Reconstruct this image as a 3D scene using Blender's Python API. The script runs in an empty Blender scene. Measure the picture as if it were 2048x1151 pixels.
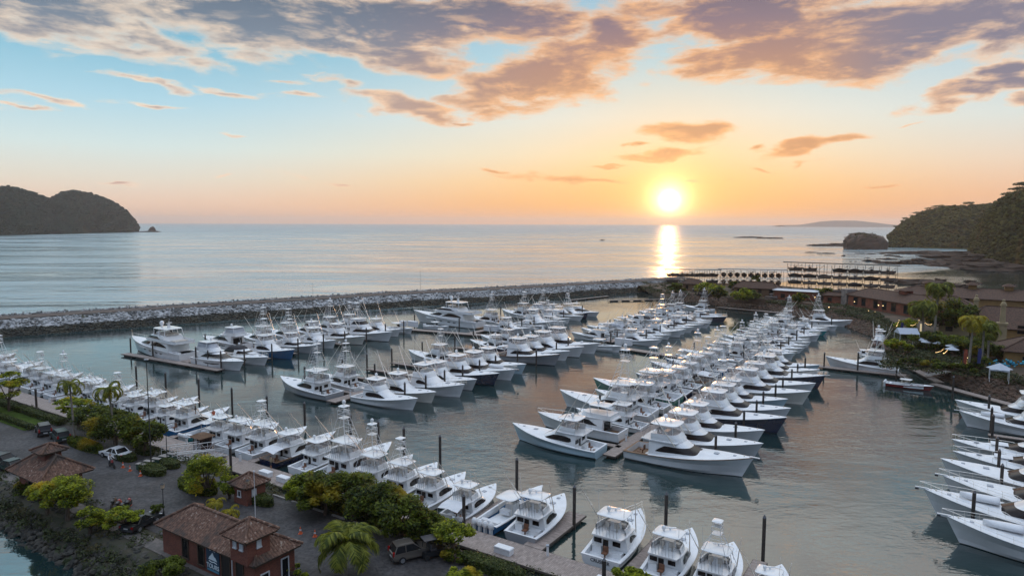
import bpy, math, random
from mathutils import Vector, Matrix
rnd = random.Random(7)
D2R = math.radians
scene = bpy.context.scene
COL = scene.collection
PI = math.pi

# ------------------------------------------------------------------ camera
CH = 34.0; PITCH = D2R(5.41); ROLL = D2R(0.19); FP = 1365.0
cam_d = bpy.data.cameras.new('camera'); cam = bpy.data.objects.new('camera', cam_d); COL.objects.link(cam)
cam_d.lens = 36.0 * FP / 2048; cam_d.sensor_width = 36; cam_d.clip_start = 0.5; cam_d.clip_end = 90000
CM = Matrix.Rotation(PI / 2 - PITCH, 3, 'X') @ Matrix.Rotation(ROLL, 3, 'Z')
cam.matrix_world = Matrix.Translation((0, 0, CH)) @ CM.to_4x4()
scene.camera = cam

def ray(px, py):
    return CM @ Vector(((px - 1024) / FP, (575.5 - py) / FP, -1.0))
def at(px, py, z=0.0):
    d = ray(px, py); t = (z - CH) / d.z
    return Vector((d.x * t, d.y * t, z))
def atd(px, py, y):            # point on the ray at world depth y
    d = ray(px, py); t = y / d.y
    return Vector((d.x * t, y, CH + d.z * t))
GA = D2R(-33); GU = Vector((math.cos(GA), math.sin(GA), 0)); GV = Vector((-math.sin(GA), math.cos(GA), 0))
def G(u, v, z=0.0):            # harbour grid: u along the slips, v along the piers
    p = GU * u + GV * v; return Vector((p.x, p.y, z))
def toG(p): return (p.dot(GU), p.dot(GV))

# ------------------------------------------------------------------ sun
SUN_EL = D2R(1.87); SUN_AZ = D2R(12.86)
SD = Vector((math.sin(SUN_AZ) * math.cos(SUN_EL), math.cos(SUN_AZ) * math.cos(SUN_EL), math.sin(SUN_EL)))
sl = bpy.data.lights.new('sun', 'SUN'); so = bpy.data.objects.new('sun', sl); COL.objects.link(so)
sl.energy = 1.2; sl.angle = D2R(0.6); sl.color = (1.0, 0.50, 0.20)
so.rotation_euler = (-SD).to_track_quat('-Z', 'Y').to_euler()

# ------------------------------------------------------------------ node helpers
class NT:
    def __init__(s, tree): s.t = tree; s.n = tree.nodes; s.l = tree.links
    def new(s, typ, **kw):
        n = s.n.new(typ)
        for k, v in kw.items(): setattr(n, k, v)
        return n
    def put(s, sock, v):
        if isinstance(v, bpy.types.NodeSocket): s.l.new(v, sock)
        elif v is not None: sock.default_value = v
    def m(s, op, a, b=None, c=None, clamp=False):
        n = s.new('ShaderNodeMath', operation=op, use_clamp=clamp)
        s.put(n.inputs[0], a); s.put(n.inputs[1], b) if b is not None else None
        if c is not None: s.put(n.inputs[2], c)
        return n.outputs[0]
    def vm(s, op, a, b=None):
        n = s.new('ShaderNodeVectorMath', operation=op)
        s.put(n.inputs[0], a)
        if b is not None:
            if op == 'SCALE': s.put(n.inputs['Scale'], b)
            else: s.put(n.inputs[1], b)
        return n.outputs['Value'] if op in ('DOT_PRODUCT', 'LENGTH') else n.outputs[0]
    def mr(s, v, a, b, c=0.0, d=1.0, smooth=True):
        n = s.new('ShaderNodeMapRange', interpolation_type='SMOOTHSTEP' if smooth else 'LINEAR', clamp=True)
        s.put(n.inputs[0], v); s.put(n.inputs[1], a); s.put(n.inputs[2], b); s.put(n.inputs[3], c); s.put(n.inputs[4], d)
        return n.outputs[0]
    def mix(s, f, a, b, typ='MIX'):
        n = s.new('ShaderNodeMix', data_type='RGBA', blend_type=typ)
        s.put(n.inputs['Factor'], f); s.put(n.inputs[6], a); s.put(n.inputs[7], b)
        return n.outputs[2]
    def ramp(s, v, stops, interp='LINEAR'):
        n = s.new('ShaderNodeValToRGB'); s.put(n.inputs[0], v); cr = n.color_ramp; cr.interpolation = interp
        while len(cr.elements) < len(stops): cr.elements.new(0.5)
        for e, (p, c) in zip(cr.elements, stops): e.position = p; e.color = c
        return n.outputs[0]
    def noise(s, vec, scale, detail=4, rough=0.55, dist=0.0, dim='3D'):
        n = s.new('ShaderNodeTexNoise', noise_dimensions=dim)
        s.put(n.inputs['Vector'], vec); n.inputs['Scale'].default_value = scale; n.inputs['Detail'].default_value = detail
        n.inputs['Roughness'].default_value = rough; n.inputs['Distortion'].default_value = dist
        return n.outputs[0]
    def xyz(s, v):
        n = s.new('ShaderNodeSeparateXYZ'); s.put(n.inputs[0], v); return n.outputs
    def comb(s, x, y, z):
        n = s.new('ShaderNodeCombineXYZ'); s.put(n.inputs[0], x); s.put(n.inputs[1], y); s.put(n.inputs[2], z); return n.outputs[0]
def lin(r, g, b, k=1.0):
    f = lambda c: ((c / 255 + 0.055) / 1.055) ** 2.4 if c > 10 else c / 255 / 12.92
    return (f(r) * k, f(g) * k, f(b) * k, 1)

# ------------------------------------------------------------------ world: sunset sky with clouds
world = bpy.data.worlds.new('World'); scene.world = world; world.use_nodes = True
w = NT(world.node_tree); w.n.clear()
tc = w.new('ShaderNodeTexCoord')
dirv = w.vm('NORMALIZE', tc.outputs['Generated'])
dx, dy, dz = w.xyz(dirv)
el = w.m('MULTIPLY', w.m('ARCSINE', dz), 57.2958)
az = w.m('MULTIPLY', w.m('ARCTAN2', dx, dy), 57.2958)
adz = w.m('ABSOLUTE', el)
e01 = w.m('DIVIDE', adz, 90.0, clamp=True)
def S(*stops): return [(p / 90.0, lin(*c)) for p, c in stops]
cold = w.ramp(e01, S((0, (236, 190, 160)), (1.4, (240, 206, 180)), (3.2, (228, 220, 204)), (5.5, (212, 228, 226)), (9, (172, 212, 228)), (13, (128, 186, 210)), (18, (92, 152, 186)), (26, (170, 212, 226)), (45, (160, 200, 228)), (90, (160, 196, 230))))
warm = w.ramp(e01, S((0, (246, 168, 108)), (1.5, (255, 186, 108)), (3.4, (254, 208, 146)), (5.5, (246, 226, 190)), (8.5, (228, 230, 220)), (13, (178, 212, 224)), (18, (150, 190, 212)), (26, (212, 210, 200)), (45, (165, 200, 226)), (90, (160, 196, 230))))
side = w.ramp(e01, S((0, (226, 166, 134)), (2.0, (240, 188, 148)), (4.5, (234, 212, 190)), (7.5, (216, 224, 220)), (12, (180, 206, 218)), (18, (160, 186, 200)), (26, (190, 206, 208)), (45, (165, 200, 226)), (90, (160, 196, 230))))
back = w.ramp(e01, S((0, (76, 92, 112)), (8, (88, 104, 124)), (18, (100, 124, 150)), (40, (150, 192, 226)), (90, (160, 196, 230))))
kw = w.mr(az, -30.0, 8.0)
base = w.mix(kw, cold, warm)
base = w.mix(w.mr(az, 18.0, 40.0), base, side)
base = w.mix(w.mr(w.m('ABSOLUTE', az), 60.0, 130.0), base, back)
# glow round the sun
cosg = w.vm('DOT_PRODUCT', dirv, tuple(SD))
ang = w.m('MULTIPLY', w.m('ARCCOSINE', w.m('MINIMUM', cosg, 0.9999999)), 57.2958)
g1 = w.m('EXPONENT', w.m('MULTIPLY', w.m('POWER', w.m('DIVIDE', ang, 6.5), 1.3), -1.0))
base = w.mix(w.m('MULTIPLY', g1, 0.62), base, lin(255, 196, 92, 1.0))
# clouds: a high broken layer seen from below
warp = w.noise(dirv, 9.0, 5, 0.6)
cvec = w.comb(w.m('DIVIDE', dx, w.m('ADD', adz, 4.0)), w.m('DIVIDE', dy, w.m('ADD', adz, 4.0)), 0.0)
aev = w.comb(az, el, 0.0)
wn = w.new('ShaderNodeTexNoise'); w.put(wn.inputs['Vector'], w.comb(w.m('MULTIPLY', az, 0.16), w.m('MULTIPLY', el, 0.42), 3.0)); wn.inputs['Scale'].default_value = 1.0; wn.inputs['Detail'].default_value = 5
aew = w.vm('ADD', aev, w.vm('MULTIPLY', w.vm('SUBTRACT', wn.outputs['Color'], (0.5, 0.5, 0.5)), (9.0, 3.0, 0.0)))
def azel(px, py):
    d = ray(px, py).normalized(); return math.degrees(math.atan2(d.x, d.y)), math.degrees(math.asin(d.z))
K = 57.3 / 1365
BLOBS = [  # x, y, rx, ry, rotation (deg, + = right end up), weight
 (130, 30, 260, 62, -6, 1.0), (260, 85, 190, 26, -5, .8), (480, 35, 260, 66, -6, 1.0), (640, 85, 260, 28, -12, .9), (760, 40, 300, 84, -4, 1.0),
 (820, 110, 190, 44, -12, .8), (1070, 150, 210, 76, 6, 1.05), (1000, 40, 260, 60, 0, .9), (1240, 60, 150, 62, 0, .9), (1480, 20, 280, 70, 0, 1.1),
 (1400, 126, 110, 32, 12, .8), (1560, 92, 220, 46, 8, 1.0), (1800, 55, 330, 70, 5, 1.1), (2060, 40, 160, 70, 0, 1.0),
 (1955, 182, 125, 17, 9, 1.0), (2015, 145, 66, 26, 20, 1.0), (2052, 202, 48, 14, 0, .9), (810, 212, 180, 22, -9, 1.0), (930, 238, 70, 8, -6, .6),
 (1388, 262, 92, 27, -2, .95), (1345, 312, 96, 10, 6, .8), (1292, 296, 28, 7, 0, .7), (1630, 288, 100, 14, 10, .8), (1545, 294, 46, 10, 6, .8), (1625, 320, 40, 7, 12, .5), (1530, 328, 28, 5, 0, .5),
 (1165, 362, 160, 12, -3, .85), (1225, 338, 62, 4, 0, .6), (1010, 345, 60, 5, -4, .5), (1370, 366, 60, 4, 0, .4), (300, 168, 110, 9, -5, .6), (330, 212, 120, 8, -6, .55), (450, 180, 90, 9, -8, .6), (560, 160, 50, 9, -3, .5),
 (662, 160, 60, 15, -8, .7), (220, 358, 50, 4, -2, .6), (455, 353, 36, 3, 0, .5), (680, 365, 42, 4, -3, .5), (470, 265, 40, 4, -3, .4), (1770, 367, 50, 4, 0, .4), (60, 190, 90, 6, -6, .4), (30, 205, 60, 4, -4, .3), (1560, 245, 60, 4, 5, .35), (1800, 246, 50, 4, 10, .3), (575,192,60,6,-4,.45)]
def mask(vec):
    acc = None
    for (bx, by, rx, ry, rot, wt) in BLOBS:
        a, e = azel(bx, by)
        mp = w.new('ShaderNodeMapping', vector_type='TEXTURE')
        w.put(mp.inputs['Vector'], vec)
        mp.inputs['Location'].default_value = (a, e, 0); mp.inputs['Rotation'].default_value = (0, 0, D2R(rot)); mp.inputs['Scale'].default_value = (rx * K * 1.25, ry * K * 1.35, 1)
        g = w.new('ShaderNodeTexGradient', gradient_type='QUADRATIC_SPHERE'); w.put(g.inputs[0], mp.outputs[0])
        v = w.m('MULTIPLY', w.m('POWER', g.outputs['Fac'], 0.5), wt + (.16 if wt < .7 else 0))
        acc = v if acc is None else w.m('MAXIMUM', acc, v)
    return acc
mk = mask(aew)
hi = w.mr(el, 16.5, 21.0)                      # cloud field overhead, beyond the picture
mk = w.m('MAXIMUM', mk, w.m('MULTIPLY', hi, 0.42))
def cnoise(off):
    v = w.vm('ADD', w.comb(w.m('MULTIPLY', az, 0.125), w.m('MULTIPLY', el, 0.42), 0.0), off)
    return w.noise(v, 1.0, 8, 0.62, 0.25)
n0 = cnoise((0, 0, 0)); n2 = cnoise((0.0, -0.28, 0.0))
nf = w.noise(w.vm('ADD', w.comb(w.m('MULTIPLY', az, 0.34), w.m('MULTIPLY', el, 1.15), 0.0), (7, 3, 0)), 1.0, 6, 0.6, 0.3)
dens = w.m('ADD', w.m('ADD', mk, w.m('MULTIPLY', w.m('SUBTRACT', n0, 0.5), 1.7)), w.m('MULTIPLY', w.m('SUBTRACT', nf, 0.5), 0.16))
cov = w.mr(dens, 0.20, 0.58)
thick = w.mr(w.m('ADD', dens, w.m('MULTIPLY', w.m('SUBTRACT', nf, 0.5), 0.5)), 0.30, 0.78)
lit = w.mr(w.m('ADD', w.m('SUBTRACT', n0, n2), w.m('MULTIPLY', w.m('SUBTRACT', nf, 0.5), 0.18)), 0.02, 0.20)      # lower, sunward edges catch the light
sunside = w.m('EXPONENT', w.m('MULTIPLY', ang, -1 / 26.0))
body_far = w.ramp(w.m('DIVIDE', adz, 20.0, clamp=True), [(0, lin(206, 158, 140)), (0.45, lin(176, 158, 156)), (0.7, lin(108, 124, 144)), (0.88, lin(74, 96, 120)), (1, lin(92, 114, 136))])
body_near = w.ramp(w.m('DIVIDE', adz, 20.0, clamp=True), [(0, lin(232, 160, 92)), (0.25, lin(214, 152, 104)), (0.45, lin(186, 140, 112)), (0.62, lin(172, 128, 112)), (0.78, lin(124, 104, 122)), (0.9, lin(92, 86, 112)), (1, lin(120, 122, 146))])
body = w.mix(w.mr(sunside, 0.25, 0.62), body_far, body_near)
body = w.mix(w.m('MULTIPLY', w.mr(az, 22.0, 31.0), w.mr(el, 7.0, 10.0)), body, lin(116, 112, 134))
edge = w.mix(w.mr(sunside, 0.2, 0.6), lin(252, 226, 198), lin(255, 190, 128))
ccol = w.mix(w.m('MULTIPLY', thick, 0.95), edge, body)
ccol = w.mix(w.m('MULTIPLY', w.m('MULTIPLY', lit, w.mr(el, 17.0, 8.0, 0.5, 0.85)), w.mr(dens, 1.5, 0.7)), ccol, edge)
ccol = w.mix(w.mr(el, 18.0, 24.0), ccol, w.mix(lit, lin(186, 178, 176), lin(250, 206, 164)))
cfar = w.mr(w.m('ABSOLUTE', az), 70.0, 120.0)
ccol = w.mix(cfar, ccol, lin(196, 196, 214))
cov = w.m('MULTIPLY', cov, w.mr(el, 0.3, 1.2))
sky = w.mix(w.m('MULTIPLY', cov, 0.93), base, ccol)
core = w.mr(ang, 1.15, 0.1)
halo = w.m('EXPONENT', w.m('MULTIPLY', w.m('POWER', w.m('DIVIDE', ang, 1.5), 1.2), -1.0))
wide = w.m('EXPONENT', w.m('MULTIPLY', w.m('DIVIDE', ang, 6.0), -1.0))
sunc = w.vm('ADD', w.vm('SCALE', (1.0, 0.80, 0.42), w.m('MULTIPLY', core, 2.4)), w.vm('ADD', w.vm('SCALE', (1.0, 0.66, 0.25), w.m('MULTIPLY', halo, 1.5)), w.vm('SCALE', (1.0, 0.50, 0.12), w.m('MULTIPLY', wide, 0.35))))
soft = w.m('EXPONENT', w.m('MULTIPLY', w.m('POWER', w.m('DIVIDE', ang, 1.25), 2.0), -1.0))
sunc = w.vm('ADD', sunc, w.vm('SCALE', (1.0, 0.86, 0.62), w.m('MULTIPLY', soft, 1.3)))
sky = w.vm('ADD', sky, sunc)
front = w.m('MULTIPLY', w.mr(w.m('ABSOLUTE', az), 90.0, 40.0), w.m('MULTIPLY', w.mr(el, 17.5, 24.0), w.mr(el, 60.0, 42.0)))
sky = w.vm('SCALE', sky, w.m('ADD', w.mr(el, 26.0, 55.0, 1.0, 2.0), w.m('MULTIPLY', front, 0.95)))     # zenith a little brighter than the picture's top edge
bg = w.new('ShaderNodeBackground'); w.put(bg.inputs['Color'], sky); bg.inputs['Strength'].default_value = 1.0
wo = w.new('ShaderNodeOutputWorld'); w.l.new(bg.outputs[0], wo.inputs[0])
try:
    world.cycles.sampling_method = 'MANUAL'; world.cycles.sample_map_resolution = 1024
except Exception: pass
scene.view_settings.view_transform = 'Standard'; scene.view_settings.look = 'None'; scene.view_settings.exposure = 0.08; scene.view_settings.gamma = 1.0
scene.render.engine = 'CYCLES'
scene.cycles.max_bounces = 6; scene.cycles.volume_bounces = 0; scene.cycles.transparent_max_bounces = 12
scene.cycles.use_denoising = True; scene.cycles.sample_clamp_indirect = 3.0; scene.cycles.sample_clamp_direct = 12.0
scene.cycles.caustics_reflective = False; scene.cycles.caustics_refractive = False

# ------------------------------------------------------------------ materials
MATS = {}
def mat(name, col, rough=0.6, metal=0.0, var=0.0, vscale=3.0, col2=None, bump=0.0, bscale=20.0, coat=0.0, emit=0.0, alpha=1.0, spec=0.5, detail=4):
    if name in MATS: return MATS[name]
    m_ = bpy.data.materials.new(name); m_.use_nodes = True; t = NT(m_.node_tree)
    p = t.n['Principled BSDF']; c4 = tuple(col[:3]) + (1,)
    p.inputs['Roughness'].default_value = rough; p.inputs['Metallic'].default_value = metal
    p.inputs['Coat Weight'].default_value = coat; p.inputs['Coat Roughness'].default_value = 0.08
    p.inputs['Specular IOR Level'].default_value = spec
    tcn = t.new('ShaderNodeTexCoord')
    if var > 0 or col2 is not None:
        nz = t.noise(tcn.outputs['Object'], vscale, detail, 0.6)
        f = t.mr(nz, 0.5 - 0.22, 0.5 + 0.22)
        c2 = tuple(col2[:3]) + (1,) if col2 is not None else tuple(x * (1 - var) for x in c4[:3]) + (1,)
        t.put(p.inputs['Base Color'], t.mix(f, c2, c4))
    else: p.inputs['Base Color'].default_value = c4
    if bump > 0:
        b = t.new('ShaderNodeBump'); b.inputs['Strength'].default_value = bump; b.inputs['Distance'].default_value = 0.05
        t.put(b.inputs['Height'], t.noise(tcn.outputs['Object'], bscale, 4, 0.6)); t.put(p.inputs['Normal'], b.outputs[0])
    if emit > 0:
        p.inputs['Emission Color'].default_value = c4; p.inputs['Emission Strength'].default_value = emit
    if alpha < 1: p.inputs['Alpha'].default_value = alpha
    MATS[name] = m_; return m_

def mat_water():
    m_ = bpy.data.materials.new('sea_water'); m_.use_nodes = True; t = NT(m_.node_tree); p = t.n['Principled BSDF']
    geo = t.new('ShaderNodeNewGeometry'); pos = geo.outputs['Position']; X, Y, Z = t.xyz(pos)
    # harbour basin is sheltered: on the near side of the breakwater
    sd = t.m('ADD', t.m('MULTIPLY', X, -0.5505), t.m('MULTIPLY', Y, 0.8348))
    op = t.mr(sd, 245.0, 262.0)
    dist = t.m('SQRT', t.m('ADD', t.m('MULTIPLY', X, X), t.m('MULTIPLY', Y, Y)))
    far = t.mr(dist, 300.0, 3500.0)
    v1 = t.vm('MULTIPLY', pos, (0.55, 1.0, 1.0))
    swell = t.noise(t.vm('MULTIPLY', pos, (0.012, 0.035, 1)), 1.0, 3, 0.55)
    patch = t.noise(t.vm('MULTIPLY', pos, (0.022, 0.03, 1)), 1.0, 4, 0.55, 0.6)
    a = t.noise(v1, 1.7, 3, 0.55, 0.4); b = t.noise(v1, 0.38, 3, 0.5, 0.5); c = t.noise(t.vm('MULTIPLY', pos, (0.05, 0.11, 1)), 1.0, 3, 0.5)
    band = t.noise(t.vm('MULTIPLY', pos, (0.004, 0.016, 1)), 1.0, 4, 0.6, 0.5)
    amp = t.m('MULTIPLY', t.mr(patch, 0.35, 0.65, 0.3, 1.6), t.mr(band, 0.35, 0.65, 0.5, 1.5))
    hh = t.m('ADD', t.m('MULTIPLY', a, t.mr(op, 0, 1, 0.022, 0.09)), t.m('MULTIPLY', b, t.mr(op, 0, 1, 0.052, 0.28)))
    h = t.m('MULTIPLY', hh, amp)
    h = t.m('ADD', h, t.m('MULTIPLY', t.m('MULTIPLY', t.m('MULTIPLY', c, op), t.mr(band, 0.35, 0.65, 0.15, 2.2)), 1.3))
    bp = t.new('ShaderNodeBump'); bp.inputs['Strength'].default_value = 1.0; bp.inputs['Distance'].default_value = 1.0
    t.put(bp.inputs['Height'], h); t.put(p.inputs['Normal'], bp.outputs[0])
    t.put(p.inputs['Roughness'], t.m('ADD', t.m('MULTIPLY', op, t.mr(band, 0.35, 0.65, 0.03, 0.22)), t.m('MULTIPLY', far, 0.26) ))
    t.put(p.inputs['IOR'], t.mr(op, 0, 1, 2.15, 1.7))
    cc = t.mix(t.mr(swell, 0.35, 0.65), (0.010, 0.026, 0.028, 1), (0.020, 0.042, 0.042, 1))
    cc = t.mix(op, cc, t.mix(t.m('MULTIPLY', t.mr(swell, 0.35, 0.65), t.mr(a, .35, .65, .5, 1.0)), (0.15, 0.24, 0.27, 1), (0.25, 0.35, 0.38, 1)))  # light and dark of the ripples painted into the open-sea colour
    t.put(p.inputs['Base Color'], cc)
    return m_

def mat_veg(name, dark, light, warmc=None, scale=0.5, bump=0.0, transl=0.25):
    if name in MATS: return MATS[name]
    m_ = bpy.data.materials.new(name); m_.use_nodes = True; t = NT(m_.node_tree); p = t.n['Principled BSDF']
    geo = t.new('ShaderNodeNewGeometry')
    f = t.noise(geo.outputs['Position'], scale, 4, 0.65)
    isl = geo.outputs['Random Per Island']
    cc = t.mix(t.mr(t.m('ADD', t.m('MULTIPLY', f, 0.7), t.m('MULTIPLY', isl, 0.3)), 0.36, 0.68), tuple(dark) + (1,), tuple(light) + (1,))
    if warmc: cc = t.mix(t.mr(t.noise(geo.outputs['Position'], scale * 0.6, 2, 0.5), 0.58, 0.7), cc, tuple(warmc) + (1,))
    t.put(p.inputs['Base Color'], cc); p.inputs['Roughness'].default_value = 0.6 if transl > 0 else 0.95; p.inputs['Specular IOR Level'].default_value = 0.25 if transl > 0 else 0.0
    if transl > 0:
        tr = t.new('ShaderNodeBsdfTranslucent'); t.put(tr.inputs['Color'], t.mix(0.5, cc, t.mix(1.0, cc, (2.2, 2.0, 0.6, 1), 'MULTIPLY')))
        mx = t.new('ShaderNodeMixShader'); mx.inputs[0].default_value = transl
        t.l.new(p.outputs[0], mx.inputs[1]); t.l.new(tr.outputs[0], mx.inputs[2]); t.l.new(mx.outputs[0], t.n['Material Output'].inputs[0])
    MATS[name] = m_; return m_

# ------------------------------------------------------------------ mesh builder
class MB:
    def __init__(s): s.v = []; s.f = []; s.m = []; s.cur = 0
    def mi(s, i): s.cur = i; return s
    def add(s, vs, fs):
        o = len(s.v); s.v.extend([tuple(q) for q in vs]); s.f.extend([tuple(i + o for i in f) for f in fs]); s.m.extend([s.cur] * len(fs)); return s
    def box(s, c, size, rz=0.0, taper=1.0, M=None):
        x, y, z = size[0] / 2, size[1] / 2, size[2] / 2; cr, sr = math.cos(rz), math.sin(rz); vs = []
        for dz_, k in ((-z, 1.0), (z, taper)):
            for dx_, dy_ in ((-x, -y), (x, -y), (x, y), (-x, y)):
                a, b = dx_ * k, dy_ * k; vs.append((c[0] + a * cr - b * sr, c[1] + a * sr + b * cr, c[2] + dz_))
        return s.add(vs, [(0, 3, 2, 1), (4, 5, 6, 7), (0, 1, 5, 4), (1, 2, 6, 5), (2, 3, 7, 6), (3, 0, 4, 7)])
    def tube(s, pts, r, n=6, r2=None, caps=True):
        pts = [Vector(p) for p in pts]; rings = []; k = len(pts)
        for i, p in enumerate(pts):
            t = (pts[min(i + 1, k - 1)] - pts[max(i - 1, 0)]).normalized()
            a = t.cross(Vector((0, 0, 1)));  a = a.normalized() if a.length > 1e-3 else Vector((1, 0, 0)); b = t.cross(a).normalized()
            rr = r if r2 is None else r + (r2 - r) * i / max(1, k - 1)
            rings.append([p + (a * math.cos(2 * PI * j / n) + b * math.sin(2 * PI * j / n)) * rr for j in range(n)])
        return s.loft(rings, closed=True, caps=caps)
    def loft(s, rings, closed=True, caps=False):
        n = len(rings[0]); vs = [p for r in rings for p in r]; fs = []
        for i in range(len(rings) - 1):
            for j in range(n if closed else n - 1):
                a = i * n + j; b = i * n + (j + 1) % n; fs.append((a, b, b + n, a + n))
        if caps: fs.append(tuple(range(n - 1, -1, -1))); fs.append(tuple((len(rings) - 1) * n + j for j in range(n)))
        return s.add(vs, fs)
    def sphere(s, c, r, n=8, m=5, sz=1.0, zmin=-1.0):
        rings = []
        for i in range(m + 1):
            ph = -PI / 2 + PI * i / m; z = max(math.sin(ph), zmin); rr = max(math.cos(ph), 0.02)
            rings.append([(c[0] + r * rr * math.cos(2 * PI * j / n), c[1] + r * rr * math.sin(2 * PI * j / n), c[2] + r * sz * z) for j in range(n)])
        return s.loft(rings, True, True)
    def prism(s, poly, z0, z1):
        n = len(poly); vs = [(p[0], p[1], z0) for p in poly] + [(p[0], p[1], z1) for p in poly]
        a = sum(poly[i][0] * poly[(i + 1) % n][1] - poly[(i + 1) % n][0] * poly[i][1] for i in range(n))
        fs = [(i, (i + 1) % n, (i + 1) % n + n, i + n) for i in range(n)] + [tuple(range(n - 1, -1, -1)), tuple(range(n, 2 * n))]
        if a < 0: fs = [f[::-1] for f in fs]
        return s.add(vs, fs)
    def grid(s, fn, nu, nv):
        vs = [fn(i / (nu - 1), j / (nv - 1)) for i in range(nu) for j in range(nv)]
        return s.add(vs, [(i * nv + j, (i + 1) * nv + j, (i + 1) * nv + j + 1, i * nv + j + 1) for i in range(nu - 1) for j in range(nv - 1)])
    def build(s, name, mats, parent=None, smooth=False, loc=None, rz=0.0):
        me = bpy.data.meshes.new(name); me.from_pydata(s.v, [], s.f)
        for x in (mats if isinstance(mats, (list, tuple)) else [mats]): me.materials.append(x)
        me.polygons.foreach_set('material_index', s.m)
        if smooth: me.polygons.foreach_set('use_smooth', [True] * len(s.f))
        me.update(); o = bpy.data.objects.new(name, me); COL.objects.link(o)
        if parent is not None: o.parent = parent
        if loc is not None: o.location = loc
        if rz: o.rotation_euler.z = rz
        return o
def tag(o, label=None, cat=None, group=None, kind=None):
    if label: o['label'] = label
    if cat: o['category'] = cat
    if group: o['group'] = group
    if kind: o['kind'] = kind
    return o
def empty(name, loc, rz=0.0, label=None, cat=None, group=None, scale=1.0):
    o = bpy.data.objects.new(name, None); COL.objects.link(o); o.location = loc; o.rotation_euler.z = rz; o.scale = (scale,) * 3
    return tag(o, label, cat, group)
def copy_tree(o, parent=None):
    c = o.copy(); COL.objects.link(c)
    if parent is not None: c.parent = parent
    for ch in list(o.children): copy_tree(ch, c)
    return c
ORD = ['', 'first', 'second', 'third', 'fourth', 'fifth', 'sixth', 'seventh', 'eighth', 'ninth', 'tenth', 'eleventh', 'twelfth', 'thirteenth', 'fourteenth', 'fifteenth', 'sixteenth', 'seventeenth', 'eighteenth', 'nineteenth', 'twentieth']
def ordn(i):
    if i <= 20: return ORD[i]
    if i < 30: return 'twenty-' + ORD[i - 20]
    if i == 30: return 'thirtieth'
    return 'thirty-' + ORD[i - 30]

def _h(x, y, z, s=0):
    n = math.sin(x * 127.1 + y * 311.7 + z * 74.7 + s * 53.3) * 43758.5453; return n - math.floor(n)
from mathutils import noise as mn
def fbm(x, y, z=0.0, oct=4):
    return mn.fractal(Vector((x, y, z)), 1.0, 2.0, oct)

# ------------------------------------------------------------------ sea
m_water = mat_water()
mb = MB(); NR = 96; R0 = [0, 400, 1200, 4000, 20000]
vs = [(0, 0, 0)]; fs = []
for r in R0[1:]:
    for j in range(NR): a = 2 * PI * j / NR; vs.append((r * math.cos(a), r * math.sin(a), 0))
for j in range(NR): fs.append((0, 1 + j, 1 + (j + 1) % NR))
for i in range(3):
    for j in range(NR): a = 1 + i * NR + j; b = 1 + i * NR + (j + 1) % NR; fs.append((a, a + NR, b + NR, b))
mb.add(vs, fs); tag(mb.build('sea', m_water), 'calm sea and harbour water reflecting the sunset sky', kind='structure')

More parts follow.
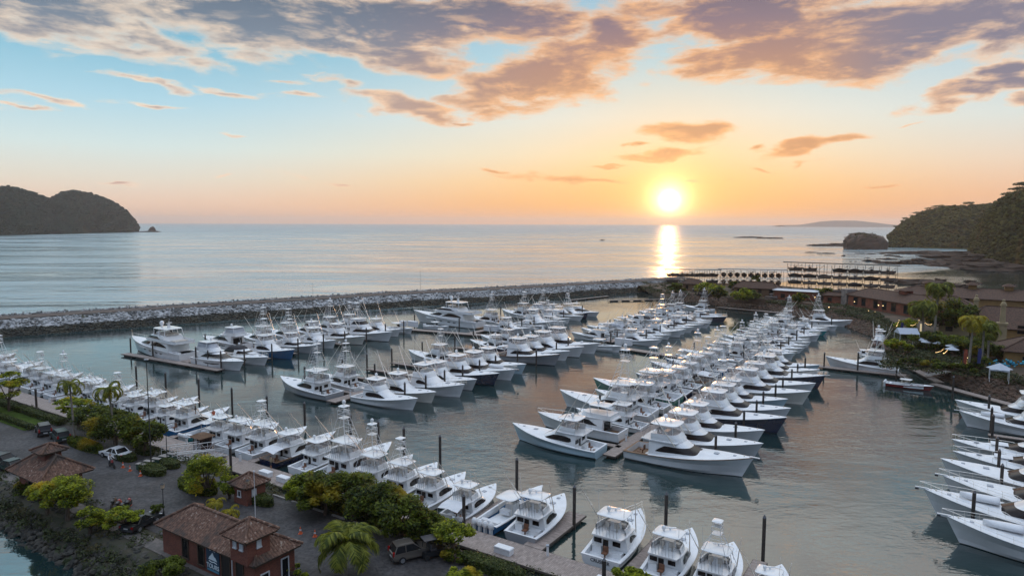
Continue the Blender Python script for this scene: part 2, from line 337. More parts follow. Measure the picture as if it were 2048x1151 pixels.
# ------------------------------------------------------------------ far land
m_hill_far = mat_veg('headland_forest', (0.010, 0.024, 0.018), (0.026, 0.044, 0.030), (0.038, 0.038, 0.024), 0.02, transl=0)
m_hill_near = mat_veg('hill_forest', (0.030, 0.030, 0.012), (0.085, 0.078, 0.024), (0.11, 0.065, 0.026), 0.03, transl=0)  # brown-green woods, with the warm haze glow put into the colour
m_rock = mat('wet_shore_rock', (0.075, 0.048, 0.036), 0.9, spec=0.15, col2=(0.035, 0.028, 0.024), vscale=0.3, bump=0.6, bscale=1.2)
def interp(cols, x):
    for a, b in zip(cols, cols[1:]):
        if a[0] <= x <= b[0]:
            k = (x - a[0]) / (b[0] - a[0]); return [p + (q - p) * k for p, q in zip(a, b)]
    return list(cols[-1] if x > cols[-1][0] else cols[0])
def hill(name, label, cols, material, step, rows, cell, amp, kind='structure', cliff=0.35, seed=0.0, nclump=0, csz=1.0):
    """cols: (px, shoreline py, skyline py, ridge set-back m, back m). Ground is real terrain at its own distance."""
    xs = []; x = cols[0][0]
    while x <= cols[-1][0]: xs.append(x); x += step
    surf = []; rings = []
    for x in xs:
        _, yb, yt, wd, bk = interp(cols, x)
        s0 = at(x, yb, 0); dn = Vector((s0.x, s0.y, 0)).normalized()
        y1 = s0.y + wd * dn.y; top = atd(x, yt, y1).z; top = max(top, 1.0)
        ring = []
        for j in range(rows + 1):
            t = j / rows
            if t < 0.75:
                k = t / 0.75; d = wd * k; z = top * (math.sin(k * PI / 2) ** (cliff + 0.5))
            else:
                k = (t - 0.75) / 0.25; d = wd + bk * k; z = top * (1 - k * k)
            p = s0 + dn * d; p.z = z - (1.5 if t in (0, 1) else 0)
            if 0 < t < 1:
                cx, cy = p.x / cell, p.y / cell
                h = abs(mn.noise(Vector((cx, cy, z / cell + seed)))) ; h2 = mn.noise(Vector((cx * 2.7, cy * 2.7, z / cell * 2.7 + seed)))
                ed = min(1, k * 6 if t < 0.75 else 1); ov = fbm(p.x / (cell * 9), p.y / (cell * 9), seed) * amp * 1.1
                p.z += (amp * (0.5 - h * 1.5) + h2 * amp * 0.45 + (ov if t < 0.6 else ov * .3)) * ed * min(1, z / amp) ; p.z = max(p.z, 0.1)
                q = p - dn * (amp * (0.5 - h) * 1.2 * ed); p.x, p.y = q.x, q.y
            ring.append(p)
        rings.append(ring)
    mb = MB(); n = len(rings[0]); r_ = random.Random(int(seed * 10) + 3)
    mb.add([p for r in rings for p in r], [(i * n + j, (i + 1) * n + j, (i + 1) * n + j + 1, i * n + j + 1) for i in range(len(rings) - 1) for j in range(n - 1)])
    for _ in range(nclump):                       # tree tops standing out of the canopy
        i = r_.randrange(1, len(rings) - 1); j = 1 + int(r_.random() * (n - 3) * .82)
        c = rings[i][j]
        if c.z < amp * 0.25: continue
        s = cell * r_.uniform(0.26, 0.52) * csz
        for q in range(2): crown_blob(mb, c + Vector((r_.uniform(-.5, .5) * s, r_.uniform(-.5, .5) * s, s * r_.uniform(.0, .5))), s * r_.uniform(.6, 1), r_)
    o = mb.build(name, material, smooth=True); tag(o, label, kind=kind); return rings
def ico():
    g = (1 + 5 ** .5) / 2; v = [(-1, g, 0), (1, g, 0), (-1, -g, 0), (1, -g, 0), (0, -1, g), (0, 1, g), (0, -1, -g), (0, 1, -g), (g, 0, -1), (g, 0, 1), (-g, 0, -1), (-g, 0, 1)]
    f = [(0, 11, 5), (0, 5, 1), (0, 1, 7), (0, 7, 10), (0, 10, 11), (1, 5, 9), (5, 11, 4), (11, 10, 2), (10, 7, 6), (7, 1, 8), (3, 9, 4), (3, 4, 2), (3, 2, 6), (3, 6, 8), (3, 8, 9), (4, 9, 5), (2, 4, 11), (6, 2, 10), (8, 6, 7), (9, 8, 1)]
    return [Vector(q).normalized() for q in v], f
IV, IF = ico()
def crown_blob(mb, c, r, R):
    mb.add([(c[0] + v.x * r * k, c[1] + v.y * r * k, c[2] + v.z * r * .75 * k) for v, k in ((v, R.uniform(.7, 1.25)) for v in IV)], IF)
def leaf_ball(mb, c, r, rz_, n, sz, R):
    vs = []; fs = []
    for _ in range(n):
        a = R.uniform(0, 2 * PI); z = R.uniform(-0.75, 1); q = math.sqrt(max(0, 1 - z * z)); k = R.uniform(0.72, 1.05)
        p = Vector((c[0] + r * q * math.cos(a) * k, c[1] + r * q * math.sin(a) * k, c[2] + rz_ * z * k))
        nrm = Vector((q * math.cos(a), q * math.sin(a), z + 0.35)) + Vector((R.uniform(-.6, .6), R.uniform(-.6, .6), R.uniform(-.6, .6)))
        nrm.normalize(); t = nrm.cross(Vector((R.uniform(-1, 1), R.uniform(-1, 1), R.uniform(-1, 1)))).normalized(); b = nrm.cross(t)
        s = sz * R.uniform(0.6, 1.3) / 2; o = len(vs)
        vs += [p - t * s, p - b * s * 0.8, p + t * s, p + b * s * 0.8]; fs.append((o, o + 1, o + 2, o + 3))
    mb.add(vs, fs)

hill('headland', 'dark forested headland across the bay with two rounded summits', [(-160, 480, 372, 300, 500), (0, 471, 377, 280, 500), (40, 470, 380, 280, 500), (75, 469, 389, 270, 500), (103, 468, 400, 250, 500), (125, 468, 390, 250, 500), (150, 467, 384, 250, 500), (185, 466, 388, 240, 400), (205, 466, 396, 220, 400), (235, 465, 408, 200, 350), (255, 465, 424, 150, 250), (270, 464, 440, 90, 150), (279, 463, 458, 30, 60)],
     m_hill_far, 2.0, 60, 13.0, 7.0, seed=1.0, nclump=4200, csz=0.9)
hill('headland_ridge', 'dark wooded ridge running down behind the rocky islet', [(1776, 494, 476, 30, 40), (1788, 495, 466, 50, 60), (1800, 495, 452, 70, 80), (1820, 495, 438, 90, 120), (1850, 496, 424, 110, 150), (1890, 497, 418, 120, 150), (1925, 498, 416, 130, 150), (1960, 499, 415, 140, 150), (2010, 505, 404, 150, 150), (2060, 510, 392, 150, 150), (2120, 515, 380, 150, 150)],
     m_hill_near, 2.0, 56, 8.0, 4.5, seed=4.0, nclump=3600, csz=0.9)
rings = hill('hill', 'steep brown and green wooded hillside falling to the shore', [(1938, 508, 488, 30, 60), (1955, 514, 450, 60, 90), (1975, 521, 420, 90, 120), (1995, 527, 404, 110, 130), (2015, 532, 394, 120, 130), (2048, 539, 380, 130, 130), (2100, 548, 368, 130, 130), (2200, 560, 350, 130, 130)],
     m_hill_near, 1.6, 60, 7.0, 4.2, seed=7.0, nclump=3600, csz=0.9)
# rocky islet in front of the ridge
def islet(name, label, px, pyb, wpx, hpx, material, cat, seed=0.0, rough=0.16, flat=1.6, group=None, nveg=0):
    c = at(px, pyb, 0); D = c.y; W = wpx / FP * D; Hh = hpx / FP * D
    mb = MB()
    def fn(a, b):
        th = a * 2 * PI; ph = b * PI / 2; q = math.cos(ph) ** 0.55
        k = 1 + rough * 2.2 * mn.noise(Vector((math.cos(th) * 1.7 + seed, math.sin(th) * 1.7, ph * 1.4 + seed))) + rough * 1.2 * mn.noise(Vector((math.cos(th) * 5 + seed, math.sin(th) * 5, ph * 5)))
        return Vector((W / 2 * q * math.cos(th) * k, W / 2 * 0.8 * q * math.sin(th) * k, Hh * (math.sin(ph) ** flat if flat != 1 else math.sin(ph)) * k - 0.4))
    n = 36 if wpx > 40 else 18; k = 14 if wpx > 40 else 7
    mb.grid(fn, n, k)
    if nveg:
        R = random.Random(3)
        for _ in range(nveg):
            a = R.random(); p = fn(a, R.uniform(0.45, 1)); leaf_ball(mb.mi(1), p, 2.6, 1.8, 22, 1.3, R)
        mb.mi(0)
    o = mb.build(name, [material, m_hill_near] if nveg else material, loc=(c.x, c.y + W * 0.25, 0)); return tag(o, label, cat, group)
m_islet = mat('islet_earth', (0.075, 0.042, 0.028), 0.9, col2=(0.035, 0.024, 0.016), vscale=0.12, bump=1.0, bscale=0.5)
islet('rocky_islet', 'dome-shaped brown rocky islet just off the wooded ridge', 1740, 498, 84, 31, m_islet, 'islet', seed=2.0, flat=0.9, nveg=46, rough=.055)
islet('sea_stack', 'small pointed sea stack at the tip of the left headland', 302, 463, 13, 9, m_rock, 'rock', seed=5.0, flat=1.0)
islet('low_reef', 'low dark reef joining the left headland to its sea stack', 292, 464, 44, 2.2, m_rock, 'rock', seed=6.0, flat=0.8)
m_isle = mat('far_island_land', (0.10, 0.10, 0.10), 0.9)
mb = MB(); cols = [(1560, 450), (1598, 449.5), (1612, 447.5), (1640, 443), (1668, 441), (1712, 441), (1742, 444), (1775, 448), (1800, 450)]
ff = []; D = 9000.0
for x in range(1560, 1801, 4):
    yt = interp(cols, x)[1] - 0.3 * mn.noise(Vector((x * 0.09, 0, 0))); p = atd(x, yt, D); ff.append([Vector((p.x, D - 300, -2)), Vector((p.x, D, max(p.z, 0))), Vector((p.x, D + 400, -2))])
mb.loft(ff, closed=False); tag(mb.build('distant_island', m_isle), 'faint low island on the horizon right of the sun', 'island')
# reefs and rocks off the right shore
REEF = [(1505, 475.5, 50, 2), (1545, 477, 40, 2), (1660, 492, 60, 3), (1640, 490.5, 30, 2), (1690, 489.5, 50, 3), (1880, 491, 160, 2.5), (1815, 493, 60, 3), (1655, 507, 28, 2), (1624, 505, 22, 1.6), (1687, 512, 6, 2.5), (1720, 507, 14, 1.6), (1745, 508, 18, 2), (1765, 508, 10, 1.6), (1785, 512, 24, 2.5), (1822, 508, 80, 3), (1880, 508, 120, 4),
 (1736, 516, 10, 1.6), (1762, 518, 14, 2), (1782, 519, 22, 3.5), (1800, 514, 10, 2), (1745, 523, 26, 3.5), (1702, 523, 5, 1.5), (1712, 523, 5, 1.5), (1800, 528, 70, 4), (1820, 528, 40, 6), (1855, 529, 50, 4), (1850, 523, 46, 4.5), (1900, 533, 60, 4), (1920, 524, 60, 5), (1940, 531, 70, 5), (1935, 538, 40, 3),
 (1945, 512, 120, 6), (1965, 519, 150, 8), (1990, 528, 150, 9), (2030, 540, 160, 9), (2010, 534, 120, 8), (1855, 568, 90, 7), (1832, 566, 60, 6), (1882, 561, 18, 4), (1905, 574, 80, 6), (1920, 578, 26, 3), (1945, 564, 22, 4), (1958, 567, 16, 3), (1935, 563, 14, 2.5), (2033, 570, 10, 2.5), (2000, 569, 8, 1.5), (1970, 582, 40, 4), (1790, 565, 30, 5)]
for i, (x, y, ww, hh) in enumerate(REEF):
    islet('reef_rock', '%s dark rock or reef from the left among those off the right shore, %s' % (ordn(i + 1) if False else 'low', 'x'), x, y, ww * 1.1, hh, m_rock, 'rock', seed=i * 3.1, rough=0.3, flat=0.9, group='dark reefs and rocks awash off the right shore')
reefs = sorted([o for o in COL.objects if o.name.startswith('reef_rock')], key=lambda o: -o.location.y)
for i, o in enumerate(reefs):
    o['label'] = 'dark reef rock off the right shore, %s counting from the horizon inwards' % (ordn(i + 1) if i < 39 else {39: 'fortieth'}.get(i, 'forty-' + ORD[i - 39]))
# skyline trees on the right-hand ridge and hill
m_trunk = mat('tree_bark', (0.12, 0.085, 0.06), 0.85, var=0.5, vscale=3)
m_sky_leaf = mat_veg('ridge_tree_leaves', (0.04, 0.05, 0.02), (0.10, 0.11, 0.04), None, 0.2, transl=0.3)
def flat_tree(seed, h, r):
    R = random.Random(seed); t = empty('umbrella_tree', (0, 0, 0)); mb = MB()
    mb.tube([(0, 0, -1.5), (R.uniform(-.4, .4), 0, h * .4), (R.uniform(-.9, .9), 0, h * .72)], 0.28, 5, 0.16)
    tips = []
    for k in range(5):
        a = k * 1.25 + R.random(); q = r * R.uniform(0.3, 0.8); tp = (q * math.cos(a), q * math.sin(a), h * R.uniform(0.78, .95)); tips.append(tp); mb.tube([(0, 0, h * .55), tp], 0.14, 4, 0.05)
    mb.build('trunk', m_trunk, t); mb = MB()
    for tp in tips + [(0, 0, h * .97)]: leaf_ball(mb, tp, r * R.uniform(.28, .45), r * 0.13, 110, r * 0.11, R)
    mb.build('crown', m_sky_leaf, t); return t
ftp = [flat_tree(k, 9, 6) for k in range(4)]; used = set()
SKYT = [(1794, 455, 1.0), (1806, 443, .9), (1812, 440, 1.2), (1824, 433, .9), (1833, 428, 1.1), (1845, 425, .9), (1858, 419, 1.1), (1872, 416, 1.2), (1884, 414, 1.1), (1897, 414, .9), (1911, 414, .8), (1926, 413, .9), (1938, 411, 1.5), (1950, 413, .7), (1962, 413, .9), (1976, 413, 1.0)]
SKYT2 = [(1998, 398, .9), (2012, 392, 1.1), (2020, 386, 1.5), (2036, 378, 1.6), (2046, 372, 1.9), (2030, 384, 1.0)]
k = 0
for lst, D0 in ((SKYT, None), (SKYT2, 0)):
    for (x, y, s) in lst:
        if D0 is None:
            c = interp([(1776, 494, 30), (1800, 495, 70), (1850, 496, 110), (1925, 498, 130), (1980, 500, 145)], x); s0 = at(x, c[1], 0)
            p = atd(x, y + 3, s0.y + c[2]); s *= 1.05
        else:
            c = interp([(1975, 521, 90), (2015, 532, 120), (2048, 539, 130)], x); s0 = at(x, c[1], 0); p = atd(x, y + 14, s0.y + c[2]); s *= 0.95
        proto = ftp[k % 4]
        if k < 4: t = proto
        else: t = copy_tree(proto)
        t.location = (p.x, p.y, p.z - (4.0 * s if D0 is None else 3.5 * s)); t.scale = (s,) * 3; t.rotation_euler.z = k * 2.1
        tag(t, 'flat-crowned tree on the right-hand skyline, %s from the seaward end' % ordn(k + 1), 'tree', 'umbrella-shaped trees along the right-hand skyline'); k += 1

# ------------------------------------------------------------------ breakwater
TOE = [at(-420, 697, 0), at(0, 675, 0), at(400, 645, 0), at(800, 615, 0), at(1100, 597, 0), at(1300, 583, 0), at(1420, 575.5, 0)]
A0, A1 = TOE[0], TOE[-1]; bd = (A1 - A0); BL = bd.length; bd.normalize(); bn = Vector((-bd.y, bd.x, 0))
def toe(s):
    s = max(0, min(1, s)) * (len(TOE) - 1); i = min(int(s), len(TOE) - 2); return TOE[i].lerp(TOE[i + 1], s - i)
m_bw = bpy.data.materials.new('breakwater_rock'); m_bw.use_nodes = True; t = NT(m_bw.node_tree); p = t.n['Principled BSDF']
geo = t.new('ShaderNodeNewGeometry'); X, Y, Z = t.xyz(geo.outputs['Position'])
nz = t.noise(geo.outputs['Position'], 0.22, 5, 0.7); isl = geo.outputs['Random Per Island']
cc = t.mix(t.mr(t.m('ADD', t.m('MULTIPLY', nz, 0.72), t.m('MULTIPLY', isl, 0.28)), 0.40, 0.56), (0.12, 0.12, 0.115, 1), (0.43, 0.43, 0.43, 1))
cc = t.mix(t.m('GREATER_THAN', t.noise(geo.outputs['Position'], 0.09, 3, 0.6), 0.66), cc, (0.07, 0.075, 0.045, 1))
zz = t.m('ADD', Z, t.m('MULTIPLY', t.m('SUBTRACT', nz, 0.5), 1.6))
cc = t.mix(t.mr(zz, 2.25, 1.85), cc, t.mix(t.mr(nz, .4, .6), (0.022, 0.024, 0.020, 1), (0.05, 0.045, 0.03, 1)))   # wet, weed-covered tidal band
t.put(p.inputs['Base Color'], cc); p.inputs['Roughness'].default_value = 0.85
m_crest = mat('crest_gravel', (0.11, 0.078, 0.062), 0.9, col2=(0.065, 0.05, 0.042), vscale=0.4, bump=0.5, bscale=2)
PROF = [(-1.2, -0.8), (0.0, 0.0), (5.0, 2.0), (9.4, 4.3), (10.0, 4.4), (18.2, 4.5), (19.2, 5.0), (27, -1)]
root = empty('breakwater', (0, 0, 0), label='long stone breakwater of bleached rocks closing the harbour from the sea', cat='breakwater')
mb = MB(); NS = 90
for a, b in ((0, 4), (5, 7)):
    mb.loft([[toe(i / NS) + bn * q + Vector((0, 0, z - 0.25)) for q, z in PROF[a:b + 1]] for i in range(NS + 1)][::-1], closed=False)
def rock(mb, c, r, R):
    k = [R.uniform(0.65, 1.2) for _ in IV]; a = R.uniform(0, 6.28); ca, sa = math.cos(a), math.sin(a); sx, sy, sz = r * R.uniform(.7, 1.35), r * R.uniform(.7, 1.2), r * R.uniform(.5, .9)
    mb.add([(c[0] + (v.x * sx * ca - v.y * sy * sa) * q, c[1] + (v.x * sx * sa + v.y * sy * ca) * q, c[2] + v.z * sz * q) for v, q in zip(IV, k)], IF)
def pz(q):
    for (a, za), (b, zb) in zip(PROF, PROF[1:]):
        if a <= q <= b: return za + (zb - za) * (q - a) / (b - a)
R = random.Random(5)
for _ in range(10500):
    s = R.random(); q = R.uniform(-0.6, 9.4); c = toe(s) + bn * q; rock(mb, (c.x, c.y, pz(q) - 0.1 + R.uniform(-.15, .2)), R.uniform(0.24, 0.55), R)
for _ in range(900):
    s = R.random(); q = R.uniform(17.4, 19.4); c = toe(s) + bn * q; rock(mb, (c.x, c.y, pz(q) + R.uniform(-.1, .15)), R.uniform(0.22, 0.4), R)
mb.build('rock_armour', m_bw, root)
mb = MB(); mb.loft([[toe(i / NS) + bn * q + Vector((0, 0, z)) for q, z in ((9.6, 4.38), (13, 4.5), (18.4, 4.4))] for i in range(NS + 1)][::-1], closed=False); mb.build('crest_road', m_crest, root)

# ------------------------------------------------------------------ haze
def haze():
    mb = MB(); mb.box((0, 9000, 86), (34000, 24400, 188)); o = mb.build('haze', []); m_ = bpy.data.materials.new('haze'); m_.use_nodes = True; m_.node_tree.nodes.clear()
    n = m_.node_tree.nodes; v = n.new('ShaderNodeVolumePrincipled'); ou = n.new('ShaderNodeOutputMaterial'); m_.node_tree.links.new(v.outputs[0], ou.inputs['Volume'])
    v.inputs['Color'].default_value = (0.93, 0.93, 0.95, 1); v.inputs['Density'].default_value = HAZE_D; v.inputs['Anisotropy'].default_value = 0.45
    o.data.materials.append(m_); tag(o, 'thin sea haze lying over the bay', kind='stuff')

# ------------------------------------------------------------------ boats
m_white = mat('gelcoat_white', (0.73, 0.735, 0.74), 0.22, var=0.10, vscale=0.6, coat=0.5)
m_cream = mat('gelcoat_cream', (0.66, 0.64, 0.58), 0.25, var=0.10, vscale=0.6, coat=0.4)
m_navy = mat('gelcoat_navy', (0.012, 0.020, 0.055), 0.18, var=0.2, vscale=0.6, coat=0.6)
m_blue = mat('gelcoat_blue', (0.02, 0.13, 0.30), 0.2, var=0.15, vscale=0.6, coat=0.5)
m_teal = mat('gelcoat_teal', (0.04, 0.28, 0.30), 0.25, var=0.15, vscale=0.6, coat=0.5)
m_green = mat('gelcoat_seafoam', (0.05, 0.22, 0.17), 0.25, var=0.15, vscale=0.6, coat=0.5)
m_grey = mat('gelcoat_grey', (0.30, 0.31, 0.33), 0.25, var=0.12, vscale=0.6, coat=0.4)
m_red = mat('gelcoat_red', (0.20, 0.012, 0.012), 0.2, var=0.2, vscale=0.6, coat=0.5)
m_boot = mat('bottom_paint', (0.012, 0.016, 0.025), 0.5)
m_deck = mat('deck_white', (0.76, 0.77, 0.78), 0.5, var=0.12, vscale=1.2)
m_teak = mat('teak', (0.22, 0.12, 0.06), 0.6, var=0.35, vscale=2.5)
m_glass = mat('dark_boat_glass', (0.012, 0.009, 0.009), 0.14, spec=0.22)
m_clear = mat('clear_vinyl', (0.55, 0.50, 0.50), 0.15, alpha=0.38)
m_alu = mat('white_pipe', (0.72, 0.71, 0.70), 0.3, var=0.1)
m_pole = mat('bright_alloy', (0.80, 0.74, 0.66), 0.3, metal=0.55)
m_dark = mat('dark_fittings', (0.04, 0.04, 0.045), 0.5)
m_canv = mat('canvas_grey', (0.42, 0.44, 0.48), 0.9, var=0.2, vscale=1.5)
m_canvw = mat('canvas_white', (0.70, 0.71, 0.73), 0.85, var=0.12, vscale=1.5)
m_canvb = mat('canvas_black', (0.03, 0.03, 0.035), 0.9)
m_seat = mat('upholstery', (0.55, 0.50, 0.44), 0.8, var=0.3, vscale=2)
m_rust = mat('worn_varnish', (0.20, 0.09, 0.05), 0.6, var=0.4, vscale=2)

class Hull:
    def __init__(s, L, B, zb, zs, rake=0.11, full=2.5, cock=0.0):
        s.L, s.B, s.zb, s.zs, s.rake, s.full = L, B, zb, zs, rake, full
    def hb(s, t):
        if t < 0.4: return s.B / 2 * (0.90 + 0.10 * math.sin(t / 0.4 * PI / 2))
        return s.B / 2 * max(0.0, 1 - ((t - 0.4) / 0.6) ** s.full)
    def sh(s, t): return s.zs + (s.zb - s.zs) * t ** 1.6
    def pt(s, t, k, side=1):
        """k 0 keel, 1 bottom, 2 waterline, 3 chine, 4 flare, 5 sheer"""
        h = s.hb(t); z5 = s.sh(t); cf = 0.90 * (1 - t ** 3.2)
        zz = (-0.55, -0.25, 0.05, 0.30 + 0.25 * t * t, 0.30 + (z5 - 0.30) * 0.55, z5)[k]
        yy = (0.0, 0.55 * cf, 0.86 * cf, cf, 0.5 * (cf + 1) - 0.06 * math.sin(t * PI), 1.0)[k] * h
        x = s.L * t - s.rake * s.L * (1 - (zz + 0.55) / (s.zb + 0.55)) * t ** 5
        return Vector((x, side * yy, zz))
    def mesh(s, paint, parent, boot=None, rail=None, name='hull'):
        mb = MB(); N = 22; ts = [1 - (1 - i / N) ** 1.25 for i in range(N + 1)]
        for side in (1, -1):
            for k in range(5):
                mb.mi(1 if k < 2 else 0)
                r = [[s.pt(t, k, side), s.pt(t, k + 1, side)] for t in ts]
                if side < 0: r = [q[::-1] for q in r]
                mb.loft(r, closed=False)
        mb.mi(0); mb.add([s.pt(0, k, 1) for k in range(6)] + [s.pt(0, k, -1) for k in range(5, 0, -1)], [tuple(range(11))])
        mb.mi(2)
        for side in (1, -1): mb.tube([s.pt(t, 5, side) + Vector((0, side * 0.02, -0.03)) for t in ts], 0.055, 4)
        return mb.build(name, [paint, boot or m_boot, rail or m_white], parent, smooth=True)
    def deck(s, parent, x0, mats, cock=True, sole=0.55, cw=0.32, name='deck', trunk=0.0):
        L = s.L; t0 = x0 / L; mb = MB(); N = 14
        def dp(a, b):
            t = t0 + (0.995 - t0) * a; y = (b * 2 - 1); h = s.hb(t)
            return Vector((L * t, y * h, s.sh(t) + 0.02 + (0.10 + trunk * math.sin(min(1, a * 1.4) * PI) ** 0.7 * (1 - y * y)) * (1 - y * y) * min(1, h)))
        mb.grid(dp, N, 7)
        if cock:
            z0 = sole
            for side in (1, -1):
                n = 6; o = [Vector((L * t0 * i / n, side * s.hb(t0 * i / n), s.sh(t0 * i / n) + 0.03)) for i in range(n + 1)]
                inn = [Vector((max(p.x, cw * 0.9), side * (abs(p.y) - cw), p.z)) for p in o]; dn = [Vector((p.x, p.y, z0)) for p in inn]
                mb.mi(1).loft([[a, b] if side > 0 else [b, a] for a, b in zip(o, inn)], closed=False)
                mb.mi(0).loft([[a, b] if side > 0 else [b, a] for a, b in zip(inn, dn)], closed=False)
            h0 = s.hb(0); hh = s.hb(t0); z = s.sh(0) + 0.03; c9 = cw * 0.9
            mb.mi(1).add([(0, -h0, z), (c9, -h0 + cw, z), (c9, h0 - cw, z), (0, h0, z)], [(0, 1, 2, 3)])
            mb.mi(0).add([(c9, -h0 + cw, z), (c9, -h0 + cw, z0), (c9, h0 - cw, z0), (c9, h0 - cw, z)], [(0, 1, 2, 3)])
            mb.mi(2).add([(c9, -h0 + cw, z0), (x0, -hh + cw, z0), (x0, hh - cw, z0), (c9, h0 - cw, z0)], [(0, 1, 2, 3)])
        return mb.build(name, mats, parent, smooth=False)

class House:
    """levels: (z, x aft, x front, half width); a shell with a straight side and a rounded front"""
    def __init__(s, levels, q=0.5, side=0.55, nar=0.12, p=0.9): s.lv, s.q, s.side, s.nar, s.p = levels, q, side, nar, p
    def L(s, h):
        n = len(s.lv) - 1; h = max(0, min(1, h)) * n; i = min(int(h), n - 1); k = h - i
        return [a + (b - a) * k for a, b in zip(s.lv[i], s.lv[i + 1])]
    def P(s, u, h, side=1, off=0.0):
        z, xa, xf, wd = s.L(h); x1 = xa + (xf - xa) * s.side; wd += off
        if u < s.side: k = u / s.side; x = xa + (x1 - xa) * k; y = wd * (1 - s.nar * k * k)
        else:
            ph = (u - s.side) / (1 - s.side) * PI / 2; x = x1 + (xf + off - x1) * math.sin(ph) ** s.p; y = wd * (1 - s.nar) * max(0, math.cos(ph)) ** s.q
        return Vector((x, side * y, z))
    def mesh(s, name, mats, parent, cap=True, aft=True, N=14, M=None, camber=0.08):
        M = M or 2 * (len(s.lv) - 1); mb = MB()
        for side in (1, -1):
            r = [[s.P(i / N, j / M, side) for j in range(M + 1)] for i in range(N + 1)]
            if side > 0: r = [q[::-1] for q in r]
            mb.loft(r, closed=False)
            if cap:
                top = [s.P(i / N, 1, side) for i in range(N + 1)]; z = top[0].z; xa = top[0].x
                mid = [Vector((p.x, 0, z + camber)) for p in top]; mid[-1] = top[-1]
                mb.loft([[a, b] if side > 0 else [b, a] for a, b in zip(top, mid)], closed=False)
        if aft:
            pr = [s.P(0, j / M, 1) for j in range(M + 1)]; mb.add(pr + [Vector((p.x, -p.y, p.z)) for p in pr[::-1]], [tuple(range(2 * M + 2))])
        return mb.build(name, mats, parent, smooth=False)
    def window(s, parent, u0, u1, lo, hi, name='window', material=None, off=0.03, N=12, sides=(1, -1)):
        """lo(k), hi(k) over k in 0..1 give heights along the band; u1 = 1 wraps round the front in one piece"""
        out = []
        def strip(mb, side):
            r = []
            for i in range(N + 1):
                k = i / N; u = u0 + (u1 - u0) * k; a, b = lo(k), hi(k); r.append([s.P(u, a + (b - a) * j / 3, side, off) for j in range(4)])
            if side > 0: r = [q[::-1] for q in r]
            mb.loft(r, closed=False)
        if u1 >= 0.999:
            mb = MB(); [strip(mb, sd) for sd in sides]; out.append(mb.build(name, material or m_glass, parent, smooth=True))
        else:
            for sd in sides: mb = MB(); strip(mb, sd); out.append(mb.build(name, material or m_glass, parent))
        return out
def tear(a, b, fa=0.5, pw=0.6):          # almond-shaped side window
    return (lambda k: a + (b - a) * (0.0 if k > .1 else .35 * (1 - k / .1))), (lambda k: a + (b - a) * (math.sin(PI * min(1, (k * (1 - fa) + fa * .35) / 0.9)) ** pw if k < 0.98 else 0.1) if k > .02 else a + (b - a) * .25)
def plate(mb, cx, cy, z, lx, wy, th=0.09, n=28, q=0.45, crown=0.09):
    ring = lambda k, zz: [Vector((cx + lx / 2 * k * abs(math.cos(a)) ** q * (1 if math.cos(a) >= 0 else -1), cy + wy / 2 * k * abs(math.sin(a)) ** q * (1 if math.sin(a) >= 0 else -1), zz)) for a in [2 * PI * j / n for j in range(n)]]
    mb.loft([ring(0.97, z), ring(1, z + th * .5), ring(0.96, z + th), ring(0.6, z + th + crown * .8), ring(0.1, z + th + crown)], True, True)
def dome(mb, c, r): mb.tube([(c[0], c[1], c[2]), (c[0], c[1], c[2] + r * .9)], r * .45, 6); mb.sphere((c[0], c[1], c[2] + r * 1.7), r, 10, 7, 1.15)

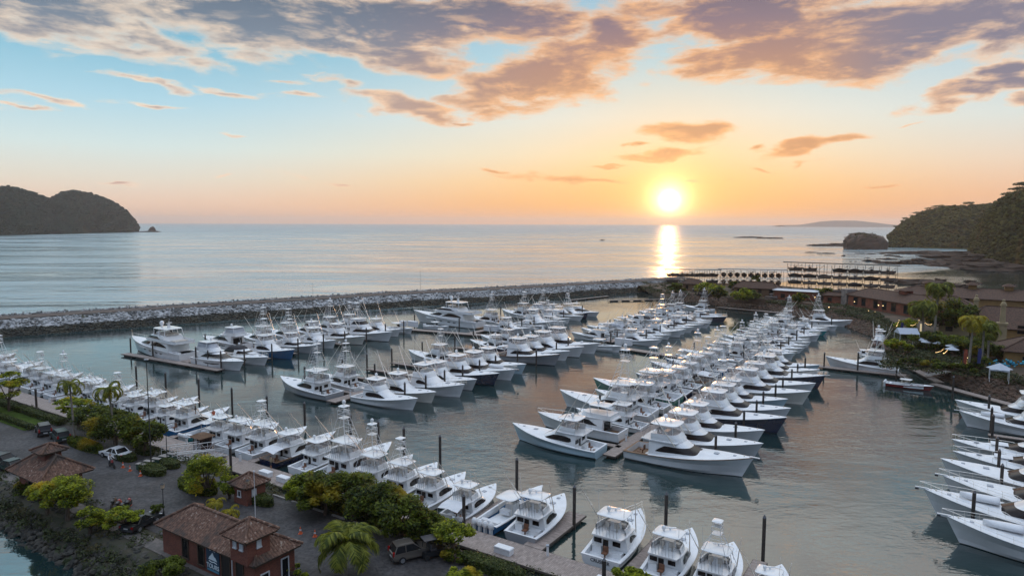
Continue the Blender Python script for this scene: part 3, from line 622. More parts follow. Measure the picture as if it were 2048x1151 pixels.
def sportfisher(L=18.0, paint=None, win='tear', bridge='open', tower=0, rails=False, coam=None, aftcover=False, enclosure=True, rod=True, ctop=None, pul=False, tender=False, narrow=1.0, simple=False, fbcol=None):
    f = L / 18.0; hf = 1.05 * f ** 0.55; B = 5.8 * f ** 0.7 * narrow
    root = empty('sportfishing_boat', (0, 0, 0)); paint = paint or m_white
    H = Hull(L, B, 2.75 * hf, 1.30 * hf, 0.10, 2.3)
    H.mesh(paint, root, rail=m_teak if coam else m_white)
    x0 = 0.215 * L
    H.deck(root, x0, [m_deck, coam or m_deck, m_teak if coam else m_deck], trunk=0.35 * hf)
    zd = H.sh(.3); ht = 1.75 * hf; wd = B / 2 - 0.42 * hf
    z1 = zd + ht
    hs = House([(zd - 0.25, x0 - .02, .70 * L, wd), (zd + .30 * hf, x0, .665 * L, wd * .985), (zd + .75 * hf, x0 - .01, .60 * L, wd * .95), (zd + 1.3 * hf, x0 - .02, .52 * L, wd * .90), (z1, x0 - .03, .475 * L, wd * .86)], q=0.62, side=0.5, nar=0.10)
    hs.mesh('cabin', paint if fbcol else m_white, root)
    if win == 'tear':
        lo, hi = tear(.34, .76); hs.window(root, .10, .72, lo, hi)
    elif win == 'wrap':
        hs.window(root, .14, 1.0, lambda k: .36 + .16 * min(1, k * 2.0) ** 2 * .3, lambda k: .40 + .36 * min(1, k * 3.2) ** .7 * (1 - .1 * k), N=20)
    else:
        lo, hi = tear(.40, .74, .3); hs.window(root, .22, .60, lo, hi)
    # aft bulkhead door and windows
    mb = MB(); xb = x0 - 0.035; mb.box((xb, wd * .22, zd + .15 * hf), (.05, .62, 1.5 * hf)); [mb.box((xb, yy, zd + .62 * hf), (.05, wd * .42, .62 * hf)) for yy in (-wd * .38, wd * .66)]
    mb.build('saloon_door', m_glass, root)
    # bridge deck overhang and flybridge
    mb = MB(); xo = x0 - 1.25 * hf; xfb = .45 * L
    mb.prism([(xo, -wd * .80), (xo, wd * .80), (x0 + .2, wd * .93), (xfb - .3, wd * .90), (xfb + .25, wd * .3), (xfb + .25, -wd * .3), (xfb - .3, -wd * .90), (x0 + .2, -wd * .93)], z1 - .02, z1 + .11)
    mb.build('bridge_deck', m_white, root)
    zf = z1 + .11; fbh = .85 * hf
    if bridge == 'sky':
        fh = 1.9 * hf
        fb = House([(zf - .02, x0 - .35 * hf, xfb + .30 * f, wd * .86), (zf + .5 * hf, x0 - .3, xfb - .10 * f, wd * .84), (zf + 1.25 * hf, x0 - .25, xfb - 1.1 * f, wd * .78), (zf + fh, x0 - .3, xfb - 1.7 * f, wd * .72)], q=0.6, side=.5, nar=.08)
        fb.mesh('flybridge', m_white, root); fb.window(root, .12, 1.0, lambda k: .36, lambda k: .38 + .33 * min(1, k * 3), N=18, name='bridge_window')
        ztop = zf + fh - .05; hx0, hx1 = x0 - 1.0 * hf, xfb - 1.2 * f
    else:
        fb = House([(zf - .02, x0 + .15, xfb + .30 * f, wd * .84), (zf + fbh * .5, x0 + .15, xfb + .0, wd * .84), (zf + fbh, x0 + .15, xfb - .45 * f, wd * .80)], q=0.6, side=.55, nar=.08)
        fb.mesh('flybridge', m_white, root, cap=False, aft=False)
        inn = House([(zf + .03, x0 + .2, xfb - .1, wd * .78), (zf + fbh, x0 + .2, xfb - .55 * f, wd * .74)], q=.6, side=.55, nar=.08)
        mb = MB()
        for side in (1, -1):
            r = [[inn.P(i / 14, j / 2, side) for j in range(3)] for i in range(15)]
            if side < 0: r = [q[::-1] for q in r]
            mb.loft(r, closed=False)
            mb.loft([([fb.P(i / 14, 1, side), inn.P(i / 14, 1, side)] if side > 0 else [inn.P(i / 14, 1, side), fb.P(i / 14, 1, side)]) for i in range(15)], closed=False)
        mb.build('bridge_coaming', m_white, root)
        mb = MB(); xc = (x0 + xfb) / 2
        mb.box((xc - .2, 0, zf + .5), (.75, wd * .75, 1.0), taper=.85); mb.mi(1)
        for yy in (-.55, .55): mb.box((xc - 1.15 * f, yy, zf + .55), (.5, .5, .12)); mb.box((xc - 1.40 * f, yy, zf + .85), (.12, .5, .55)); mb.tube([(xc - 1.15 * f, yy, zf), (xc - 1.15 * f, yy, zf + .5)], .07, 5)
        mb.box((xfb - 1.3 * f, 0, zf + .35), (.6, wd * 1.1, .35)); mb.build('helm', [m_white, m_seat], root)
        ztop = zf + 2.02 * hf ** .5; hx0, hx1 = x0 - .25, xfb - .25 * f
        if enclosure:
            en = House([(zf + fbh, x0 + .6, xfb - .47 * f, wd * .79), (ztop, x0 + .6, xfb - .95 * f, wd * .70)], q=.6, side=.55, nar=.08); mb = MB()
            for side in (1, -1):
                r = [[en.P(i / 12, j, side) for j in range(2)] for i in range(13)]
                if side > 0: r = [q[::-1] for q in r]
                mb.loft(r, closed=False)
            mb.build('clear_enclosure', m_clear, root)
    # hard top
    mb = MB(); hl = hx1 - hx0; hc = (hx0 + hx1) / 2; hw = wd * 1.62
    plate(mb, hc, 0, ztop, hl, hw, q=.42 if L > 14 else .3); ht_ = mb.build('hardtop', ctop or m_white, root, smooth=True)
    if bridge != 'sky':
        for sy in (1, -1):
            mb = MB(); xs_ = (x0 + .35, hc, xfb - .95 * f); mb.tube([(xs_[0] + .1, sy * wd * .80, zf + fbh * .8), (xs_[0], sy * wd * .70, ztop + .02), (xs_[2], sy * wd * .70, ztop + .02), (xs_[2] + .1, sy * wd * .80, zf + fbh * .8)], .035, 5); mb.tube([(xs_[1] + .1, sy * wd * .80, zf + fbh * .8), (xs_[1], sy * wd * .70, ztop + .02)], .035, 5); mb.build('top_support', m_alu, root)
    zt = ztop + .15
    mb = MB(); R_ = random.Random(int(L * 10) + tower)
    if not tower: dome(mb, (hc - hl * .12, wd * .25, zt), .30 * hf); mb.box((hc + hl * .12, 0, zt + .28), (.16, 1.3, .12), rz=.5); mb.tube([(hc + hl * .12, 0, zt - .05), (hc + hl * .12, 0, zt + .25)], .12, 6)
    else: mb.box((hc + hl * .2, 0, zt + .28), (.16, 1.3, .12), rz=.5); mb.tube([(hc + hl * .2, 0, zt - .05), (hc + hl * .2, 0, zt + .25)], .12, 6)
    mb.build('radar', m_white, root, smooth=False)
    for sy in (1, -1): mb = MB(); mb.tube([(hc - hl * .3, sy * hw * .42, zt - .1), (hc - hl * .36, sy * hw * .46, zt + 3.2 * hf)], .028, 4, .012); mb.build('antenna', m_alu, root)
    if tower:
        zp = zt + (2.3 if tower == 1 else 3.5) * hf; xp = hc - hl * .10; mb = MB(); hwp = .62 * hf
        for sy in (1, -1):
            for xa_, xb_ in ((x0 - .6, xp - .75 * hf), (xfb - .25 * f, xp + .6 * hf)):
                a = Vector((xa_, sy * wd * .95, z1)); b = Vector((xb_, sy * hwp, zp)); mb.tube([a, b, b + Vector((0, 0, .95))], .036, 5)
            a = Vector((hc, sy * wd * .80, zt)); mb.tube([a, (xp, sy * hwp, zp)], .032, 4)
            for k in (.42, .7):
                p = Vector((x0 - .6, sy * wd * .95, z1)).lerp(Vector((xp - .75 * hf, sy * hwp, zp)), k); q = Vector((xfb - .25 * f, sy * wd * .95, z1)).lerp(Vector((xp + .6 * hf, sy * hwp, zp)), k); mb.tube([p, q], .03, 4)
        for k in range(6):                               # ladder rungs up the front legs
            kk = .35 + k * .11; p = Vector((xfb - .25 * f, wd * .95, z1)).lerp(Vector((xp + .6 * hf, hwp, zp)), kk); mb.tube([p, (p.x, -p.y, p.z)], .025, 4)
        for k in (.5, 1.0): mb.tube([(xp - .75 * hf, hwp, zp + k * .95), (xp + .6 * hf, hwp, zp + k * .95), (xp + .6 * hf, -hwp, zp + k * .95), (xp - .75 * hf, -hwp, zp + k * .95), (xp - .75 * hf, hwp, zp + k * .95)], .03, 4)
        plate(mb, xp, 0, zp - .05, 1.5 * hf, 1.35 * hf, .06, n=16, crown=0)
        mb.box((xp + .35, 0, zp + .75), (.25, .8, .4)); tw = mb.build('tuna_tower', m_alu, root)
        mb = MB(); plate(mb, xp, 0, zp + 1.75 * hf, 1.55 * hf, 1.45 * hf, .06, n=16, crown=.12)
        for sx in (-.55, .5):
            for sy in (1, -1): mb.tube([(xp + sx * hf, sy * hwp * .9, zp + .9), (xp + sx * hf * .9, sy * hwp * .8, zp + 1.78 * hf)], .028, 4)
        if tower == 2: dome(mb, (xp, 0, zp + 1.9 * hf), .30 * hf)
        mb.build('tower_top', m_white, tw)
    # outriggers
    for sy in (1, -1):
        mb = MB(); a = Vector((.43 * L, sy * wd * .95, z1 - .25)); d = Vector((-.62, sy * .20, .92)).normalized(); ln = .56 * L
        mb.tube([a, a + d * ln * .5, a + d * ln], .075, 5, .028); mb.tube([a + Vector((0, 0, .7)), a + d * 1.9], .03, 4); q = a + d * ln * .55
        mb.tube([q, q + Vector((-.1, -sy * .35, -.1)), a + d * ln * .9], .012, 3)
        mb.build('outrigger', m_pole, root)
    # foredeck gear
    mb = MB(); mb.box((.72 * L, 0, H.sh(.72) + .14 + .32 * hf * .55), (.6, .6, .08)); mb.build('deck_hatch', m_canv, root); mb = MB(); mb.box((.86 * L, .0, H.sh(.86) + .15), (.38, .38, .07)); mb.build('deck_hatch', m_canv, root)
    mb = MB(); mb.tube([(.93 * L, 0, H.sh(.93) + .08), (.93 * L, 0, H.sh(.93) + .25)], .09, 6); mb.build('windlass', m_pole, root)
    if pul:
        mb = MB(); mb.prism([(.97 * L, -.16), (1.045 * L, -.10), (1.045 * L, .10), (.97 * L, .16)], H.zb - .02, H.zb + .08); mb.mi(1).box((1.035 * L, 0, H.zb - .12), (.35, .3, .2)); mb.build('anchor_pulpit', [m_white, m_dark], root)
    if rails:
        mb = MB()
        for sy in (1, -1):
            pts = [Vector((min(tt, .995) * L + (.45 if tt > .99 else 0), sy * max(H.hb(tt) - .08, .02), H.sh(tt) + .72)) for tt in (.50, .58, .66, .74, .82, .9, .96, 1.0)]
            pts[0].z -= .65; mb.tube(pts, .026, 4); mb.tube([p - Vector((0, 0, .33)) for p in pts[1:]], .016, 3)
            for p in pts[1:]: mb.tube([p, (p.x - .05, p.y, p.z - .72)], .02, 3)
        mb.build('bow_rail', m_pole, root)
    if tender:
        mb = MB(); R0_ = []
        for i in range(9):
            k = i / 8; hw2 = .75 * (1 - k ** 3) + .05; x = .60 * L + k * 3.6; z = H.sh(.75) + .55 * hf; R0_.append([Vector((x, hw2 * math.cos(a), z + .42 * math.sin(a) * (1 if math.sin(a) > 0 else .8))) for a in [2 * PI * j / 10 for j in range(10)]])
        mb.loft(R0_, True, True); mb.build('covered_tender', m_canvw, root, smooth=True)
    # cockpit: fighting chair, mezzanine, rods
    mb = MB(); cx = x0 * .5; sz = .55
    mb.tube([(cx, 0, sz), (cx, 0, sz + .55)], .09, 6); mb.box((cx, 0, sz + .6), (.6, .62, .12)); mb.box((cx + .28, 0, sz + .95), (.1, .6, .6)); mb.box((cx - .55, 0, sz + .25), (.35, .5, .06))
    mb.build('fighting_chair', m_rust, root); mb = MB(); mb.box((x0 - .45, -wd * .35, sz + .3), (.7, wd * .9, .6)); mb.build('mezzanine_seat', m_white, root)
    mb = MB(); mb.box((x0 - .3, wd * .62, sz + .4), (.5, wd * .5, .8)); mb.build('bait_cabinet', m_white, root); mb = MB(); hh = H.hb(.05)
    if rod:
        for k in range(7): yy = -hh * .7 + hh * 1.4 * k / 6; mb.tube([(x0 - 1.1 * hf, yy * .75, z1 + .1), (x0 - 1.5 * hf, yy * .8, z1 + 1.9)], .018, 3)
        mb.build('fishing_rods', m_dark, root)
    if aftcover:
        mb = MB(); z = z1 + .06; yb = wd * .86; mb.loft([[Vector((xo + .1, -yb, z)), Vector((xo + .1, 0, z + .1)), Vector((xo + .1, yb, z))], [Vector((xo - 1.4, -yb, z - .12)), Vector((xo - 1.4, 0, z + .02)), Vector((xo - 1.4, yb, z - .12))], [Vector((xo - 2.4, -yb, z - .45)), Vector((xo - 2.4, 0, z - .2)), Vector((xo - 2.4, yb, z - .45))]], closed=False)
        mb.build('cockpit_awning', m_canvw, root)
        mb = MB(); [mb.tube([(xo - 2.4, sy * yb, z - .45), (xo - 2.4, sy * yb, H.zs)], .025, 4) for sy in (1, -1)]; mb.build('awning_poles', m_pole, root)
    return root

def express(L=13.0, paint=None, canopy=None, roof=True, rails=True, stripe=None):
    f = L / 13.0; hf = f ** .5; B = 4.1 * f ** .7; root = empty('express_cruiser', (0, 0, 0)); paint = paint or m_white
    H = Hull(L, B, 1.95 * hf, 1.25 * hf, .13, 2.0); H.mesh(paint, root); x0 = .26 * L
    H.deck(root, x0, [m_deck, m_deck, m_teak], trunk=.55 * hf, sole=.7); zd = H.sh(.4); wd = B / 2 - .4
    hs = House([(zd - .3, x0, .74 * L, wd), (zd + .35 * hf, x0 + .1, .66 * L, wd * .96), (zd + .95 * hf, x0 + .25, .50 * L, wd * .84), (zd + 1.25 * hf, x0 + .1, .44 * L, wd * .78)], q=.6, side=.5, nar=.12)
    hs.mesh('cabin', m_white, root)
    hs.window(root, .2, 1.0, lambda k: .40 + .05 * k, lambda k: .45 + .33 * min(1, k * 3.5), N=18, name='windscreen')
    mb = MB()
    for sd in (1, -1):
        r = [[H.pt(t, 4, sd) + Vector((0, sd * .02, -.02 + dzz)) for dzz in ((-.16, .16) if sd < 0 else (.16, -.16))] for t in (.3, .36, .42, .48, .54, .60)]; mb.loft(r, closed=False)
    mb.build('hull_window', m_glass, root)
    if canopy: mb = MB(); cp = House([(zd + 1.0 * hf, .06 * L, .42 * L, wd * .86), (zd + 1.45 * hf, .10 * L, .40 * L, wd * .80), (zd + 1.75 * hf, .14 * L, .36 * L, wd * .6)], q=.7, side=.6, nar=.05); cp.mesh('canopy', canopy, root)
    else:
        mb = MB(); plate(mb, .30 * L, 0, zd + 1.62 * hf, .26 * L, wd * 1.55, n=20)
        for sy in (1, -1): mb.tube([(.16 * L, sy * wd * .85, zd + .3), (.22 * L, sy * wd * .72, zd + 1.65 * hf)], .06, 5); mb.tube([(.30 * L, sy * wd * .8, zd + .8), (.36 * L, sy * wd * .7, zd + 1.65 * hf)], .04, 5)
        mb.build('radar_arch', m_white, root, smooth=True)
    mb = MB(); dome(mb, (.26 * L, 0, zd + 1.75 * hf), .24); mb.tube([(.24 * L, .6, zd + 1.7 * hf), (.2 * L, .65, zd + 3.6 * hf)], .02, 4); mb.build('radar', m_white, root)
    if rails:
        mb = MB()
        for sy in (1, -1):
            pts = [Vector((tt * L, sy * max(H.hb(tt) - .06, .02), H.sh(tt) + .62)) for tt in (.42, .5, .6, .7, .8, .9, .97, 1.0)]; pts[0].z -= .6; mb.tube(pts, .024, 4)
            for p in pts[1:]: mb.tube([p, (p.x, p.y, p.z - .6)], .018, 3)
        mb.build('bow_rail', m_pole, root)
    mb = MB(); mb.box((.12 * L, 0, .95), (.9, B * .6, .5)); mb.box((-.35, 0, .28), (.8, B * .8, .1)); mb.mi(1).box((.16 * L, 0, 1.22), (.7, B * .55, .08)); mb.build('aft_seat', [m_white, m_seat], root)
    mb = MB(); mb.box((.80 * L, 0, H.sh(.8) + .28), (.5, .5, .07)); mb.mi(1).box((.62 * L, 0, H.sh(.62) + .62 * hf), (1.7, B * .38, .08)); mb.build('foredeck_pad', [m_canv, m_canvw], root)
    return root

def console_boat(L=10.5, paint=None, engines=2, cover=None):
    f = L / 10.5; B = 3.1 * f ** .6; root = empty('centre_console_boat', (0, 0, 0)); paint = paint or m_white
    H = Hull(L, B, 1.55, 1.0, .10, 2.1); H.mesh(paint, root); t0 = .80
    H.deck(root, t0 * L, [m_deck, m_deck, m_deck], cw=.22, sole=.45)
    mb = MB(); mb.box((.45 * L, 0, 1.0), (1.5, 1.2, 1.15), taper=.8); mb.mi(1); mb.box((.34 * L, 0, .95), (.6, 1.2, .5)); mb.box((.60 * L, 0, .8), (1.0, 1.3, .4)); mb.box((.09 * L, 0, .85), (.5, B * .7, .35)); mb.build('console', [m_white, m_canvw], root)
    mb = MB(); mb.loft([[Vector((.52 * L, y, 1.5)) for y in (-.5, .5)], [Vector((.47 * L, y, 2.1)) for y in (-.45, .45)]], closed=False); mb.build('windscreen', m_glass, root)
    mb = MB(); plate(mb, .42 * L, 0, 2.45, .27 * L, B * .78, .07, n=20); tt = mb.build('t_top', m_white, root, smooth=True)
    mb = MB()
    for xx in (.33 * L, .50 * L):
        for sy in (1, -1): mb.tube([(xx, sy * .75, .5), (xx, sy * .95, 2.46)], .035, 5)
    for sy in (1, -1): mb.tube([(.40 * L, sy * B * .36, 2.5), (.10 * L, sy * B * .75, 5.2)], .028, 4, .012)
    mb.build('top_frame', m_pole, root)
    for k in range(engines):
        yy = (k - (engines - 1) / 2) * .72; mb = MB(); mb.sphere((-.35, yy, 1.15), .33, 8, 6, 1.35); mb.box((-.35, yy, .35), (.35, .25, .9)); mb.box((-.32, yy, -.1), (.5, .1, .6)); mb.box((-.1, yy, .85), (.35, .3, .25)); mb.build('outboard_motor', m_white, root, smooth=False)
    return root

def motor_yacht(L=30.0, levels=3):
    f = L / 30; B = 6.6 * f; root = empty('motor_yacht', (0, 0, 0)); H = Hull(L, B, 4.1 * f, 2.3 * f, .11, 2.6); H.mesh(m_white, root)
    x0 = .10 * L; H.deck(root, x0, [m_deck, m_deck, m_teak], sole=1.1 * f, trunk=.2); zd = H.sh(.35); wd = B / 2 - .12
    h1 = House([(zd - .6, .16 * L, .78 * L, wd), (zd + .9 * f, .17 * L, .72 * L, wd * .98), (zd + 2.1 * f, .18 * L, .60 * L, wd * .93)], q=.55, side=.62, nar=.10); h1.mesh('main_deckhouse', m_white, root)
    h1.window(root, .04, .56, lambda k: .46, lambda k: .48 + .42 * math.sin(min(1, .12 + k * 1.4) * PI / 2) * (1 if k < .85 else (1 - k) / .15))
    h1.window(root, .62, .84, lambda k: .50, lambda k: .52 + .34 * math.sin(PI * min(1, max(0, k * .9 + .1))) ** .4)
    mb = MB(); mb.box((.18 * L - .05, 0, zd + .6 * f), (.06, wd * 1.3, 1.7 * f)); mb.build('saloon_door', m_glass, root)
    mb = MB(); z2 = zd + 2.1 * f; mb.prism([(.045 * L, -wd * .86), (.045 * L, wd * .86), (.10 * L, wd * .99), (.52 * L, wd * .98), (.60 * L, wd * .6), (.60 * L, -wd * .6), (.52 * L, -wd * .98), (.10 * L, -wd * .99)], z2, z2 + .22); mb.build('upper_deck', m_white, root)
    mb = MB()                                           # sloping wheelhouse brow
    h2 = House([(z2 + .2, .24 * L, .645 * L, wd * .93), (z2 + .9 * f, .25 * L, .60 * L, wd * .9), (z2 + 1.75 * f, .27 * L, .50 * L, wd * .82)], q=.55, side=.62, nar=.1); h2.mesh('wheelhouse', m_white, root)
    h2.window(root, .10, 1.0, lambda k: .30, lambda k: .34 + .44 * min(1, k * 3.5), N=24, name='wheelhouse_window')
    mb = MB()
    for sy in (1, -1): mb.loft([[Vector((x, sy * wd * k, z2 + .2)), Vector((x, sy * wd * k, z2 + hh))][::(1 if sy < 0 else -1)] for x, k, hh in ((.05 * L, .86, .75 * f), (.14 * L, .97, .75 * f), (.35 * L, .97, .8 * f), (.48 * L, .96, .85 * f), (.55 * L, .9, .5 * f))], closed=False)
    mb.loft([[Vector((.05 * L, -wd * .86, z2 + .2)), Vector((.05 * L, -wd * .86, z2 + .75 * f))], [Vector((.05 * L, wd * .86, z2 + .2)), Vector((.05 * L, wd * .86, z2 + .75 * f))]], closed=False); mb.build('bulwark', m_white, root)
    z3 = z2 + 1.9 * f; mb = MB(); plate(mb, .34 * L, 0, z3 + 1.55 * f, .24 * L, wd * 1.7, .2, q=.4)
    for xx in (.25 * L, .34 * L, .43 * L):
        for sy in (1, -1): mb.tube([(xx - .4, sy * wd * .86, z3 - .4), (xx, sy * wd * .76, z3 + 1.6 * f)], .12, 5)
    mb.build('hardtop', m_white, root)
    mb = MB(); mb.box((.42 * L, 0, z3 + .2), (1.6, wd * 1.2, .8), taper=.8); mb.mi(1).box((.30 * L, 0, z3), (3, wd * 1.1, .5)); mb.box((.15 * L, 0, z2 + .45), (2.4, wd * 1.2, .5)); mb.build('sun_lounge', [m_white, m_seat], root)
    mb = MB(); pa = House([(z3 - .1, .40 * L, .50 * L, wd * .75), (z3 + .7, .42 * L, .475 * L, wd * .70)], q=.6, side=.2); pa.window(root, .0, 1.0, lambda k: 0, lambda k: 1, name='wind_deflector')
    mb = MB(); zt = z3 + 1.9 * f; mb.box((.32 * L, 0, zt + .5), (.9, .7, 1.2), taper=.6); mb.tube([(.32 * L, 0, zt + 1), (.31 * L, 0, zt + 2.6)], .06, 5); mb.box((.32 * L, 0, zt + 1.2), (.3, 1.8, .14)); mb.box((.30 * L, 0, zt + 1.6), (.15, 1.2, .1)); mb.build('mast', m_white, root)
    for sy in (1,): mb = MB(); dome(mb, (.40 * L, sy * .2 * wd, zt - .05), .62 * f); mb.build('satellite_dome', m_white, root, smooth=True)
    mb = MB()
    for sy in (1, -1):
        pts = [Vector((tt * L, sy * max(H.hb(tt) - .1, .02), H.sh(tt) + .9)) for tt in (.62, .7, .78, .86, .93, .98, 1.0)]; mb.tube(pts, .035, 4)
        for p in pts: mb.tube([p, (p.x, p.y, p.z - .9)], .025, 3)
    mb.tube([(L * .99, 0, H.zb), (L, 0, H.zb + 2.2)], .03, 4); mb.build('bow_rail', m_pole, root)
    for sy in (1, -1): mb = MB(); mb.box((.05 * L, sy * wd * .72, 1.5 * f), (.09 * L, 1.0, 2.2 * f), taper=.75); mb.build('stern_stair', m_white, root)
    mb = MB(); mb.box((-.6, 0, .45), (1.8, B * .82, .16)); mb.build('swim_platform', m_teak, root)
    mb = MB()
    for tt in (.16, .34, .56): mb.sphere((tt * L, -B / 2 * .98 - .35, .75), .36, 7, 5, 1.5)
    mb.build('fenders', m_dark, root, smooth=True)
    mb = MB()
    for k, tt in enumerate((.3, .38, .5, .6)):
        p = H.pt(tt, 4, -1); q = H.pt(tt, 4, 1); mb.box((p.x, p.y - .015, p.z), (1.3, .05, .42)); mb.box((q.x, q.y + .015, q.z), (1.3, .05, .42))
    mb.build('portholes', m_glass, root)
    return root

def flybridge_yacht(L=18.0, cover=True, paint=None):
    f = L / 18; B = 4.9 * f; root = empty('flybridge_yacht', (0, 0, 0)); H = Hull(L, B, 2.6 * f, 1.9 * f, .12, 2.4); H.mesh(paint or m_white, root)
    x0 = .18 * L; H.deck(root, x0, [m_deck, m_deck, m_teak], sole=1.0, trunk=.45); zd = H.sh(.35); wd = B / 2 - .3
    h1 = House([(zd - .4, x0, .76 * L, wd), (zd + .5, x0, .70 * L, wd * .98), (zd + 1.2 * f, x0, .58 * L, wd * .92), (zd + 1.8 * f, x0, .48 * L, wd * .86)], q=.6, side=.5, nar=.1); h1.mesh('cabin', m_white, root)
    h1.window(root, .12, 1.0, lambda k: .36, lambda k: .40 + .38 * min(1, k * 3), N=20)
    mb = MB()
    for sd in (1, -1):
        r = [[H.pt(t, 4, sd) + Vector((0, sd * .025, dzz)) for dzz in ((-q, q) if sd < 0 else (q, -q))] for t, q in ((.3, .05), (.36, .2), (.5, .22), (.58, .15), (.62, .03))]; mb.loft(r, closed=False)
    mb.build('hull_window', m_glass, root)
    z1 = zd + 1.8 * f; mb = MB(); mb.prism([(.07 * L, -wd * .85), (.07 * L, wd * .85), (.44 * L, wd * .92), (.49 * L, wd * .4), (.49 * L, -wd * .4), (.44 * L, -wd * .92)], z1 - .02, z1 + .14); mb.build('bridge_deck', m_white, root)
    fb = House([(z1 + .1, .10 * L, .47 * L, wd * .86), (z1 + .8, .10 * L, .43 * L, wd * .84)], q=.6, side=.6); fb.mesh('flybridge', m_white, root, cap=True, camber=.02)
    if cover:
        cv = House([(z1 + .78, .13 * L, .41 * L, wd * .8), (z1 + 1.5, .14 * L, .36 * L, wd * .76), (z1 + 2.0, .16 * L, .33 * L, wd * .66)], q=.6, side=.6); cv.mesh('bridge_cover', m_canv, root)
    mb = MB(); plate(mb, .25 * L, 0, z1 + 2.05, .22 * L, wd * 1.6, .1, q=.4)
    for xx in (.15 * L, .34 * L):
        for sy in (1, -1): mb.tube([(xx - .3, sy * wd * .8, z1 + .6), (xx, sy * wd * .7, z1 + 2.1)], .07, 5)
    mb.build('hardtop', m_white, root)
    mb = MB(); dome(mb, (.27 * L, .4, z1 + 2.2), .3); mb.box((.24 * L, -.3, z1 + 2.45), (.15, 1.2, .1)); mb.tube([(.2 * L, .9, z1 + 2.1), (.19 * L, .95, z1 + 4)], .02, 4); mb.build('radar', m_white, root)
    mb = MB()
    for sy in (1, -1):
        pts = [Vector((tt * L, sy * max(H.hb(tt) - .08, .02), H.sh(tt) + .7)) for tt in (.45, .55, .65, .75, .85, .93, 1.0)]; mb.tube(pts, .026, 4)
        for p in pts: mb.tube([p, (p.x, p.y, p.z - .7)], .02, 3)
    mb.build('bow_rail', m_pole, root)
    mb = MB(); mb.box((x0 - .03, 0, zd + .4), (.05, wd * 1.2, 1.5)); mb.build('saloon_door', m_glass, root)
    mb = MB(); mb.box((-.4, 0, .4), (1.2, B * .8, .12)); mb.build('swim_platform', m_teak, root)
    return root

# ------------------------------------------------------------------ fleet
PAINT = {'w': ('white', None), 'n': ('navy blue', m_navy), 'b': ('bright blue', m_blue), 't': ('teal', m_teal), 's': ('sea green', m_green), 'g': ('grey', m_grey), 'c': ('cream', m_cream), 'r': ('dark red', m_red), 'i': ('ice blue', mat('gelcoat_ice', (0.42, 0.55, 0.62), 0.22, coat=.5)), 'k': ('pale grey', mat('gelcoat_palegrey', (0.48, 0.49, 0.50), 0.25, coat=.4))}
def K(**k): return k
KIND = {
 'T':  (lambda p: sportfisher(16.5, p, 'tear'), 16.5, 'sportfisher with almond side windows', 2.65),
 'Tc': (lambda p: sportfisher(16.5, p, 'wrap', coam=m_teak, pul=True), 16.5, 'sportfisher with teak-trimmed cockpit', 2.65),
 'Tt': (lambda p: sportfisher(16.5, p, 'tear', tower=1), 16.5, 'sportfisher with tuna tower', 2.65),
 'TT': (lambda p: sportfisher(17, p, 'tear', tower=2), 17, 'sportfisher with domed high tower', 2.7),
 'W':  (lambda p: sportfisher(16.5, p, 'wrap'), 16.5, 'sportfisher with dark wraparound glass', 2.65),
 'Wr': (lambda p: sportfisher(16.5, p, 'wrap', rails=True, pul=True), 16.5, 'sportfisher with bow rail and wraparound glass', 2.65),
 'Wd': (lambda p: sportfisher(17.5, p, 'wrap', rails=True, tender=True, pul=True), 17.5, 'sportfisher carrying a covered tender', 2.7),
 'Wt': (lambda p: sportfisher(16.5, p, 'wrap', tower=1), 16.5, 'sportfisher with wraparound glass and tower', 2.65),
 'S':  (lambda p: sportfisher(17, p, 'wrap', bridge='sky', tower=1), 17, 'enclosed-bridge sportfisher with tower', 2.7),
 'S0': (lambda p: sportfisher(16.5, p, 'wrap', bridge='sky'), 16.5, 'enclosed-bridge sportfisher', 2.65),
 'A':  (lambda p: sportfisher(16.5, p, 'wrap', aftcover=True, coam=m_teak), 16.5, 'sportfisher with cockpit awning', 2.65),
 's':  (lambda p: sportfisher(12, p, 'small', narrow=1.14, rails=True, enclosure=False), 12, 'small sportfisher with bow rail', 2.2),
 'sm': (lambda p: sportfisher(11, p, 'tear', narrow=1.14, enclosure=False), 11, 'small open-bridge sportfisher', 2.1),
 'st': (lambda p: sportfisher(11.5, p, 'tear', narrow=1.14, tower=1, enclosure=False), 11.5, 'small sportfisher with tower', 2.15),
 'sT': (lambda p: sportfisher(12, p, 'tear', narrow=1.14, tower=2, enclosure=True), 12, 'small sportfisher with domed tower', 2.2),
 'sa': (lambda p: sportfisher(11.5, p, 'tear', narrow=1.14, aftcover=True, enclosure=False), 11.5, 'small sportfisher with cockpit awning', 2.15),
 'X':  (lambda p: express(12.5, p, roof=True), 12.5, 'express cruiser with arch roof', 1.95),
 'Xc': (lambda p: express(12.5, p, canopy=m_canv), 12.5, 'express cruiser under grey canopy', 1.95),
 'Xb': (lambda p: express(12.5, p, canopy=m_canvb), 12.5, 'express cruiser under black canopy', 1.95),
 'C':  (lambda p: console_boat(9.5, p, 2), 9.5, 'centre console boat with T-top', 1.55),
 'C4': (lambda p: console_boat(11.5, p, 4), 11.5, 'centre console boat with four outboards', 1.6),
 'F':  (lambda p: flybridge_yacht(18, True, p), 18, 'flybridge yacht with covered bridge', 2.6),
 'F0': (lambda p: flybridge_yacht(16.5, False, p), 16.5, 'flybridge yacht with open bridge', 2.5),
 'M':  (lambda p: motor_yacht(34), 34, 'three-deck motor yacht', 4.6),
}
CACHE = {}
CATS = {'M': 'yacht', 'F': 'yacht', 'F0': 'yacht', 'X': 'cruiser', 'Xc': 'cruiser', 'Xb': 'cruiser', 'C': 'boat', 'C4': 'boat'}
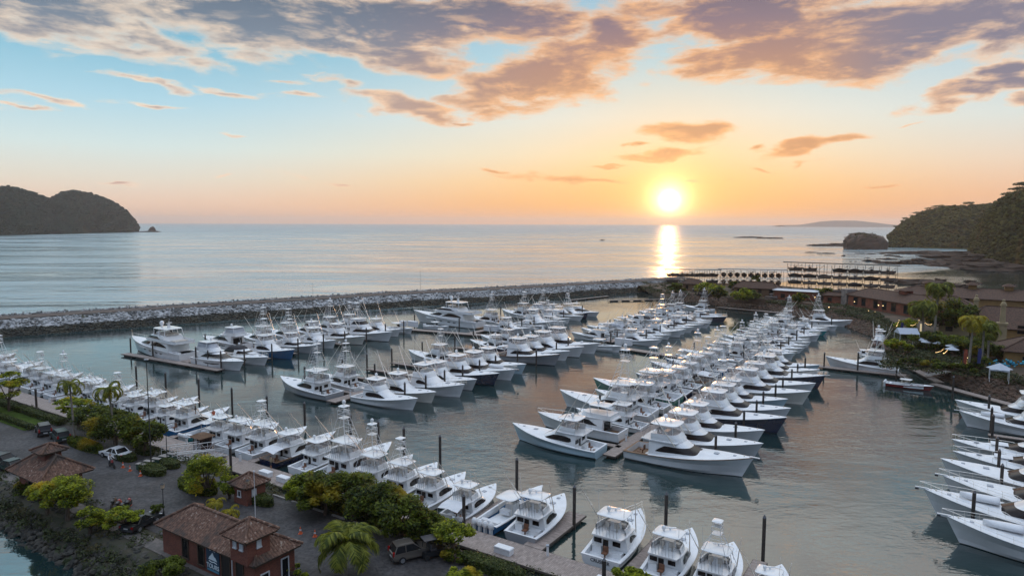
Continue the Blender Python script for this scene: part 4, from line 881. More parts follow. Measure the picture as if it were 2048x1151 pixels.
def boat(kind, paint, bow, heading, L=None, where='', group=''):
    """bow: world point of the stem at deck height (only x, y used)"""
    fn, L0, desc, zb = KIND[kind]; key = (kind, paint)
    if key not in CACHE: r = CACHE[key] = fn(PAINT[paint][1])
    else: r = copy_tree(CACHE[key])
    s = (L or L0) / L0; d = Vector((math.cos(heading), math.sin(heading), 0)); o = Vector((bow.x, bow.y, 0)) - d * (L0 * s)
    jit = rnd.uniform(-.03, .03); r.location = (o.x, o.y, rnd.uniform(-.06, .03)); r.rotation_euler = (rnd.uniform(-.008, .008), rnd.uniform(-.006, .006), heading + jit); r.scale = (s, s, s)
    hull = '' if paint == 'w' and kind not in ('C',) else ''
    tag(r, ('%s %s, %s' % (PAINT[paint][0], desc, where)).strip(), CATS.get(kind, 'boat'), group); return r
HR, HL, HU = GA, GA + PI, GA + PI / 2
def row(lst, heading, edge, where, group, lr=(9, 18.5), endword='near'):
    """lst entries: (u, v, kind, paint) with (u, v) the bow; boats reach back to the pier edge"""
    n = 0
    for (u, v, kind, paint) in sorted(lst, key=lambda q: q[1]):
        n += 1; L = abs(u - edge) - 0.8; L0 = KIND[kind][1]; L = max(lr[0], min(lr[1], L)); 
        if abs(L - L0) / L0 > .22: L = L0 * (1.22 if L > L0 else .78)
        boat(kind, paint, G(u, v), heading, L, '%s nearest, %s' % (ordn(n), where), group)
# central pier, right side (bows to the right)
row([(-21.1, 92.1, 'Tc', 'w'), (-21.6, 99.3, 'W', 'k'), (-23.0, 107, 'W', 'w'), (-21.4, 114.8, 'W', 'n'), (-22.1, 121.4, 'Wt', 'w'), (-24.1, 129, 'Wt', 'i'), (-21.4, 136.6, 'W', 'c'), (-21.7, 143.8, 'Wt', 'w'), (-21.1, 151.8, 'Wr', 'n'), (-23.4, 159.3, 'S0', 'k'), (-24.4, 166, 'W', 'i')], HR, -39.6, 'right side of central pier', 'sportfishers moored along the right side of the central pier')
row([(-32.4, 180.5, 'st', 'w'), (-32.6, 185.3, 'X', 'c'), (-32.1, 190.6, 'Xb', 'w'), (-32.2, 196.1, 'X', 'w'), (-32.3, 201.4, 'C', 'w'), (-33.4, 207.0, 'X', 'w'), (-31.8, 213.2, 's', 'w'), (-32.4, 218.5, 'X', 'w'), (-31.5, 225.5, 'X', 't'), (-32.0, 231.2, 's', 'w'), (-30.3, 238.2, 'C', 'w'), (-27.5, 250.5, 'TT', 'w')], HR, -43.6, 'far right side of central pier', 'boats along the far right side of the central pier', (9, 17))
# central pier, left side (bows to the left)
row([(-57.4, 89.0, 'T', 'i'), (-57.8, 97.0, 'F0', 'w'), (-60.9, 110.5, 'TT', 'w'), (-56.7, 116.6, 'T', 'c'), (-60.0, 122.6, 'Wt', 's'), (-57.3, 128.8, 'TT', 'n'), (-56.1, 135, 'Tt', 'g'), (-56.1, 141, 'A', 'c'), (-57.8, 147.2, 'TT', 'g'), (-56.5, 153.6, 'Tt', 'b'), (-56.3, 160.4, 'TT', 'w'), (-57.8, 167.1, 'Tt', 'w'), (-54, 103.5, 'Tt', 'w')], HL, -41.3, 'left side of central pier', 'sportfishers moored along the left side of the central pier')
row([(-53.9, 174, 'Tt', 'w'), (-55, 180.2, 'TT', 'w'), (-54.4, 186, 'S', 'w'), (-55, 192, 'Tt', 'w'), (-55.7, 197.9, 'TT', 'w'), (-54.5, 204, 'X', 'w'), (-53.8, 210.3, 'st', 'r'), (-54, 216, 'A', 'w'), (-54.3, 221.6, 's', 'w'), (-54.2, 227.4, 'S', 'w'), (-54.8, 233.4, 's', 'w'), (-54.6, 239.2, 'X', 'w'), (-55.1, 245.5, 'sT', 'w')], HL, -42.4, 'far left side of central pier', 'boats along the far left side of the central pier', (9, 13))
# west pier
row([(-80.4, 92.2, 'T', 'w'), (-80.7, 98.5, 'T', 'c'), (-78.9, 104.4, 's', 'w'), (-79.9, 110.3, 'T', 'k'), (-78.6, 116.4, 'W', 'n'), (-78.3, 122.6, 'Wd', 'w'), (-79.5, 128.8, 'W', 'i'), (-77.7, 141.0, 'A', 'g'), (-78.7, 147.3, 'W', 'w'), (-77.5, 153.1, 'T', 'w'), (-76.5, 159.9, 'Wt', 'w'), (-72.8, 165.6, 'C', 'w')], HR, -96.0, 'right side of west pier', 'boats moored along the right side of the west pier')
row([(-115.3, 89.9, 'TT', 'g'), (-113.8, 97.0, 'TT', 'w'), (-113.8, 127.6, 'Tt', 'w'), (-111.1, 149.4, 'T', 'n'), (-112.9, 157.5, 'Tt', 'w')], HL, -98.3, 'left side of west pier', 'boats moored along the left side of the west pier')
# yacht pier, nearest the breakwater
row([(-134.8, 95.3, 'F', 'w'), (-135.4, 102.7, 'Xb', 'w'), (-136.1, 110.7, 'Tt', 'b'), (-138.0, 119.2, 'Wt', 'k'), (-139.4, 127.2, 's', 'w'), (-136.3, 135.0, 'W', 'c'), (-133.6, 143.1, 'S', 'w'), (-137.5, 151.1, 'T', 'w'), (-138.5, 157.6, 'C', 'w')], HR, -153.2, 'right side of yacht pier', 'boats moored along the right side of the yacht pier')
row([(-183.4, 95.4, 'M', 'w'), (-174.9, 111.4, 'F', 'w'), (-172.5, 120.6, 'TT', 'w'), (-172, 129, 'Tt', 'w'), (-171, 137, 'S0', 'w'), (-172, 145, 'TT', 'w'), (-171.5, 153, 'Tt', 'w')], HL, -155.6, 'left side of yacht pier', 'boats moored along the left side of the yacht pier', (9, 33))
# outer pier behind
row([(-106.9, 176, 'T', 'w'), (-106.9, 184.8, 'C', 'w'), (-105.8, 191, 's', 'w'), (-106.5, 197, 'C', 'w'), (-108.5, 204, 'Tt', 'w'), (-107.8, 212.3, 'F0', 'w'), (-109, 218.5, 'st', 'n'), (-108.1, 225.3, 'F0', 'w')], HR, -122.0, 'right side of outer pier', 'boats moored along the right side of the outer pier', (9, 15))
row([(-157.0, 178.5, 'M', 'w'), (-141, 187.5, 'TT', 'w'), (-138.7, 206.8, 'st', 'w'), (-138, 213.5, 'F', 'w'), (-139, 220.5, 'TT', 'w'), (-138, 227.5, 'X', 'w')], HL, -124.4, 'left side of outer pier', 'boats moored along the left side of the outer pier', (9, 29))
boat('C', 'w', at(897, 655, 1), HR, 9.5, 'tied up in front of the rear motor yacht', 'boats moored singly')
# middle pier
row([(-67.4, 179.6, 'T', 'w'), (-68.8, 185.8, 'X', 'w'), (-68.6, 191.6, 'X', 'w'), (-67.1, 197.4, 's', 'w'), (-67.9, 203.0, 'C', 'w'), (-67.3, 208.5, 'X', 'w'), (-66.5, 214.5, 'Wr', 'w'), (-65.8, 220.6, 'F0', 'w'), (-67.0, 226.4, 'X', 'w'), (-65.2, 237.7, 'X', 'n'), (-69.6, 247.3, 'C', 'w')], HR, -80.3, 'right side of middle pier', 'boats moored along the right side of the middle pier', (9, 14))
row([(-95.1, 178.5, 'F0', 'w'), (-95.6, 186.4, 'T', 'w'), (-96.7, 192.3, 'Xc', 'w'), (-95.3, 198.2, 's', 'w'), (-95.0, 204.2, 'X', 'w'), (-95.5, 209.8, 'S0', 'w'), (-95.3, 215.4, 'Xb', 'w'), (-95.3, 221.2, 's', 'w'), (-95.5, 227, 'X', 'w'), (-96, 232.7, 'st', 'w'), (-96.7, 238.2, 'C', 'w'), (-96.6, 243.9, 'TT', 'w'), (-95.8, 250, 'TT', 'w'), (-90.5, 262, 'TT', 'w')], HL, -82.6, 'left side of middle pier', 'boats moored along the left side of the middle pier', (9, 15))
# right-hand pier, bows to the left
row([(1.3, 144.7, 'W', 'w'), (1.9, 136.8, 'Wd', 'w'), (1.0, 118.9, 'X', 'w'), (1.2, 112.3, 'X', 'w'), (-0.2, 105.6, 'W', 'w'), (0.1, 98.8, 'Wr', 'w'), (-1.7, 92.2, 'Wd', 'w'), (0.6, 85.4, 'Wd', 'w')], HL, 18.5, 'at the right edge pier', 'boats with bows pointing left at the right edge pier', (12, 18.5))
boat('TT', 'w', at(1651, 711, 2.6), HL, 15.5, 'alone at the short right-hand jetty', 'boats moored singly')
boat('C4', 'r', at(1868, 768, 1.5), HR - .06, 8.6, 'below the white gangway on the right', 'boats moored singly')
boat('s', 'r', at(1752, 683, 1.5), HU + PI - .1, 9.5, 'dark-hulled launch moored under the right-hand stone bank', 'boats moored singly')
boat('C', 'w', at(1728, 708, 1.5), HU + PI + .15, 7.5, 'moored beside the dark launch near the right bank', 'boats moored singly')
# front pier: sterns to the pier, bows out
FR = [(-3.4, 66.0, 'sm', 'w'), (-8.3, 66.6, 'C', 'w'), (-12.4, 66.8, 'sm', 'w'), (-17.2, 68.4, 'st', 'w'), (-22.0, 68.9, 'sm', 'k'), (-27.9, 70.2, 's', 'w'), (-37.3, 69.4, 'sm', 'g'), (-41.9, 71.2, 'C4', 'b'), (-46.5, 68.2, 'sa', 'w'), (-52.0, 68.8, 'sm', 'w'), (-56.8, 69.4, 'st', 'w'),
      (-61.8, 69.8, 'sT', 'w'), (-67.6, 71.6, 'sT', 't'), (-73.0, 71.2, 'T', 'w'), (-79.0, 71.5, 'A', 'n'), (-84.4, 70.4, 'st', 'w'), (-89.4, 69.4, 'sm', 'w'), (-94.2, 69.4, 's', 'w'), (-99.0, 69.0, 'C4', 't'), (-103.8, 70.4, 'sm', 'b')]
KL = ['T', 'sm', 'T', 'st', 's', 'sm', 'T', 'sT', 's', 'st', 'sm', 'C', 's', 'sT', 'C4', 'st', 's']
for i in range(17): FR.append((-109.4 - i * 5.0, 70.2 + rnd.uniform(-.8, 1.4), KL[i], 'c' if i in (3, 9) else 'w'))
FR.sort(key=lambda q: -q[0])
for i, (u, v, kind, paint) in enumerate(FR):
    L = min(v - 59.1, KIND[kind][1] * 1.05); bt = boat(kind, paint, G(u, v), HU, max(L, 7.5), '%s from the right along the front pier' % ordn(i + 1), 'charter boats backed up to the front pier')
    if u == -27.9: NAMED = bt

# ------------------------------------------------------------------ piers, fingers, pilings
m_plank = bpy.data.materials.new('pier_planks'); m_plank.use_nodes = True; t = NT(m_plank.node_tree); p = t.n['Principled BSDF']
tcn = t.new('ShaderNodeTexCoord'); X, Y, Z = t.xyz(tcn.outputs['Object'])
br = t.m('FRACT', t.m('MULTIPLY', X, 5.0)); nzz = t.noise(t.comb(t.m('FLOOR', t.m('MULTIPLY', X, 5.0)), t.m('MULTIPLY', Y, .3), 0.0), 3.0, 2)
cc = t.mix(t.mr(nzz, .3, .7), (0.20, 0.16, 0.14, 1), (0.34, 0.28, 0.25, 1)); cc = t.mix(t.m('LESS_THAN', br, 0.07), cc, (0.05, 0.04, 0.035, 1))
t.put(p.inputs['Base Color'], cc); p.inputs['Roughness'].default_value = 0.75
m_float = mat('pier_float', (0.05, 0.045, 0.04), 0.8, var=.4)
m_fasc = mat('pier_fascia', (0.12, 0.095, 0.08), 0.8, var=.3)
def pier(a, b, wdt, label, name='floating_pier', cat='pier', group='piers of the marina', z=0.55):
    a = Vector((a[0], a[1], 0)); b = Vector((b[0], b[1], 0)); d = b - a; L = d.length; rz = math.atan2(d.y, d.x)
    r = empty(name, a, rz, label, cat, group)
    mb = MB(); mb.box((L / 2, 0, z - .04), (L, wdt, .08)); mb.build('deck', m_plank, r)
    mb = MB(); mb.box((L / 2, wdt / 2 + .03, z - .12), (L, .06, .22)); mb.box((L / 2, -wdt / 2 - .03, z - .12), (L, .06, .22)); mb.box((-.03, 0, z - .12), (.06, wdt + .12, .22)); mb.box((L + .03, 0, z - .12), (.06, wdt + .12, .22)); mb.build('edge_beam', m_fasc, r)
    mb = MB(); n = max(1, int(L / 5))
    for i in range(n): mb.box(((i + .5) * L / n, 0, .12), (L / n * .62, wdt * .9, .58))
    mb.build('floats', m_float, r); return r
pier(G(-190, 56.4), G(6, 56.4), 3.6, 'long wooden pier running along the foreshore below the car park')
pier(G(-40.6, 88.5), G(-40.6, 169), 1.9, 'near half of the central pier between two packed rows of boats')
pier(G(-43, 169.2), G(-43, 262), 2.2, 'far half of the central pier between smaller boats')
pier(G(-97.1, 87), G(-97.1, 160), 2.4, 'spine of the west pier left of the central one')
pier(G(-154.4, 93), G(-154.4, 162), 2.4, 'spine of the yacht pier nearest the breakwater')
pier(G(-81.4, 176), G(-81.4, 258), 2.2, 'spine of the middle pier behind the cross pier')
pier(G(-123.2, 166), G(-123.2, 232), 2.2, 'spine of the outer pier in front of the breakwater')
pier(at(798, 656, .55), at(1012, 673, .55), 2.8, 'cross pier in front of the rear motor yacht with white dock boxes')
pier(at(1212, 690, .55), at(1420, 722, .55), 2.8, 'bare cross pier joining the middle and central piers')
pier(at(1637, 731, .55), at(1812, 750, .55), 2.6, 'short right-hand jetty beside the lone sportfisher')
pier(at(1800, 722, .55), at(1880, 764, .55), 1.8, 'narrow float running in from the right bank')
pier(at(1866, 766, .55), at(2075, 822, .55), 2.0, 'narrow float along the foot of the right bank')
pier(at(250, 706, .55), at(441, 739, .55), 2.0, 'finger pier alongside the near motor yacht', 'finger_pier')
pier(G(19.6, 70), G(19.6, 150), 2.4, 'spine of the right edge pier')
pier(G(-80, 276), G(-33, 268), 2.0, 'far float below the brown stone quay', 'floating_pier')
pier(at(1140, 600, .4), at(1216, 592, .4), 1.6, 'lone float lying in front of the dark foot of the breakwater')
pier(at(1216, 601, .4), at(1400, 597, .4), 1.2, 'thin dark float beyond the far boats near the sun glitter')
NF = {}
def fingers(us, vs, where, wd=1.1):
    for i, v in enumerate(vs): pier(G(us[0], v), G(us[1], v), wd, '%s finger from the near end, %s' % (ordn(i + 1), where), 'finger_pier', 'pier', 'finger piers, ' + where)
fingers((-38.2, -28.5), [95.7, 111, 125.2, 140.2, 155.6], 'right side of central pier')
fingers((-40.8, -50.5), [93, 107, 119.6, 132, 144, 157], 'left side of central pier')
fingers((-95.9, -87), [95.3, 107.3, 119.5, 134.9, 150.2], 'right side of west pier')
fingers((-98.3, -112.5), [94, 104.5, 112, 120.3, 131.5, 145, 153.5], 'left side of west pier')
fingers((-153.2, -141), [99.2, 107, 115, 131, 139.2, 147], 'right side of yacht pier')
fingers((-155.6, -166), [106, 116, 124.8, 133, 141, 149], 'left side of yacht pier')
for i, u in enumerate([-14.7, -24.8, -35.2, -44.2, -59.2, -70.3, -81.6, -91.8, -101.4, -112, -127, -142, -157, -172]):
    pier(G(u, 58.3), G(u, 68.3), 1.3 if i != 2 else 2.2, '%s finger from the right off the front pier' % ordn(i + 1), 'finger_pier', 'pier', 'finger piers of the front pier')
fingers((18.3, 6), [131.5, 127, 114.9, 102], 'at the right edge pier', 1.2)
m_pile = mat('piling_tar', (0.028, 0.024, 0.022), 0.7, col2=(0.055, 0.042, 0.035), vscale=1.5)
m_cap = mat('piling_cap', (0.10, 0.10, 0.11), 0.5)
pp = empty('mooring_piling', (0, 0, 0)); mb = MB(); mb.tube([(0, 0, -1.5), (0, 0, 3.9)], .19, 8); mb.build('post', m_pile, pp); mb = MB(); mb.tube([(0, 0, 3.9), (0, 0, 4.16)], .205, 8, .05); mb.build('cap', m_cap, pp)
pfirst = [True]
def piling(p, h, label, group):
    if pfirst[0]: o = pp; pfirst[0] = False
    else: o = copy_tree(pp)
    o.location = (p.x, p.y, 0); o.scale = (1, 1, h / 4.1); tag(o, label, 'piling', group)
def piles(pts, where, h=4.1):
    for i, p in enumerate(pts): piling(G(*p), h + rnd.uniform(-.2, .2), 'dark mooring piling, %s from the near end, %s' % (ordn(i + 1), where), 'mooring pilings, ' + where)
piles([(-27.3, 95.7), (-26.5, 103.2), (-27.3, 111.2), (-27, 118.2), (-27.5, 125.2), (-27, 132.8), (-27.2, 140.2), (-27, 147.8), (-27.3, 155.6), (-27, 162.6), (-24.6, 173.2)], 'right side of central pier')
piles([(-50.8, 93.2), (-51, 107), (-51, 119.6), (-51, 132), (-51, 144), (-51, 157), (-54.6, 169.5), (-48.5, 183.2), (-48.5, 207)], 'left side of central pier')
piles([(-42.9, 172), (-42.9, 190), (-36.4, 183), (-36.4, 193), (-36.4, 204), (-36.4, 215), (-36.4, 228), (-33, 244)], 'far half of central pier')
piles([(-86, 95.3), (-86, 101.4), (-86, 107.3), (-86, 113.4), (-86, 119.5), (-86, 125.7), (-86, 134.9), (-84, 150.2), (-84, 156.5), (-82.5, 137.8)], 'right side of west pier')
piles([(-108, 91.5), (-112.6, 94), (-112.6, 104.5), (-112.6, 112), (-112.6, 120.3), (-112.6, 131.5), (-112.6, 145), (-112.6, 153.5), (-103, 104.7)], 'left side of west pier')
piles([(-140.5, 93.4), (-145.5, 93.4), (-150, 93.2), (-140, 99.2), (-140, 107), (-140, 115), (-140, 123.4), (-140, 131), (-140, 139.2), (-140, 147), (-140, 155), (-166, 106), (-166, 116), (-166, 124.8), (-166, 133), (-177.5, 92.4), (-167.5, 92.6)], 'at the yacht pier', 4.4)
piles([(-113.5, 173), (-113.5, 180.5), (-113.5, 188), (-113.5, 200), (-113.5, 208), (-113.5, 222), (-136, 182.8), (-136, 202), (-147, 168), (-131, 171)], 'at the outer pier', 4.2)
piles([(-79.5, 173.2), (-78.4, 175), (-73, 183), (-73, 194), (-73, 206), (-73, 217.5), (-72, 229), (-88, 182.5), (-90, 195.3), (-90, 207), (-90, 218.4), (-90, 229.8), (-77, 232), (-90, 240)], 'at the middle pier', 3.9)
piles([(6.3, 142.8), (6.3, 132.5), (6.3, 127.5), (6.3, 115), (6.3, 108.8), (6.3, 102), (3.2, 89.6), (-17.5, 173.4), (-9.5, 170.5), (1, 156.5)], 'at the right-hand moorings', 4.6)
piles([(-34.1, 65.4), (-24.8, 69), (-44.2, 69.3), (-58.1, 71.4), (-64.9, 71.6), (-70.3, 72), (-76.3, 72.2), (-87.1, 72.5), (-96.6, 72.5), (-106.4, 72.6), (-117, 73), (-128, 73), (-139, 73.2), (-14.7, 69.5)], 'off the front pier', 5.0)
piles([(-44.5, 58.8), (-25.2, 54.3), (-80.2, 54.2), (-107.7, 54.4), (-138, 54.6), (-59.5, 54.3)], 'beside the front pier', 3.9)
# white dock boxes
m_box = mat('dock_box_white', (0.72, 0.73, 0.75), 0.45, var=.1)
bp_ = empty('dock_box', (0, 0, 0)); mb = MB(); mb.box((0, 0, .3), (1.9, .8, .6)); mb.build('bin', m_box, bp_); mb = MB(); mb.box((0, 0, .64), (2.0, .9, .09), taper=.92); mb.box((0, -.45, .45), (.14, .03, .1)); mb.build('lid', m_box, bp_)
BX = [(-37.0, 55.6), (-25.6, 55.5), (-71.6, 55.9), (-75.2, 55.9), (-107, 57.4), (-12, 55.6), (-55, 55.7), (-48, 55.7), (-62.5, 55.7)]
for i, q in enumerate(BX):
    o = bp_ if i == 0 else copy_tree(bp_); p = G(*q, .56); o.location = p; o.rotation_euler.z = GA
    tag(o, 'white lidded dock box on the front pier, %s from the right' % ordn(1 + sorted([-b[0] for b in BX]).index(-q[0])), 'dock box', 'white dock boxes')
for i, (x, y) in enumerate([(806, 652), (822, 652), (829, 653), (975, 661), (989, 662), (1238, 688), (1256, 690)]):
    o = copy_tree(bp_); p = at(x, y, .56); o.location = p; o.rotation_euler.z = GA; o.scale = (1.1, 1.5, 2.6)
    tag(o, 'tall white dock locker on the cross piers, %s from the left' % ordn(i + 1), 'dock box', 'tall white dock lockers')
# round white fenders and floats at finger ends
m_ball = mat('fender_white', (0.7, 0.7, 0.68), 0.5)
fb0 = None
for i, (x, y) in enumerate([(586, 704), (600, 702), (633, 696), (679, 688), (691, 687), (547, 711), (492, 722)]):
    if fb0 is None: mb = MB(); mb.sphere((0, 0, .42), .42, 10, 8); mb.tube([(0, 0, .8), (0, 0, .98)], .07, 6); fb0 = o = mb.build('round_fender', m_ball, smooth=True)
    else: o = fb0.copy(); COL.objects.link(o)
    o.location = at(x, y, 0); tag(o, 'round white fender at the yacht pier fingers, %s from the left' % ordn([1, 2, 3, 4, 5, 6, 7][sorted([492, 547, 586, 600, 633, 679, 691]).index(x)]), 'fender', 'round white fenders at the yacht pier')

# power pedestals along the piers
m_lampcap = mat('pedestal_cap', (0.3, 0.36, 0.42), .4); m_ped = mat('pedestal_white', (0.66, 0.66, 0.66), .5); p0 = None
for i, (u, v) in enumerate([(-41.2, y) for y in (96, 108, 120, 132, 144, 156)] + [(-97.1, y) for y in (92, 104, 116, 130, 146)] + [(-154.4, y) for y in (100, 112, 124, 136, 150)] + [(x, 57.6) for x in (-20, -33, -45, -58, -70, -83, -96, -109, -124, -140)]):
    if p0 is None: p0 = o = empty('power_pedestal', (0, 0, 0)); mb = MB(); mb.box((0, 0, .5), (.26, .26, 1.0), taper=.85); mb.build('post', m_ped, o); mb = MB(); mb.box((0, 0, 1.06), (.3, .3, .12)); mb.build('lamp_cap', m_lampcap, o)
    else: o = copy_tree(p0)
    o.location = G(u, v, .55); w_ = 'central pier' if i < 6 else 'west pier' if i < 11 else 'yacht pier' if i < 16 else 'front pier'; k_ = i if i < 6 else i - 6 if i < 11 else i - 11 if i < 16 else i - 16
    tag(o, 'white power pedestal on the %s, %s %s' % (w_, ordn(k_ + 1), 'from the right' if i >= 16 else 'from the near end'), 'power pedestal', 'white power pedestals on the piers')

# ------------------------------------------------------------------ near foreshore
GZ = 2.3
m_pave = bpy.data.materials.new('car_park_pavers'); m_pave.use_nodes = True; t = NT(m_pave.node_tree); p = t.n['Principled BSDF']; geo = t.new('ShaderNodeNewGeometry')
vo = t.new('ShaderNodeTexVoronoi'); t.put(vo.inputs['Vector'], geo.outputs['Position']); vo.inputs['Scale'].default_value = 3.6; cx_, cy_, cz_ = t.xyz(vo.outputs['Color'])
cc = t.mix(t.mr(cx_, 0, 1, smooth=False), (0.028, 0.027, 0.029, 1), (0.072, 0.067, 0.068, 1)); cc = t.mix(t.mr(t.noise(geo.outputs['Position'], .22, 5, .65), .42, .62), cc, t.mix(1.0, cc, (0.55, 0.53, 0.52, 1), 'MULTIPLY')); cc = t.mix(t.mr(t.noise(geo.outputs['Position'], 1.1, 3, .6), .66, .72), cc, (0.028, 0.026, 0.026, 1))
t.put(p.inputs['Base Color'], cc); p.inputs['Roughness'].default_value = .8; bb = t.new('ShaderNodeBump'); bb.inputs['Strength'].default_value = .5; bb.inputs['Distance'].default_value = .03; t.put(bb.inputs['Height'], cx_); t.put(p.inputs['Normal'], bb.outputs[0])
m_soil = mat('bank_earth', (0.055, 0.045, 0.03), 0.95, col2=(0.03, 0.035, 0.018), vscale=0.8, bump=0.7, bscale=3)
m_path = mat('gravel_path', (0.15, 0.13, 0.12), 0.95, col2=(0.08, 0.075, 0.07), vscale=2, bump=0.5, bscale=8)
m_kerb = mat('kerb_concrete', (0.30, 0.28, 0.26), 0.85, var=.3)
m_grass = mat_veg('lawn_grass', (0.03, 0.05, 0.012), (0.07, 0.10, 0.025), None, 0.4, transl=0)
def strip(name, mats, sections, label, kind='structure', zfn=None, nu=2, n=120, u0=-330, u1=60):
    """sections: (v, z) across the foreshore, extruded along u with a slightly wandering edge"""
    mb = MB(); rr = []
    for i in range(n + 1):
        u = u0 + (u1 - u0) * i / n; rr.append([G(u, v + (fbm(u * .12, v * .1) * .5 if k in (0, len(sections) - 1) else 0), z) for k, (v, z) in enumerate(sections)])
    mb.loft(rr, closed=False); return tag(mb.build(name, mats), label, kind=kind)
strip('ground', m_soil, [(26.5, -1.5), (30.6, -.1), (33.2, 2.0), (34.2, 2.25), (50.2, 2.25), (51.2, 1.9), (53.0, -.2), (54, -1.5)], 'earth of the foreshore between the harbour and the inlet')
mb = MB(); mb.loft([[G(-330, 36.6, GZ), G(-330, 49.6, GZ)], [G(60, 36.6, GZ), G(60, 49.6, GZ)]], closed=False); tag(mb.build('car_park', m_pave), 'dark cobbled car park and road along the foreshore', kind='structure')
mb = MB(); mb.loft([[G(-330, 34.3, GZ + .01), G(-330, 36.0, GZ + .01)], [G(60, 34.3, GZ + .01), G(60, 36.0, GZ + .01)]], closed=False); tag(mb.build('path', m_path), 'pale gravel path along the top of the boulder bank', kind='structure')
# boulder bank towards the inlet
m_bould = bpy.data.materials.new('bank_boulders'); m_bould.use_nodes = True; t = NT(m_bould.node_tree); p = t.n['Principled BSDF']; geo = t.new('ShaderNodeNewGeometry')
cc = t.mix(t.mr(geo.outputs['Random Per Island'], 0, 1, smooth=False), (0.018, 0.018, 0.016, 1), (0.062, 0.056, 0.046, 1)); cc = t.mix(t.mr(t.noise(geo.outputs['Position'], .8, 3), .55, .65), cc, (0.03, 0.042, 0.014, 1))
t.put(p.inputs['Base Color'], cc); p.inputs['Roughness'].default_value = .9
mb = MB(); R = random.Random(9)
for _ in range(1900):
    u = R.uniform(-112, -40); k = R.random(); v = 30.0 + k * 4.2 + R.uniform(-.2, .2); z = -.2 + k * 2.4; rock(mb, tuple(G(u, v, z)), R.uniform(.22, .52), R)
for _ in range(900):
    u = R.uniform(-150, 8); k = R.random(); rock(mb, tuple(G(u, 51 + k * 2.6, 1.9 - k * 2.2)), R.uniform(.3, .6), R)
tag(mb.build('boulder_bank', m_bould), 'dark boulders heaped on the banks of the foreshore', kind='stuff')
mb = MB(); R = random.Random(19)
for _ in range(420):
    u = R.uniform(-118, -44); v = R.uniform(32.2, 37) if R.random() < .75 else R.uniform(30.5, 33); c = G(u, v, 2.3 if v > 33.6 else 1.5)
    if -66 < u < -47 and v > 33: continue
    leaf_ball(mb, c, R.uniform(.4, 1.0), R.uniform(.3, .6), 60, .22, R)
for _ in range(240):
    u = R.uniform(-140, 0); c = G(u, R.uniform(49.6, 51.4), 2.1); leaf_ball(mb, c, R.uniform(.5, 1.1), R.uniform(.35, .7), 60, .22, R)
m_scrub = mat_veg('scrub', (0.016, 0.022, 0.009), (0.06, 0.075, 0.022), (0.07, 0.06, 0.02), 0.5, transl=.2)
tag(mb.build('undergrowth', m_scrub), 'scrub and low plants along the edges of the foreshore', kind='stuff')
mb = MB(); mb.loft([[G(-330, 44.6, GZ + .05), G(-330, 49.9, GZ + .05)], [G(-117.5, 44.6, GZ + .05), G(-117.5, 49.9, GZ + .05)]], closed=False); tag(mb.build('lawn', m_grass), 'strip of lawn beyond the parked dark cars', kind='structure')
for i in range(9):
    mb = MB(); a = G(-64.2 + i * 3.3, 49.5, GZ); mb.box((0, 0, .08), (2.2, .22, .16)); tag(mb.build('kerb_stone', m_kerb, loc=a, rz=GA), 'pale concrete parking kerb under the waterfront trees, %s from the left' % ordn(i + 1), 'kerb', 'parking kerbs along the waterfront trees')

# ------------------------------------------------------------------ plants
m_leafA = mat_veg('broad_leaves', (0.014, 0.030, 0.005), (0.14, 0.175, 0.016), (0.27, 0.21, 0.014), 0.35, transl=.42)  # pale and warm tones carry painted leaf highlights
m_leafB = mat_veg('sunny_leaves', (0.045, 0.075, 0.008), (0.33, 0.37, 0.024), (0.44, 0.33, 0.02), 0.5, transl=.42)  # yellow-green sunlit highlights put into the leaf colour
m_palm = mat_veg('palm_fronds', (0.05, 0.07, 0.010), (0.24, 0.25, 0.035), None, 0.8, transl=.3)
m_palmY = mat_veg('yellow_palm_fronds', (0.16, 0.15, 0.012), (0.42, 0.34, 0.03), None, 0.8, transl=.35)
m_ptrunk = mat('palm_trunk', (0.26, 0.23, 0.19), 0.85, col2=(0.13, 0.11, 0.09), vscale=4)
def clump(mb, c, r, n, sz, R, flat=.7):
    vs = []; fs = []
    for _ in range(n):
        a = R.uniform(0, 2 * PI); z = R.uniform(-.7, 1); q = math.sqrt(1 - z * z) if abs(z) < 1 else 0; k = R.uniform(.55, 1.05)
        p = Vector((c[0] + r * q * math.cos(a) * k, c[1] + r * q * math.sin(a) * k, c[2] + r * flat * z * k))
        t1 = Vector((R.uniform(-1, 1), R.uniform(-1, 1), R.uniform(-.5, .5))).normalized(); b = t1.cross(Vector((R.uniform(-.6, .6), R.uniform(-.6, .6), 1))).normalized(); s = sz * R.uniform(.6, 1.25)
        o = len(vs); vs += [p - t1 * s, p - b * s * .45, p + t1 * s, p + b * s * .45]; fs.append((o, o + 1, o + 2, o + 3))
    mb.add(vs, fs)
